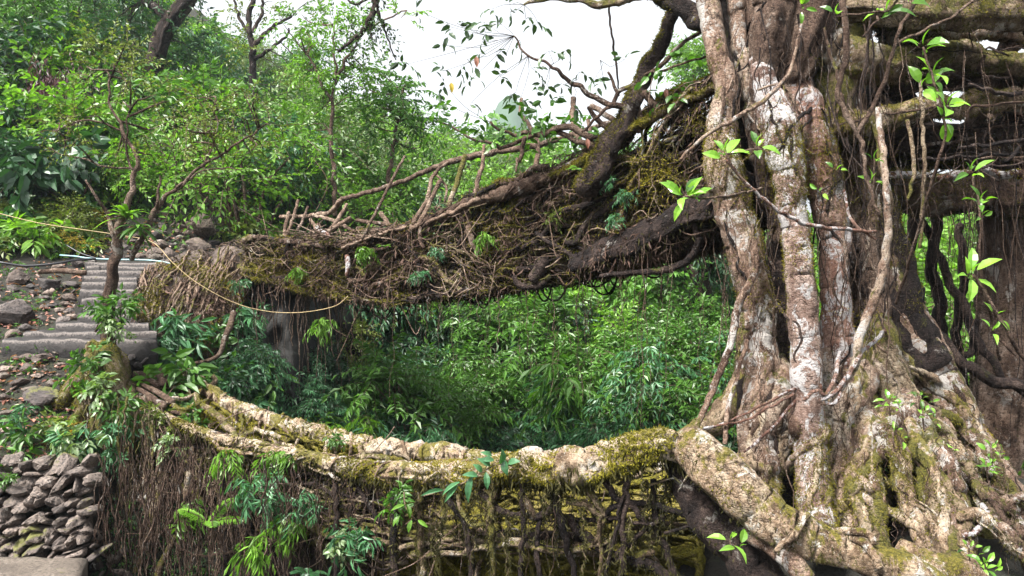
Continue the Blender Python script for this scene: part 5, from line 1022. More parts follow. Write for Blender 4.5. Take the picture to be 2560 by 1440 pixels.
for n, bx, d, ln, r, s in [(330, (300, 1065, 720, 1230), (9.3, 11.), (.4, 1.7), (.003, .012), 21), (200, (640, 1150, 1100, 1260), (8.2, 9.4), (.3, 1.2), (.003, .010), 22), (40, (1080, 1200, 1640, 1330), (7.2, 8.3), (.3, 1.0), (.003, .007), 23)]:
    Q, rr = hang(n, bx, d, ln, r, s, .08, .05); strands(mb, Q, rr, 4, rng=rg(s))
Q, rr = hang(300, (240, 1130, 760, 1360), (9.1, 10.2), (.4, 1.6), (.003, .012), 27, .10, .06); strands(mb, Q, rr, 4, rng=rg(27))
o = mb.build('root_fringe', M_['brown'], lb); tag(o, kind='stuff')
mb = MB()
Q, rr = hang(260, (215, 980, 390, 1250), (10.3, 11.2), (.6, 2.2), (.004, .026), 24, .03, .03); strands(mb, Q, rr, 5, rng=rg(24))
o = mb.build('root_fringe', M_['moss'], lb); tag(o, kind='stuff')
mb = MB(); Q, rr = hang(70, (1060, 1190, 1690, 1330), (7.0, 8.0), (.15, .6), (.003, .012), 28, .10, .06); strands(mb, Q, rr, 5, rng=rg(28)); hg_ = mb; o = mb.build('root_fringe', M_['moss'], lb); tag(o, kind='stuff')
mb = MB(); rng = rg(275)   # tangled looping rootlets
for i in range(110):
    u = rng.random()*.75; w = rng.random()*.3; c = LS(np.array([u]), np.array([.1+1.1*rng.random()]), np.array([w]))[0]
    s = .25+.5*rng.random(); a = rng.normal(size=3)*s*.6; q = [c, c+a*.5+[0, -.03, -.12*s], c+a+[0, 0, -.3*s*rng.random()], c+a*1.3+rng.normal(size=3)*.15]
    tube(mb, [[*x, .004+.004*rng.random()] for x in q], 5, .1, .04, 3300+i)
o = mb.build('rootlet', M_['stick'], lb); tag(o, kind='stuff')
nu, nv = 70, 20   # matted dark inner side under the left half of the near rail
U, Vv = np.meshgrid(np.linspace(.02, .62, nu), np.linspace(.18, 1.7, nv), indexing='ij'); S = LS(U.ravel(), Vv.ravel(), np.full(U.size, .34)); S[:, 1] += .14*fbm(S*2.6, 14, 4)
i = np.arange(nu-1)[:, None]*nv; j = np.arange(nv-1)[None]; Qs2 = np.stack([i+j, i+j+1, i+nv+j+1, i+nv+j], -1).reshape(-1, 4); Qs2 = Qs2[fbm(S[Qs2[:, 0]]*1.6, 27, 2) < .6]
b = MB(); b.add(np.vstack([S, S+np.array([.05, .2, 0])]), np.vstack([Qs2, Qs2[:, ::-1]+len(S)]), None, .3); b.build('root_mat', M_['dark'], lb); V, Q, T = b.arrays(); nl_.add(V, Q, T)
# mossy root mound at the foot of the stairs that carries the left end of the rails
mb = MB(); rng = rg(280)
for i, p in enumerate([[(272, 860, 11.6, 20), (235, 905, 11.4, 26), (190, 960, 11.2, 24), (140, 1010, 11, 18)], [(275, 870, 11.5, 24), (245, 950, 11.3, 34), (220, 1050, 11.1, 36), (215, 1180, 10.8, 30), (225, 1320, 10.5, 26)], [(275, 870, 11.5, 22), (275, 960, 11.2, 36), (270, 1080, 11, 40), (262, 1220, 10.7, 36), (268, 1340, 10.5, 34)], [(282, 880, 11.6, 16), (300, 960, 11.4, 30), (310, 1060, 11.2, 36), (315, 1180, 11, 30)], [(350, 1010, 11.3, 16), (370, 1060, 11.1, 22), (360, 1120, 11, 24)], [(225, 880, 11.5, 10), (235, 860, 11.5, 12), (255, 880, 11.5, 12)], [(250, 900, 11.2, 14), (228, 1000, 11, 16), (180, 1080, 10.8, 14), (150, 1120, 10.6, 10)]]):
    tube(mb, PP(p), 16, .28, .05, 290+i, .1, 3, .06)
mb.build('root_mound', M_['moss'], lb); V, Q, T = mb.arrays(); md = mb
rm2 = rg(281)
src = MB()
for m_ in (nr, fr, dk, nl_, far_mb, mb2, md):
    V, Q, T = m_.arrays(); src.add(V, Q, T)
m1 = MB(); tufts(m1, nr, rm2, 30000, lambda c, n: np.clip(fbm(c*1.8, 33, 3)*1.6+.15, 0, 1)*np.clip(.9-.5*n[:, 2], .1, 1), .032, .010, .45); tufts(m1, fr, rm2, 13000, lambda c, n: np.clip(fbm(c*1.9, 35, 3)*1.6-.05, 0, 1)*np.clip(.8-.5*n[:, 2], .1, 1), .035, .011, .45)
tufts(m1, far_mb, rm2, 14000, lambda c, n: np.clip(fbm(c*1.6, 36, 3)*1.5+.3, 0, 1), .04, .011, .5); tufts(m1, mb2, rm2, 60000, lambda c, n: np.clip(fbm(c*1.6, 38, 3)*1.5+.35, 0, 1)*(n[:, 1] < .3), .05, .012, .5); tufts(m1, md, rm2, 9000, lambda c, n: np.clip(fbm(c*2, 39, 3)*1.5+.2, 0, 1), .04, .012, .5); tufts(m1, dk, rm2, 8000, lambda c, n: np.clip(fbm(c*2, 40, 3)*1.5+.2, 0, 1), .03, .01, .3)
m1.build('moss', M_['moss_bright'], lb, smooth=False)
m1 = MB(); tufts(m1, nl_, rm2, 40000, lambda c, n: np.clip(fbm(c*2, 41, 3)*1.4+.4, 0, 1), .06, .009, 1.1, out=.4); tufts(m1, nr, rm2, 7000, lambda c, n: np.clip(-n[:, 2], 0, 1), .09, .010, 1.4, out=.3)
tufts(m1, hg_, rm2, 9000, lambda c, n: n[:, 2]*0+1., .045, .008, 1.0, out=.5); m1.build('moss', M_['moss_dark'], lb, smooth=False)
m1 = MB(); tufts(m1, nr, rm2, 5000, lambda c, n: np.clip(fbm(c*1.5, 47, 3)*2.-.45, 0, 1)*(c[:, 0] > -1.2), .028, .010, .2); tufts(m1, mb2, rm2, 20000, lambda c, n: np.clip(fbm(c*1.2, 48, 3)*2.-.1, 0, 1)*(n[:, 1] < .3), .06, .014, .6)
m1.build('moss', M_['moss_gold'], lb, smooth=False)

# ------------------------------------------------------------------ upper root bridge
ub = thing('root_bridge', 'upper root bridge, a dark shaggy mass of roots with a railing of dry sticks', 'bridge', P(1150, 720, 11.5))
UN = PP([(520, 625, 15.6, 1), (600, 602, 15, 1), (700, 604, 14.2, 1), (790, 612, 13.4, 1), (860, 612, 12.9, 1), (956, 588, 12.3, 1), (1062, 562, 11.7, 1), (1162, 520, 11.1, 1), (1310, 470, 10.4, 1), (1420, 420, 9.9, 1), (1558, 350, 9.4, 1), (1665, 275, 9, 1), (1800, 210, 8.6, 1)])
UB = PP([(520, 660, 15.6, 1), (600, 675, 15, 1), (700, 705, 14.2, 1), (790, 725, 13.4, 1), (860, 733, 12.9, 1), (956, 738, 12.3, 1), (1062, 733, 11.7, 1), (1169, 712, 11.1, 1), (1346, 688, 10.3, 1), (1440, 665, 9.8, 1), (1560, 632, 9.3, 1), (1680, 592, 8.9, 1), (1830, 520, 8.6, 1)])
OFF = 1.15*np.array([.62, .78, 0])
def US(u, v, w):
    a = curve_at(UN, u)[..., :3]; b = curve_at(UB, u)[..., :3]; return a+(b-a)*v[..., None]+w[..., None]*OFF
rng = rg(400)
def urun(n, mats, vr, wr, rr, lr, seed, name, jit=.05, diag=.5, keep=None):
    mbs = {m: MB() for m in mats}
    for i in range(n):
        u0 = rng.random()*.97
        if keep is not None and not keep(u0): continue
        k = 6; Lr = lr[0]+(lr[1]-lr[0])*rng.random()
        u = np.clip(u0+np.linspace(0, Lr, k), 0, 1); v0 = vr[0]+(vr[1]-vr[0])*rng.random(); v = np.clip(v0+np.cumsum(rng.normal(size=k))*.06+np.linspace(0, rng.normal()*diag, k), vr[0]-.08, vr[1]+.08)
        w = np.clip(wr[0]+(wr[1]-wr[0])*rng.random()+np.cumsum(rng.normal(size=k))*.03, wr[0]-.05, wr[1]+.05)
        r = rr[0]+(rr[1]-rr[0])*rng.random()**2.5
        tube(mbs[mats[int(rng.integers(len(mats)))]], np.column_stack([US(u, v, w)+rng.normal(size=(k, 3))*jit*.4, np.full(k, r)]), 7, .22, .06, seed+i, 0, 3, jit)
    out = MB()
    for m, b in mbs.items():
        if b.n: b.build(name, M_[m], ub); V, Q, T = b.arrays(); out.add(V, Q, T)
    return out
a1 = urun(480, ['dark', 'brown', 'dark', 'moss'], (.0, 1.), (-.04, .14), (.008, .045), (.03, .2), 4000, 'side_lattice', .06, .5)
a2 = urun(150, ['dark', 'dark'], (.72, 1.0), (0, 1), (.012, .05), (.06, .25), 4600, 'deck', .05, .1)
a4 = urun(420, ['brown', 'moss', 'stick', 'brown'], (.0, 1.), (-.09, .06), (.004, .012), (.03, .14), 7400, 'side_lattice', .09, .6)
a3 = urun(170, ['dark', 'moss', 'brown'], (.15, 1.), (.88, 1.05), (.008, .035), (.04, .2), 4900, 'side_lattice', .06, .4)
mb = MB(); u = np.linspace(.02, 1, 60); c = US(u, np.full(60, .86), np.full(60, .5))
tube(mb, np.column_stack([c, np.interp(u, [0, .3, .7, 1], [.22, .20, .22, .28])]), 18, .35, .07, 420, .12, 3, .08)
for s in (.18, .82):
    c = US(u, np.full(60, .92), np.full(60, s)); tube(mb, np.column_stack([c, np.interp(u, [0, .3, .7, 1], [.12, .12, .13, .20])]), 14, .3, .05, 421+int(s*10), .12, 3, .07)
mb.build('root_mat', M_['dark'], ub); core = mb
b = MB(); tube(b, PP([(1440, 662, 9.6, 26), (1520, 632, 9.3, 36), (1600, 600, 9.1, 42), (1700, 556, 8.9, 46), (1800, 512, 8.7, 48), (1880, 470, 8.6, 46)]), 44, .16, .04, 430, .06, 3, .04, fold=.2, fine=.015); b.build('beam_root', M_['dark'], ub); V, Q, T = b.arrays(); core.add(V, Q, T)
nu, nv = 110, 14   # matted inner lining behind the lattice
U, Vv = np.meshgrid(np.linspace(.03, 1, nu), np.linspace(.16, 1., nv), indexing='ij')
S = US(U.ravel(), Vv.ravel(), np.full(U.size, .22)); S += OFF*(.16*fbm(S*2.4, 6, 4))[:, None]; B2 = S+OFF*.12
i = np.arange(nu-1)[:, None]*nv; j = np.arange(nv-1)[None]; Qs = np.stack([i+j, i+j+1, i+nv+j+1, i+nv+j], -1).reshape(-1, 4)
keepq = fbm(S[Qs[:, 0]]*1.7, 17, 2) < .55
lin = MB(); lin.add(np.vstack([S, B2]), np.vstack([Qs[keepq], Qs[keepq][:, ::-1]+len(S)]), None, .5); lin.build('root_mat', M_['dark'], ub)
allu = MB()
for m_ in (a1, a2, a3, a4, core, lin):
    V, Q, T = m_.arrays(); allu.add(V, Q, T)
a14 = MB()
for m_ in (a1, a4):
    V, Q, T = m_.arrays(); a14.add(V, Q, T)
m1 = MB(); tufts(m1, a14, rm2, 95000, lambda c, n: np.clip(fbm(c*1.4, 51, 3)*1.5+.25, 0, 1)*np.clip(.5+n[:, 2], 0, 1.4), .045, .010, .5); m1.build('moss', M_['mossy_tuft'], ub, smooth=False)
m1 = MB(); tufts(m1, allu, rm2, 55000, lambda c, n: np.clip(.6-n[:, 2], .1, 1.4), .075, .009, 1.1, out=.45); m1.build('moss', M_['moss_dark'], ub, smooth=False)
m1 = MB(); tufts(m1, a1, rm2, 9000, lambda c, n: np.clip(fbm(c*1.2, 53, 3)*2.-.35, 0, 1)*np.clip(.4+n[:, 2], 0, 1), .05, .010, .9); m1.build('moss', M_['moss_gold'], ub, smooth=False)
m1 = MB(); tufts(m1, allu, rm2, 44000, lambda c, n: np.clip(fbm(c*1.3, 57, 2)+.2, 0, 1), .11, .006, 1.0, out=.6); m1.build('root_fringe', M_['fringe'], ub, smooth=False)
mb = MB(); rng = rg(440)
for i in range(80):   # dry looping rootlets on the near face
    u = .05+.9*rng.random(); v = rng.random(); c = US(np.array([u]), np.array([v]), np.array([-.08-.1*rng.random()]))[0]; s = .3+.6*rng.random(); a = rng.normal(size=3)*s*.5; a[1] *= .3
    tube(mb, [[*x, .004+.005*rng.random()] for x in (c, c+a*.5+[0, -.05, -.15*s], c+a+[0, -.03, -.35*s*rng.random()], c+a*1.2+rng.normal(size=3)*.14)], 5, .1, .04, 5300+i)
tag(mb.build('rootlet', M_['stick'], ub), kind='stuff'); mb = MB()
for i in range(60):    # dark loops sagging under the belly
    u = .12+.85*rng.random(); w = rng.random()*.8; c = US(np.array([u]), np.array([.95]), np.array([w]))[0]; d = US(np.array([min(1, u+.03+.07*rng.random())]), np.array([.95]), np.array([w*.8]))[0]; sg = .08+.3*rng.random()
    tube(mb, [[*c, .008], [*((c*2+d)/3-[0, 0, sg]), .012], [*((c+2*d)/3-[0, 0, sg*1.1]), .012], [*d, .008]], 6, .2, .04, 5600+i)
for p in [[(1735, 560, 8.7, 7), (1745, 600, 8.7, 9), (1720, 650, 8.8, 10), (1660, 676, 8.9, 9), (1590, 682, 9, 7), (1500, 690, 9.2, 5)], [(1285, 690, 10.2, 6), (1300, 715, 10.2, 8), (1345, 715, 10.1, 8), (1375, 690, 10, 6)], [(1330, 700, 10.1, 14), (1345, 680, 10.1, 16), (1360, 650, 10.1, 18)]]: tube(mb, PP(p), 8, .2, .04, 5700, 0, 3, .02)
mb.build('hanging_loop', M_['dark'], ub)
mb = MB()
for n, bx, d, ln, r, s in [(90, (580, 680, 860, 720), (13.6, 15.4), (.8, 3.2), (.004, .016), 31), (70, (860, 720, 1500, 740), (10, 13), (.3, 1.5), (.003, .008), 32), (40, (1450, 560, 1840, 640), (8.6, 9.4), (.5, 2.4), (.003, .006), 33)]:
    Q, rr = hang(n, bx, d, ln, r, s, .05, .03); strands(mb, Q, rr, 4, rng=rg(s))
o = mb.build('root_fringe', M_['brown'], ub); tag(o, kind='stuff')
# long hand poles and roots along the top
RL = [[(700, 602, 14, 6), (850, 612, 12.8, 7), (956, 582, 12.2, 7), (1062, 556, 11.6, 8), (1162, 512, 11, 12), (1240, 490, 10.6, 16), (1310, 466, 10.3, 20), (1381, 438, 10, 18), (1470, 400, 9.6, 14)], [(860, 606, 12.7, 5), (1000, 572, 11.9, 5), (1100, 545, 11.3, 6), (1200, 500, 10.7, 7), (1330, 455, 10.2, 9), (1420, 425, 9.8, 8)], [(1100, 552, 11.4, 8), (1165, 522, 11, 11), (1260, 480, 10.5, 9), (1360, 452, 10, 8), (1450, 408, 9.7, 7)],
      [(1380, 440, 9.9, 9), (1470, 400, 9.5, 10), (1558, 340, 9.2, 10), (1620, 300, 9, 10), (1680, 268, 8.9, 9), (1790, 215, 8.5, 9)], [(1530, 372, 9.3, 14), (1600, 310, 9.2, 16), (1665, 250, 9.1, 18), (1760, 220, 9, 24), (1820, 200, 8.9, 26)], [(1162, 512, 11, 8), (1172, 560, 11, 9), (1180, 600, 10.9, 8), (1195, 635, 10.9, 6)], [(1050, 560, 11.6, 5), (1054, 600, 11.6, 6), (1060, 620, 11.5, 4)]]
for i, p in enumerate(RL):
    b = MB(); tube(b, PP(p), 10, .2, .04, 460+i, .06, 3, .03)
    if i in (0, 2):
        for q in range(4): wrapper(b, PP(p), .02+.05*q, .95, 2+q, .010, 470+i*9+q, 1.05, 5, q*1.7)
    b.build('top_root', M_[['brown', 'stick', 'brown', 'moss', 'dark', 'brown', 'brown'][i]], ub)
    if i in (3, 4):
        m1 = MB(); tufts(m1, b, rm2, 3500, lambda c, n: np.clip(n[:, 2]+.5, 0, 1), .05, .010, .6); m1.build('moss', M_['mossy_tuft'], ub, smooth=False)
for i, (p, m) in enumerate([([(857, 497, 13.6, 6), (930, 478, 13.2, 6), (1000, 455, 12.8, 6), (1080, 422, 12.4, 7), (1160, 394, 12, 8), (1250, 378, 11.7, 8), (1330, 366, 11.4, 8), (1400, 345, 11.1, 7), (1480, 320, 10.8, 6), (1540, 300, 10.6, 5)], 'brown'), ([(701, 542, 14.8, 5), (760, 540, 14.5, 5), (822, 532, 14, 6), (840, 515, 13.8, 7), (857, 497, 13.6, 7)], 'stick'), ([(783, 537, 14, 4), (840, 556, 13.7, 5), (886, 578, 13.4, 4)], 'stick'), ([(892, 551, 13.4, 5), (960, 560, 12.8, 5), (1020, 566, 12.5, 5), (1090, 578, 12.2, 4)], 'brown')]):
    b = MB(); tube(b, PP(p), 8, .14, .04, 480+i, 0, 3, .02); b.build('railing_pole', M_[m], ub)
SK = [([(1210, 362, 11.5, 4), (1208, 400, 11.4, 5), (1198, 440, 11.3, 6), (1182, 500, 11.1, 6)], 'stick'), ([(1163, 388, 11.7, 7), (1148, 440, 11.6, 7), (1122, 515, 11.4, 7)], 'moss'), ([(1100, 452, 11.8, 6), (1080, 495, 11.7, 6), (1046, 560, 11.6, 7), (1026, 572, 11.6, 6)], 'stick'), ([(1120, 405, 12, 4), (1082, 440, 11.9, 5), (1070, 490, 11.8, 6), (1040, 550, 11.7, 6), (1028, 570, 11.7, 6)], 'stick'), ([(1012, 390, 12.3, 3), (985, 440, 12.2, 4), (945, 520, 12.1, 4), (905, 596, 12, 4)], 'brown'),
      ([(1304, 246, 10.9, 4), (1302, 285, 10.8, 5), (1325, 315, 10.7, 5), (1345, 362, 10.6, 6), (1340, 410, 10.4, 7), (1322, 456, 10.2, 7)], 'stick'), ([(1434, 244, 10.4, 7), (1432, 310, 10.3, 7), (1450, 350, 10.1, 7), (1470, 390, 9.9, 7)], 'stick'), ([(1477, 264, 10, 7), (1510, 285, 9.9, 7), (1546, 308, 9.8, 7)], 'brown'), ([(1470, 298, 10.1, 5), (1478, 345, 10, 4)], 'stick'), ([(745, 500, 14.6, 4), (735, 540, 14.5, 4), (710, 604, 14.3, 5)], 'stick'), ([(722, 530, 14.6, 5), (714, 570, 14.5, 5), (712, 600, 14.4, 5)], 'stick'), ([(770, 516, 14.4, 3), (757, 550, 14.3, 4), (744, 575, 14.2, 4)], 'brown'),
      ([(876, 544, 13.4, 5), (845, 564, 13.3, 5), (806, 586, 13.2, 5)], 'stick'), ([(868, 510, 13.5, 4), (850, 540, 13.4, 5), (826, 575, 13.3, 5)], 'stick'), ([(952, 532, 12.6, 6), (965, 552, 12.5, 6), (984, 576, 12.4, 6)], 'stick'), ([(1085, 430, 12.1, 3), (1115, 470, 12, 3), (1112, 505, 11.9, 3)], 'stick'), ([(1292, 395, 11.4, 3), (1290, 430, 11.3, 3)], 'brown'), ([(785, 600, 13.4, 5), (800, 580, 13.4, 6), (795, 560, 13.5, 5)], 'stick'), ([(775, 590, 13.6, 4), (830, 598, 13.2, 5), (880, 600, 12.9, 4)], 'stick'), ([(930, 590, 12.4, 4), (1000, 588, 12, 5), (1075, 588, 11.7, 4)], 'stick'),
      ([(855, 620, 12.6, 4), (950, 585, 12, 4), (1010, 570, 11.7, 4)], 'stick'), ([(868, 640, 12.6, 6), (870, 660, 12.5, 7), (868, 690, 12.5, 5)], 'red'), ([(812, 590, 13.1, 5), (790, 570, 13.3, 5), (776, 548, 13.5, 4)], 'stick'), ([(842, 604, 12.9, 6), (806, 580, 13.2, 7), (790, 566, 13.3, 5)], 'red')]
for i, (p, m) in enumerate(SK):
    b = MB(); tube(b, PP(p), 8, .14, .04, 500+i, 0, 3, .015); b.build('railing_stick', M_[m], ub)
rng = rg(520); mb = MB()
for i in range(60):   # brush of broken twigs on the left end
    x, y = 760+300*rng.random()**1.3, 600-20*rng.random(); d = 12.9-(x-800)*.0035+rng.normal()*.3; a = P(x, y, d); v = rng.normal(size=3)*.35; v[2] = abs(v[2])*.35
    tube(mb, [[*a, .010], [*(a+v*.5), .009], [*(a+v), .005]], 5, .1, .06, 5900+i)
o = mb.build('brushwood', M_['stick'], ub); tag(o, kind='stuff')
# mossy earth bank draped with dry roots under the left end of the upper bridge
ek = thing('earth_bank', 'steep mossy bank draped with dry roots at the left end of the upper bridge', 'bank', P(470, 860, 13.6))
TOPC = PP([(352, 700, 13.7, 1), (372, 668, 14.3, 1), (420, 645, 14.7, 1), (500, 628, 14.9, 1), (570, 612, 15, 1), (640, 620, 14.9, 1)]); BOTC = PP([(360, 790, 12.95, 1), (392, 840, 12.95, 1), (425, 890, 13.05, 1), (480, 930, 13.3, 1), (540, 930, 13.7, 1), (590, 880, 14.6, 1)])
nu, nv = 70, 50; U, Vv = np.meshgrid(np.linspace(0, 1, nu), np.linspace(0, 1, nv), indexing='ij'); u, v = U.ravel(), Vv.ravel()
S = curve_at(TOPC, u)[:, :3]*(1-v[:, None])+curve_at(BOTC, u)[:, :3]*v[:, None]; S[:, 1] -= .55*np.sin(v*3.1416)*np.sin(np.clip(u*1.15+.08, 0, 1)*3.1416); S[:, 1] += .20*fbm(S*1.7, 8, 4); S[:, 2] += .09*fbm(S*2.3, 12, 3)
i = np.arange(nu-1)[:, None]*nv; j = np.arange(nv-1)[None]; Qs = np.stack([i+j, i+j+1, i+nv+j+1, i+nv+j], -1).reshape(-1, 4)
B2 = S+np.array([.15, .9, -.05]); eb = MB(); eb.add(np.vstack([S, B2]), np.vstack([Qs, Qs[:, ::-1]+len(S)]), None, .4); eb.build('bank_earth', M_['rock'], ek)
bk = MB(); bk2 = MB(); rng = rg(530)
for i in range(420):
    u0 = .08+.92*rng.random(); v0 = rng.random()*.55; k = 6; uu = np.clip(u0+np.linspace(0, -.10-.12*rng.random(), k)+rng.normal(size=k)*.012, 0, 1); vv = np.clip(v0+np.linspace(0, .2+.5*rng.random(), k), 0, 1.)
    iu = (uu*(nu-1)).round().astype(int); iv = (vv*(nv-1)).round().astype(int); q = S.reshape(nu, nv, 3)[iu, iv]+rng.normal(size=(k, 3))*.02-np.array([0, .04, 0]); q[-1] += np.array([-.02, -.08, -.12*rng.random()])
    r = .006+.022*rng.random()**3; tube(bk if i % 3 else bk2, np.column_stack([q, np.linspace(r, r*.5, k)]), 6, .2, .06, 6100+i, 0, 3, .03)
bk.build('bank_root', M_['stick'], ek); bk2.build('bank_root', M_['moss'], ek)
V, Q, T = eb.arrays(); bk.add(V, Q, T); V, Q, T = bk2.arrays(); bk.add(V, Q, T)
m1 = MB(); tufts(m1, bk, rm2, 26000, lambda c, n: np.clip(fbm(c*1.3, 71, 3)*1.6+.05, 0, 1)*(n[:, 1] < .4), .06, .010, .9); m1.build('moss', M_['mossy_tuft'], ek, smooth=False)
m1 = MB(); tufts(m1, bk, rm2, 12000, lambda c, n: np.clip(.2+fbm(c*1.3, 75, 2), 0, 1)*(n[:, 1] < .4), .14, .008, 1.3, out=.4); m1.build('dry_grass', M_['fringe'], ek, smooth=False)
# ------------------------------------------------------------------ rocks
def ico(n=3):
    import bmesh
    bm = bmesh.new(); bmesh.ops.create_icosphere(bm, subdivisions=n, radius=1.)
    v = np.array([x.co[:] for x in bm.verts]); f = np.array([[w.index for w in x.verts] for x in bm.faces]); bm.free(); return v, f
IV, IF = ico(3); IV4, IF4 = ico(4)
def rock_geo(seed, fine=False, flat=.75, planes=16):
    rng = rg(seed); v, f = (IV4, IF4) if fine else (IV, IF); v = np.sign(v)*np.abs(v)**(.62+.25*rng.random()); v = v/np.linalg.norm(v, axis=1).mean()
    ro = np.linalg.qr(rng.normal(size=(3, 3)))[0] if not fine else np.eye(3); v = v@ro*.5+v*.5; v = v/np.linalg.norm(v, axis=1).mean()
    r = np.ones(len(v)); dirs = sphere_dirs(rng, planes)
    for d in dirs:   # chiselled faces
        h = .44+.34*rng.random(); c = v@d; r = np.minimum(r, np.where(c > .05, h/np.maximum(c, .05), 9))
    v = v*r[:, None]; v = v*(1+.10*fbm(v*2.2+seed, seed, 3))[:, None]; v += unit(v)*(.02*fbm(v*7+seed, seed+3, 2))[:, None]
    return v*np.array([1.05+.3*rng.random(), .85, flat]), f
_rk = {}
def rock(label, x, y, w, seed, mat='rock', group=None, d=None, flat=.75, name='rock', lift=.35, cat='rock'):
    rng = rg(seed); p = P(x, y, d) if d is not None else hit(x, y+w*.25)
    s = w/2/F*p[1]*1.05; key = (mat, seed % 7, round(flat, 2), w > 60)
    if key not in _rk:
        v, f = rock_geo(seed % 7*13+5, w > 60, flat); b = MB(); b.add(v, None, f, rng.random()); _rk[key] = b.mesh(name, M_[mat], smooth=False)
    o = bpy.data.objects.new(name, _rk[key]); COL.objects.link(o); o.location = [p[0], p[1], p[2]+s*lift*flat]; o.scale = (s, s, s); o.rotation_euler = (rng.normal()*.15, rng.normal()*.15, rng.random()*.8-.4+(3.14 if seed % 2 else 0))
    return tag(o, label, cat, group)
for i, (x, y, w, m, lb) in enumerate([(45, 696, 66, 'rock', 'round pale boulder left of the log beside the stairs'), (35, 775, 130, 'rockd', 'large mossy boulder at the left edge beside the stairs'), (489, 606, 90, 'rock', 'big dark boulder with a pale top at the end of the upper bridge'), (450, 621, 44, 'slab', 'cream coloured rock just left of the big dark boulder'), (535, 604, 36, 'rockd', 'dark rock right of the big pale topped boulder'),
    (496, 560, 90, 'rock', 'mossy brown boulder above the big dark boulder'), (262, 593, 50, 'rock', 'flat brown rock among yellow ferns'), (404, 608, 50, 'rock', 'rounded brown boulder in the middle of the rock heap'), (390, 626, 50, 'rock', 'wide flat topped rock at the foot of the heap'), (388, 641, 48, 'slab', 'pale mossy stone just above the blue pipe'), (329, 634, 46, 'rock', 'greyish rock behind the slim mossy tree'), (429, 512, 34, 'slab', 'pale grey rock on top of the rock heap'),
    (400, 700, 110, 'rock', 'big grey boulder right of the stairs under dry roots'), (190, 345, 60, 'rock', 'brown boulder halfway up the left slope'), (29, 832, 50, 'rock', 'rounded light brown boulder at the left end of the wide steps'), (66, 822, 42, 'rockd', 'flat dark rock behind the rounded light brown boulder'), (355, 822, 40, 'slab', 'pale flat stone at the right end of the lower steps'), (110, 1000, 90, 'rockd', 'grey rock face below the terrace stones'), (126, 712, 62, 'rockd', 'large dark angular rock beside the upper steps'), (590, 460, 70, 'rock', 'brown earthy boulder above the left end of the upper bridge')]):
    rock(lb, x, y, w, 900+i, m, name='boulder' if w > 60 else 'rock', cat='boulder' if w > 60 else 'rock', flat=.8 if w > 60 else .7)
hp = [(404, 563, 24), (429, 546, 22), (453, 563, 24), (393, 584, 30), (418, 595, 28), (443, 579, 28), (450, 597, 22), (326, 605, 28), (358, 604, 38), (312, 623, 26), (425, 634, 36), (248, 634, 32), (230, 655, 26), (470, 585, 24), (415, 540, 20), (440, 530, 20), (400, 535, 18), (380, 560, 20), (372, 590, 22), (340, 590, 22), (468, 560, 18), (430, 615, 24), (375, 612, 22), (350, 640, 26), (300, 640, 24), (280, 625, 26), (462, 640, 30), (410, 655, 26), (500, 645, 28), (430, 565, 22), (408, 580, 18), (385, 545, 18), (460, 545, 22), (196, 661, 36), (144, 667, 30), (310, 655, 24)]
for i, (x, y, w) in enumerate(hp): rock('small brown rock in the tumbled heap above the stairs', x, y, w*1.25, 1000+i, 'rock' if i % 3 else 'rockd', 'small rocks of the heap above the stairs')
sd = [(177, 711, 44), (128, 733, 42), (181, 727, 46), (175, 741, 50), (129, 762, 34), (161, 760, 36), (185, 757, 30), (150, 775, 30), (174, 775, 32), (130, 790, 40), (155, 800, 52), (184, 792, 36), (33, 720, 42), (150, 745, 30), (110, 745, 30), (110, 770, 30), (200, 700, 26), (85, 735, 30), (75, 715, 30), (190, 685, 30), (150, 690, 30), (205, 770, 22), (100, 800, 34), (95, 690, 30)]
for i, (x, y, w) in enumerate(sd): rock('angular brown rock piled along the left side of the stairs', x, y, w, 1100+i, 'rock' if i % 2 else 'rockd', 'rocks along the left side of the stairs', flat=.62)
tr_ = [(12, 886, 34), (43, 892, 34), (68, 894, 52), (107, 894, 72), (145, 890, 46), (20, 915, 50), (70, 920, 50), (115, 920, 40), (10, 945, 44), (50, 950, 52), (95, 948, 40), (30, 975, 50), (75, 985, 46), (10, 1005, 44), (45, 1015, 50), (85, 1025, 40), (15, 1045, 44), (150, 920, 36), (60, 1050, 36), (20, 1080, 40), (125, 955, 36), (-30, 900, 60), (-40, 960, 60), (-30, 1040, 60)]
for i, (x, y, w) in enumerate(tr_): rock('light brown flat stone on the terrace below the wide steps', x, y, w, 1200+i, 'rock' if i % 4 else 'slab', 'flat stones of the terrace below the steps', flat=.5)
rb = [(240, 1345, 40), (270, 1360, 36), (255, 1385, 44), (285, 1395, 36), (240, 1410, 40), (275, 1420, 46), (305, 1380, 34), (300, 1430, 40), (232, 1370, 30), (250, 1440, 50), (225, 1325, 30), (320, 1440, 40)]
for i, (x, y, w) in enumerate(rb): rock('brown rubble stone between the flat slab and the hanging roots', x, y, w, 1300+i, 'rock' if i % 3 else 'slab', 'rubble beside the flat slab', d=9.6+.002*(1400-y), lift=0)
for i, (x, y, w) in enumerate([(330, 898, 30), (362, 905, 34), (318, 905, 22), (345, 918, 30), (375, 918, 26), (300, 893, 24)]): rock('dark stone at the foot of the steps where the logs begin', x, y, w, 1350+i, 'rockd', 'dark stones at the foot of the steps', d=11.95)
tag(rock('orange brown stone on top of the dry stone wall', 50, 1172, 38, 1401, 'rock', d=9.6, lift=0), None)
tag(rock('dark squarish stone on top of the dry stone wall', 142, 1185, 40, 1403, 'rockd', d=9.85, lift=0), None)
tag(rock('long flat mossy stone on top of the dry stone wall', 95, 1178, 80, 1405, 'rockd', d=9.95, lift=0), None)
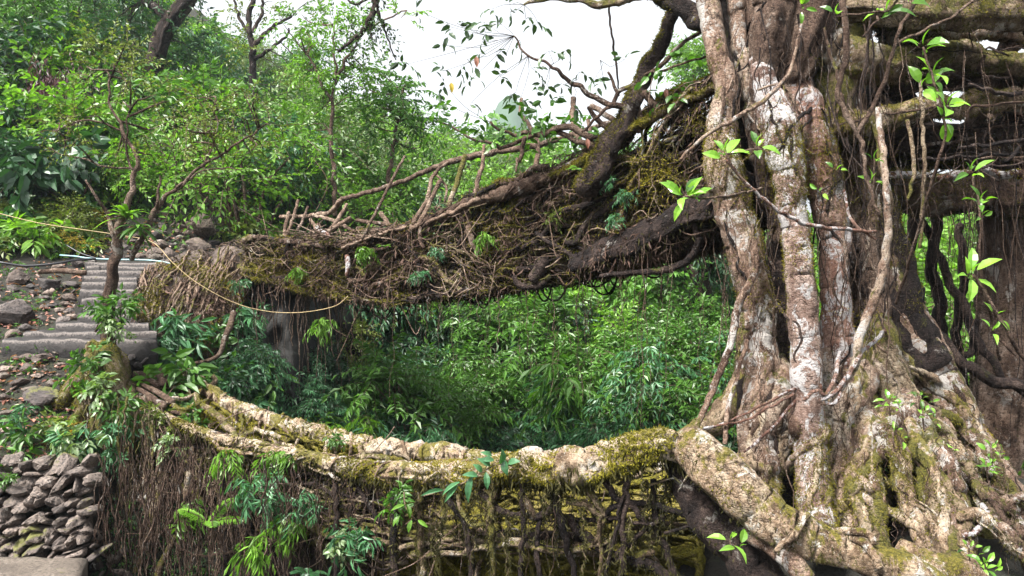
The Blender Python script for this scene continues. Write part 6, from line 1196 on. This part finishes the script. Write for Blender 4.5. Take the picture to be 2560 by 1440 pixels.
# dry stone wall
wl = thing('dry_stone_wall', 'dry stone wall of rounded brown stones above the flat slab at the bottom left', 'wall', P(60, 1390, 9.3))
mb = MB(); rng = rg(1500); y = 1400.; row = 0
while y > 1172:
    h = 20+14*rng.random(); x = -330+rng.random()*30; t = (1400-y)/225
    while x < 232-12*rng.random():
        w = 22+30*rng.random()**1.4; d = 8.95+.55*t+rng.normal()*.03; s = F/d
        v, f = rock_geo(int(rng.integers(1, 9999)), False, 1., 12); c = P(x+w/2, y-h/2+rng.normal()*4, d+.16)
        i_ = int(rng.integers(999)); a = rng.normal()*.2; ca, sa = math.cos(a), math.sin(a); v = v/np.abs(v).max(0)
        v = v*(1+.10*fbm(v*3+i_, i_, 3))[:, None]*np.array([w/2/s*1.16, .2, h/2/s*1.28]); v = np.stack([v[:, 0]*ca-v[:, 2]*sa, v[:, 1], v[:, 0]*sa+v[:, 2]*ca], 1)
        mb.add(v+c, None, f, rng.random()); x += w
    y -= h*.92; row += 1
mb.build('stones', M_['wallstone'], wl, smooth=False)
b = MB(); q = [P(-360, 1405, 9.2), P(208, 1405, 9.25), P(198, 1185, 9.75), P(-360, 1175, 9.7)]; q2 = [p+np.array([0, .5, 0]) for p in q]
b.add(np.array(q+q2), [[0, 1, 2, 3], [7, 6, 5, 4], [0, 4, 5, 1], [1, 5, 6, 2], [2, 6, 7, 3], [3, 7, 4, 0]]); b.build('earth_core', M_['soil'], wl)
# flat slab
def slab_mesh(mb, poly, z0, z1, seed, nx=26, ny=10, rough=.015, edge=.03):
    """a worn block: poly = 4 corners (near left, near right, far right, far left) on the ground plane"""
    a, b_, c, d = [np.array(p[:2], float) for p in poly]
    U, Vv = np.meshgrid(np.linspace(0, 1, nx), np.linspace(0, 1, ny), indexing='ij'); u, v = U.ravel()[:, None], Vv.ravel()[:, None]
    xy = (a*(1-u)+b_*u)*(1-v)+(d*(1-u)+c*u)*v; top = np.column_stack([xy, np.full(len(xy), z1)])
    e = np.minimum(np.minimum(u, 1-u)*nx, np.minimum(v, 1-v)*ny)[:, 0]
    top[:, 2] += rough*fbm(top*4+seed, seed, 3)-edge*np.clip(1-e, 0, 1); top[:, :2] += (rough*1.6*np.stack([fbm(top*3+seed, seed+1, 2), fbm(top*3+seed, seed+2, 2)], 1))
    bot = top.copy(); bot[:, 2] = z0; n0 = len(top); mid = top.copy(); mid[:, 2] = z0*.35+z1*.65; ctr = mid.mean(0); mid[:, :2] += (rough*1.5*fbm(mid*5, seed+4, 2))[:, None]
    i = np.arange(nx-1)[:, None]*ny; j = np.arange(ny-1)[None]; Q = np.stack([i+j, i+ny+j, i+ny+j+1, i+j+1], -1).reshape(-1, 4)
    ring = np.concatenate([np.arange(nx)*ny, (nx-1)*ny+np.arange(1, ny), np.arange(nx-2, -1, -1)*ny+ny-1, np.arange(ny-2, 0, -1)]); r2 = np.roll(ring, -1)
    s1 = np.stack([ring+n0, r2+n0, r2, ring], -1); s2 = np.stack([ring+2*n0, r2+2*n0, r2+n0, ring+n0], -1)
    tn = np.full(3*n0, .3*rg(seed).random()); tn[:n0][(np.arange(n0) % ny) == 0] = 1.; tn[:n0][(np.arange(n0) % ny) == 1] = .75
    mb.add(np.vstack([top, mid, bot]), np.vstack([Q, Q[:, ::-1]+2*n0, s1, s2]), None, tn)
mb = MB(); z = P(0, 1392, 8.95)[2]
def gp(px, d): return np.array([(px-1280)/F*d, d])
slab_mesh(mb, [gp(-500, 8.2), gp(196, 8.3), gp(222, 8.98), gp(-420, 9.0)], z-.5, z, 7, 40, 14)
tag(mb.build('stone_slab', M_['slab'], None, P(0, 1440, 8.9)), 'flat grey brown stone slab at the foot of the dry stone wall', 'slab')
# stairs: each row is front edge y, depth, left x, right x
stp = thing('stone_staircase', 'dark stone staircase climbing from the lower bridge to the rock heap', 'stairs', P(190, 890, 11.9))
ST_ = [(848, 12.0, 8, 392), (830, 12.28, 58, 388), (808, 12.6, 138, 372), (786, 12.95, 196, 366), (768, 13.2, 204, 352), (744, 13.5, 204, 348), (723, 13.8, 204, 346), (705, 14.1, 206, 344), (690, 14.4, 208, 342), (676, 14.7, 210, 350), (664, 15.0, 212, 372), (655, 15.3, 214, 400)]
for i, (y, d, xl, xr) in enumerate(ST_):
    z1 = P(0, y, d)[2]; z0 = z1-.55; d2 = (ST_[i+1][1] if i+1 < len(ST_) else d+.9)+.12; mb = MB()
    slab_mesh(mb, [gp(xl, d), gp(xr, d+.04), gp(xr, d2), gp(xl, d2)], z0, z1, 1600+i*9, 90, 10, .022, .016); mb.build('step', M_['step'], stp)
# log, pipes and ropes
def line(name, label, pts, mat, cat, k=7, rough=.02, seed=0):
    b = MB(); tube(b, PP(pts), k, rough, .06, seed, 0, 3, 0); o = b.build(name, M_[mat], None, P(*pts[0][:3])); tag(o, label, cat); return o
line('log', 'thin dark log lying across the rocks left of the upper steps', [(98, 680, 14.2, 6), (150, 677, 14.2, 7), (214, 682, 14.2, 7)], 'brown', 'log', 9, .15)
line('water_hose', 'black plastic hose lying along the rocks left of the stairs', [(-60, 650, 13.9, 3), (0, 656, 13.9, 3), (50, 664, 14, 3), (88, 664, 14.1, 3), (146, 658, 14.3, 3), (190, 650, 14.6, 3), (245, 647, 15, 3)], 'hose', 'hose')
line('water_pipe', 'pale blue water pipe crossing above the top of the stairs', [(150, 638, 15.2, 2), (190, 641, 15.1, 2), (225, 646, 15, 2), (300, 649, 14.8, 2), (360, 650, 14.7, 2), (410, 655, 14.6, 2), (440, 664, 14.5, 0.9)], 'pipe', 'pipe')
line('cable', 'grey cable slanting down to the blue pipe', [(165, 612, 15.3, 1.3), (200, 632, 15.2, 1.3), (240, 645, 15.1, 1.3), (270, 650, 15, 1.3)], 'hose', 'cable')
r_ = line('rope', 'long yellow rope sagging from the left edge across the stairs to the upper bridge', [(-80, 512, 13.2, 0.9), (0, 534, 13, 0.9), (100, 558, 13, 0.9), (200, 573, 13, 0.9), (300, 588, 13, 0.9), (380, 605, 13, 0.9), (430, 655, 12.8, 0.9), (480, 698, 12.7, 0.9), (540, 735, 12.6, 0.9), (600, 762, 12.6, 0.9), (660, 777, 12.6, 0.9), (720, 782, 12.6, 0.9), (780, 778, 12.5, 0.9), (840, 764, 12.4, 0.9), (870, 740, 12.4, 0.9)], 'rope', 'rope')
line('root', 'brown curved root standing out from the bank under the upper bridge', [(478, 910, 13, 4), (530, 898, 12.9, 5), (552, 880, 12.9, 6), (562, 845, 13, 7), (575, 815, 13.2, 8), (585, 780, 13.4, 8)], 'brown', 'root', 9, .15)
# epiphytes and small plants
def rosette(name, label, c, n, L, W, kind, el=.7, seed=0, droop=.5):
    rng = rg(seed); root = thing(name, label, 'fern', c); ml = MB(); th = np.arange(n)*2.4; e = el+.35*rng.normal(size=n)
    d = np.stack([np.cos(th)*np.cos(e), np.sin(th)*np.cos(e), np.sin(e)], 1)
    seg = 7; u = np.linspace(0, 1, seg); ln = L*(.7+.5*rng.random(n)); X = c+d[:, None]*(ln[:, None]*u)[..., None]; X[..., 2] -= droop*ln[:, None]*u**2.2
    T = unit(np.gradient(X, axis=1)); S = unit(np.cross(T, [0, 0, 1.])); wd = W*np.sin(np.clip(u*.9+.08, 0, 1)*math.pi)**.7
    up = np.cross(S, T); A = X-S*wd[None, :, None]+up*.12*wd[None, :, None]; B = X+S*wd[None, :, None]+up*.12*wd[None, :, None]
    V = np.stack([A, X, B], 2).reshape(-1, 3); k = np.arange(n)[:, None, None]*seg*3; i = np.arange(seg-1)[None, :, None]*3; j = np.arange(2)[None, None]
    q = np.stack([k+i+j, k+i+j+1, k+i+j+4, k+i+j+3], -1).reshape(-1, 4); ml.add(V, q, None, np.repeat(rng.random(n), seg*3)); ml.build('frond', L_[kind], root); return root
rosette('birds_nest_fern', 'bright bird nest fern perched in the fork of the slim mossy tree', P(318, 545, 11.5), 26, .42, .035, 'bright', .75, 1)
rosette('birds_nest_fern', 'darker drooping fern on the slim tree under the bright bird nest fern', P(345, 570, 11.5), 16, .38, .03, 'mid', .1, 2)
rosette('birds_nest_fern', 'small bright fern tuft hanging among the roots below the lower bridge', P(445, 1318, 9.7), 9, .2, .03, 'bright', .7, 3)
pl = [(300, 790, 11.4, 0.30, 'hmid', 'leafy plant wrapped round the slim mossy tree at the steps'), (250, 800, 11.4, 0.30, 'hmid', 'light leafy plant left of the slim tree at the steps'), (335, 770, 11.9, 0.20, 'hmid', 'small plant growing on the steps right of the slim tree'), (285, 830, 11.3, 0.24, 'hgrey', 'pale round leaved plant at the foot of the slim tree'),
      (250, 940, 11.0, 0.36, 'hmid', 'leafy plant on the mossy mound below the slim tree'), (215, 960, 10.9, .38, 'fernb', 'bright fern on the mossy mound left of the handrail'), (285, 1040, 10.7, 0.34, 'hmid', 'leafy bush hanging beside the near handrail'), (255, 1010, 10.7, 0.34, 'hgrey', 'pale leaved plant hanging on the mossy mound'), (175, 1060, 10.5, .36, 'ferny', 'yellowing plant on the slope above the dry stone wall'), (215, 1090, 10.4, 0.40, 'hgrey', 'pale green plants trailing over the slope above the wall'), (160, 1130, 10.2, 0.38, 'hteal', 'bluish plant just above the dry stone wall'), (120, 1100, 10.4, 0.30, 'holive', 'olive plant above the dry stone wall'),
      (45, 1055, 10.4, 0.24, 'hteal', 'bluish green plant among terrace stones at the left edge'), (40, 1125, 10.2, 0.34, 'hmid', 'low plant with big leaves at the left end of the wall top'), (20, 1215, 9.4, 0.14, 'hmid', 'small plant sprouting from the dry stone wall'), (310, 1110, 10.5, 0.34, 'hteal', 'drooping plant hanging in front of the mossy root columns'), (290, 1165, 10.4, 0.26, 'hteal', 'small drooping plant low on the mossy root columns'), (385, 1065, 10.7, 0.24, 'holive', 'yellow green plant hanging under the near handrail at its left end'), (420, 1130, 10.1, 0.22, 'hgrey', 'pale leaved sprig where the cream prop root meets the handrail'),
      (570, 1180, 9.5, 0.26, 'hgrass', 'light green hanging plant below the middle of the near handrail'), (680, 1170, 9.1, 0.26, 'hgrass', 'yellow green hanging plant right of the first one under the near handrail'), (650, 1240, 9.0, 0.30, 'hteal', 'bluish plant with narrow leaves under the near handrail'), (680, 1290, 8.9, 0.30, 'hteal', 'drooping narrow leaved plant below the bluish one'), (760, 1280, 8.8, 0.22, 'hteal', 'small bluish plant right of the drooping narrow leaved one'), (700, 1340, 8.9, 0.28, 'hgrass', 'light green plant low in the hollow under the bridge'), (480, 1300, 9.6, 0.24, 'hgrass', 'narrow leaved plant left of the fern frond'), (770, 1420, 8.8, .36, 'fern', 'blue green fern at the bottom edge under the bridge'), (620, 1410, 9.2, 0.30, 'hgrass', 'bright plant at the bottom edge in the dark hollow'), (890, 1360, 8.5, 0.30, 'hteal', 'hanging plant at the bottom in the middle of the near side'), (1010, 1270, 8.0, 0.20, 'hmid', 'small leafy plant hanging below the rail left of the big leaves'), (870, 1400, 8.4, 0.24, 'hgrey', 'pale plant low under the near side'),
      (480, 1060, 11, 0.20, 'hmid', 'small leafy plant between the two handrails'), (840, 1110, 9.7, 0.14, 'hmid', 'few broad leaves between the handrails'), (600, 720, 14, 0.18, 'hteal', 'small pale plant hanging at the left end of the upper bridge'), (740, 690, 13.4, 0.18, 'hgrass', 'grassy plant hanging from the upper bridge near its left end'), (920, 640, 12.1, 0.18, 'hgrass', 'yellow green plant on the near face of the upper bridge left of its middle'), (960, 610, 11.9, .18, 'fernb', 'bright small fern on top of the upper bridge'), (905, 650, 12.1, 0.15, 'hgrass', 'pale hanging grass on the near face of the upper bridge'), (1050, 700, 11.4, 0.16, 'hteal', 'bluish narrow leaved plant hanging from the belly of the upper bridge'), (1090, 640, 11.2, 0.14, 'hteal', 'tiny plant on the near face of the upper bridge below its middle'), (1215, 610, 10.6, 0.18, 'hgrass', 'yellow green hanging grass right of the middle of the upper bridge'), (1390, 560, 9.8, 0.15, 'holive', 'olive plant on the right half of the upper bridge'), (1510, 460, 9.2, 0.14, 'hteal', 'bluish plant in front of the leaning mossy trunk'), (1570, 500, 9, 0.14, 'hteal', 'narrow leaved plant on the shaggy right end of the upper bridge'), (1545, 555, 9, 0.12, 'hteal', 'small narrow leaved plant below another at the right end of the upper bridge'), (800, 830, 12.6, 0.26, 'hgrass', 'yellow green trailing plant at the end of the rope'), (1450, 415, 9.4, .22, 'fernb', 'light fern at the foot of the leaning mossy trunk')]
rr_ = rg(1700)
for (x, y, d, s, k, lb_) in pl: plant(k, P(x, y, d)-np.array([0, 0, .3*s]), s, rr_, lb_, None, .25)
# broad leaved seedlings on the rail
def big_sprig(label, stem, lv, kind='mid', seed=0):
    rng = rg(seed); root = thing('climbing_plant', label, 'plant', P(*stem[0][:3])); ml, ms = MB(), MB(); tube(ms, PP(stem), 5, .1, .03, seed)
    for (x, y, d, dx, dz, L, W) in lv:
        c = P(x, y, d); leaves(ml, c[None], np.array([[dx, -.35, dz]]), np.array([[rng.normal()*.3, -.8, .7]]), L, W, .2+.6*rng.random(), TBL)
    ml.build('leaf', L_[kind], root, smooth=False); ms.build('stem', M_['moss'], root)
big_sprig('climbing plant with broad leaves lying over the middle of the near handrail', [(1280, 1165, 7.2, 2), (1240, 1162, 7.2, 2), (1190, 1190, 7.2, 2), (1140, 1215, 7.2, 2), (1060, 1240, 7.2, 2)],
    [(1250, 1160, 7.2, .2, .9, .16, .08), (1225, 1165, 7.2, -.6, .5, .15, .07), (1270, 1158, 7.2, .5, .2, .13, .07), (1262, 1150, 7.2, .1, -.9, .14, .08), (1180, 1190, 7.2, -.2, -1, .24, .07), (1215, 1180, 7.2, .1, -1, .16, .06), (1195, 1190, 7.2, -.8, .2, .15, .06), (1150, 1205, 7.2, -.9, -.5, .2, .045), (1145, 1212, 7.2, -.7, -.8, .2, .045), (1110, 1225, 7.2, -1, -.1, .22, .04), (1205, 1180, 7.2, -.5, .6, .12, .06), (1235, 1150, 7.2, -.9, .1, .13, .06), (1230, 1140, 7.3, -.8, .4, .12, .05)], 'teal', 3)
big_sprig('small shoot with a yellow leaf hanging below the near handrail', [(1010, 1230, 7.8, 2), (1015, 1270, 7.8, 2), (1040, 1300, 7.8, 2)], [(1012, 1262, 7.8, -.8, -.2, .15, .04), (1018, 1262, 7.8, .3, -.9, .14, .05), (1000, 1290, 7.8, -.6, -.7, .12, .05), (1030, 1300, 7.8, -.3, -.9, .13, .05), (1045, 1300, 7.8, .6, -.3, .14, .04)], 'bright', 4)
fr1 = make_fern('bright', 77, 5, .55, 'fern', 20, .10, .028, .35); tag(fr1, 'feathery pale fern frond below the left half of the near handrail'); fr1.location = P(520, 1310, 9.3).tolist(); fr1.rotation_euler = (.3, .3, 0)
# litter and rubble nobody could count
ml = MB(); rng = rg(1800)
S = np.vstack([hits(345+75*rng.random(500), 770+130*rng.random(500)), hits(-60+300*rng.random(900), 660+520*rng.random(900)), hits(230+280*rng.random(250), 540+110*rng.random(250))]); S[:, 2] += .02+.04*rng.random(len(S))
nr_ = rng.normal(size=(len(S), 3))*.4+[0, 0, 1]; leaves(ml, S, rng.normal(size=(len(S), 3))*[1, 1, .3], nr_, .05+.07*rng.random(len(S)), .045, rng.random(len(S)), TC); o = ml.build('fallen_leaves', L_['redd'], None, P(360, 830, 12.7), smooth=False); tag(o, 'reddish dry leaves lying among the rocks beside the steps', kind='stuff')
mb = MB(); rng = rg(1801)
S = np.vstack([hits(-80+300*rng.random(520), 660+410*rng.random(520)), hits(225+300*rng.random(220), 535+120*rng.random(220))])
for q in S:
    v, f = rock_geo(int(rng.integers(1, 60)), False, .7, 10); r = (3+6*rng.random()**2)/F*q[1]; mb.add(v*r+q+[0, 0, r*.2], None, f, rng.random())
o = mb.build('rubble', M_['rock'], smooth=False); tag(o, 'small broken stones filling the gaps between the rocks beside the steps', kind='stuff')
ml = MB(); S = np.vstack([hits(-60+280*rng.random(260), 650+520*rng.random(260)), hits(230+300*rng.random(140), 530+110*rng.random(140))])
twigs(ml, rng, S, np.abs(rng.normal(size=(len(S), 3)))*[1, 1, 1]*np.sign(rng.normal(size=(len(S), 1))*[1, 1, 0]+[0, 0, 1]), .16, 6, .08, .035, droop=.3); o = ml.build('weeds', L_['mid'], smooth=False); tag(o, 'tiny weeds growing between the rocks beside the steps', kind='stuff')
# dead purple brown fern mass
dd = thing('dead_fern', 'purple brown mass of dead hanging fronds high on the left slope', 'fern', P(150, 250, 20.5)); ml = MB(); rng = rg(1810)
C = np.array([P(145+60*rng.normal()*.6, 215+50*rng.normal()*.6, 20.5+rng.normal()*.2) for _ in range(140)]); D = rng.normal(size=(140, 3))*.5; D[:, 2] -= .6
twigs(ml, rng, C, D, .6, 12, .16, .03, droop=.5, hang=.8); ml.build('frond', L_['purple'], dd, smooth=False)

for _k, (mk, used) in _proto.items():   # prototypes that were never planted
    for r_o, us in zip(mk, used):
        if not us:
            for c_o in list(r_o.children): bpy.data.objects.remove(c_o)
            bpy.data.objects.remove(r_o)
# ------------------------------------------------------------------ camera, light
cam = bpy.data.cameras.new('camera'); co = bpy.data.objects.new('camera', cam); COL.objects.link(co)
cam.lens = 27.5; cam.sensor_width = 36; cam.clip_end = 3000; cam.clip_start = .05
co.location = (0, 0, CZ); co.rotation_euler = (R(90), 0, 0); sc.camera = co
SUN_EL, SUN_AZ = 56, 226      # degrees; azimuth clockwise from +Y
w = bpy.data.worlds.new('World'); sc.world = w; w.use_nodes = True; nt = w.node_tree
bg = nt.nodes['Background']; sky = nt.nodes.new('ShaderNodeTexSky'); sky.sky_type = 'NISHITA'; sky.sun_disc = False
sky.sun_elevation = R(SUN_EL); sky.sun_rotation = R(SUN_AZ); sky.air_density = 1.; sky.dust_density = 6.; sky.ozone_density = 1.
hs = nt.nodes.new('ShaderNodeHueSaturation'); hs.inputs['Saturation'].default_value = .10; hs.inputs['Value'].default_value = 1.
nt.links.new(sky.outputs[0], hs.inputs['Color']); nt.links.new(hs.outputs[0], bg.inputs[0]); bg.inputs[1].default_value = .135
sl = bpy.data.lights.new('sun', 'SUN'); sl.energy = 4.0; sl.angle = R(12); sl.color = (1, .95, .87)
so = bpy.data.objects.new('sun', sl); COL.objects.link(so); so.location = (0, -10, 40)
el, az = R(SUN_EL), R(SUN_AZ)
from mathutils import Vector
dv = Vector((math.sin(az)*math.cos(el), math.cos(az)*math.cos(el), math.sin(el)))
so.rotation_euler = dv.to_track_quat('Z', 'Y').to_euler()
sc.view_settings.view_transform = 'Standard'; sc.view_settings.look = 'None'; sc.view_settings.exposure = 1.6; sc.view_settings.gamma = 1
sc.cycles.max_bounces = 6; sc.cycles.diffuse_bounces = 3; sc.cycles.glossy_bounces = 2; sc.cycles.transmission_bounces = 3; sc.cycles.transparent_max_bounces = 4
# valley air

mb = MB(); x0,x1,y0,y1,z0,z1=-500,500,-320,700,-22,135
mb.add([[x0,y0,z0],[x1,y0,z0],[x1,y1,z0],[x0,y1,z0],[x0,y0,z1],[x1,y0,z1],[x1,y1,z1],[x0,y1,z1]],[[0,3,2,1],[4,5,6,7],[0,1,5,4],[1,2,6,5],[2,3,7,6],[3,0,4,7]])
m, nt2, out2 = nmat('haze_air'); pv = nt2.nodes.new('ShaderNodeVolumePrincipled'); pv.inputs['Color'].default_value = (.75,.87,1.,1); pv.inputs['Density'].default_value = .00045; pv.inputs['Anisotropy'].default_value=.3
nt2.links.new(pv.outputs[0], out2.inputs['Volume'])
hz = mb.build('haze', m, smooth=False); tag(hz, 'thin pale mist in the air of the valley', kind='stuff')
sc.cycles.volume_bounces = 0
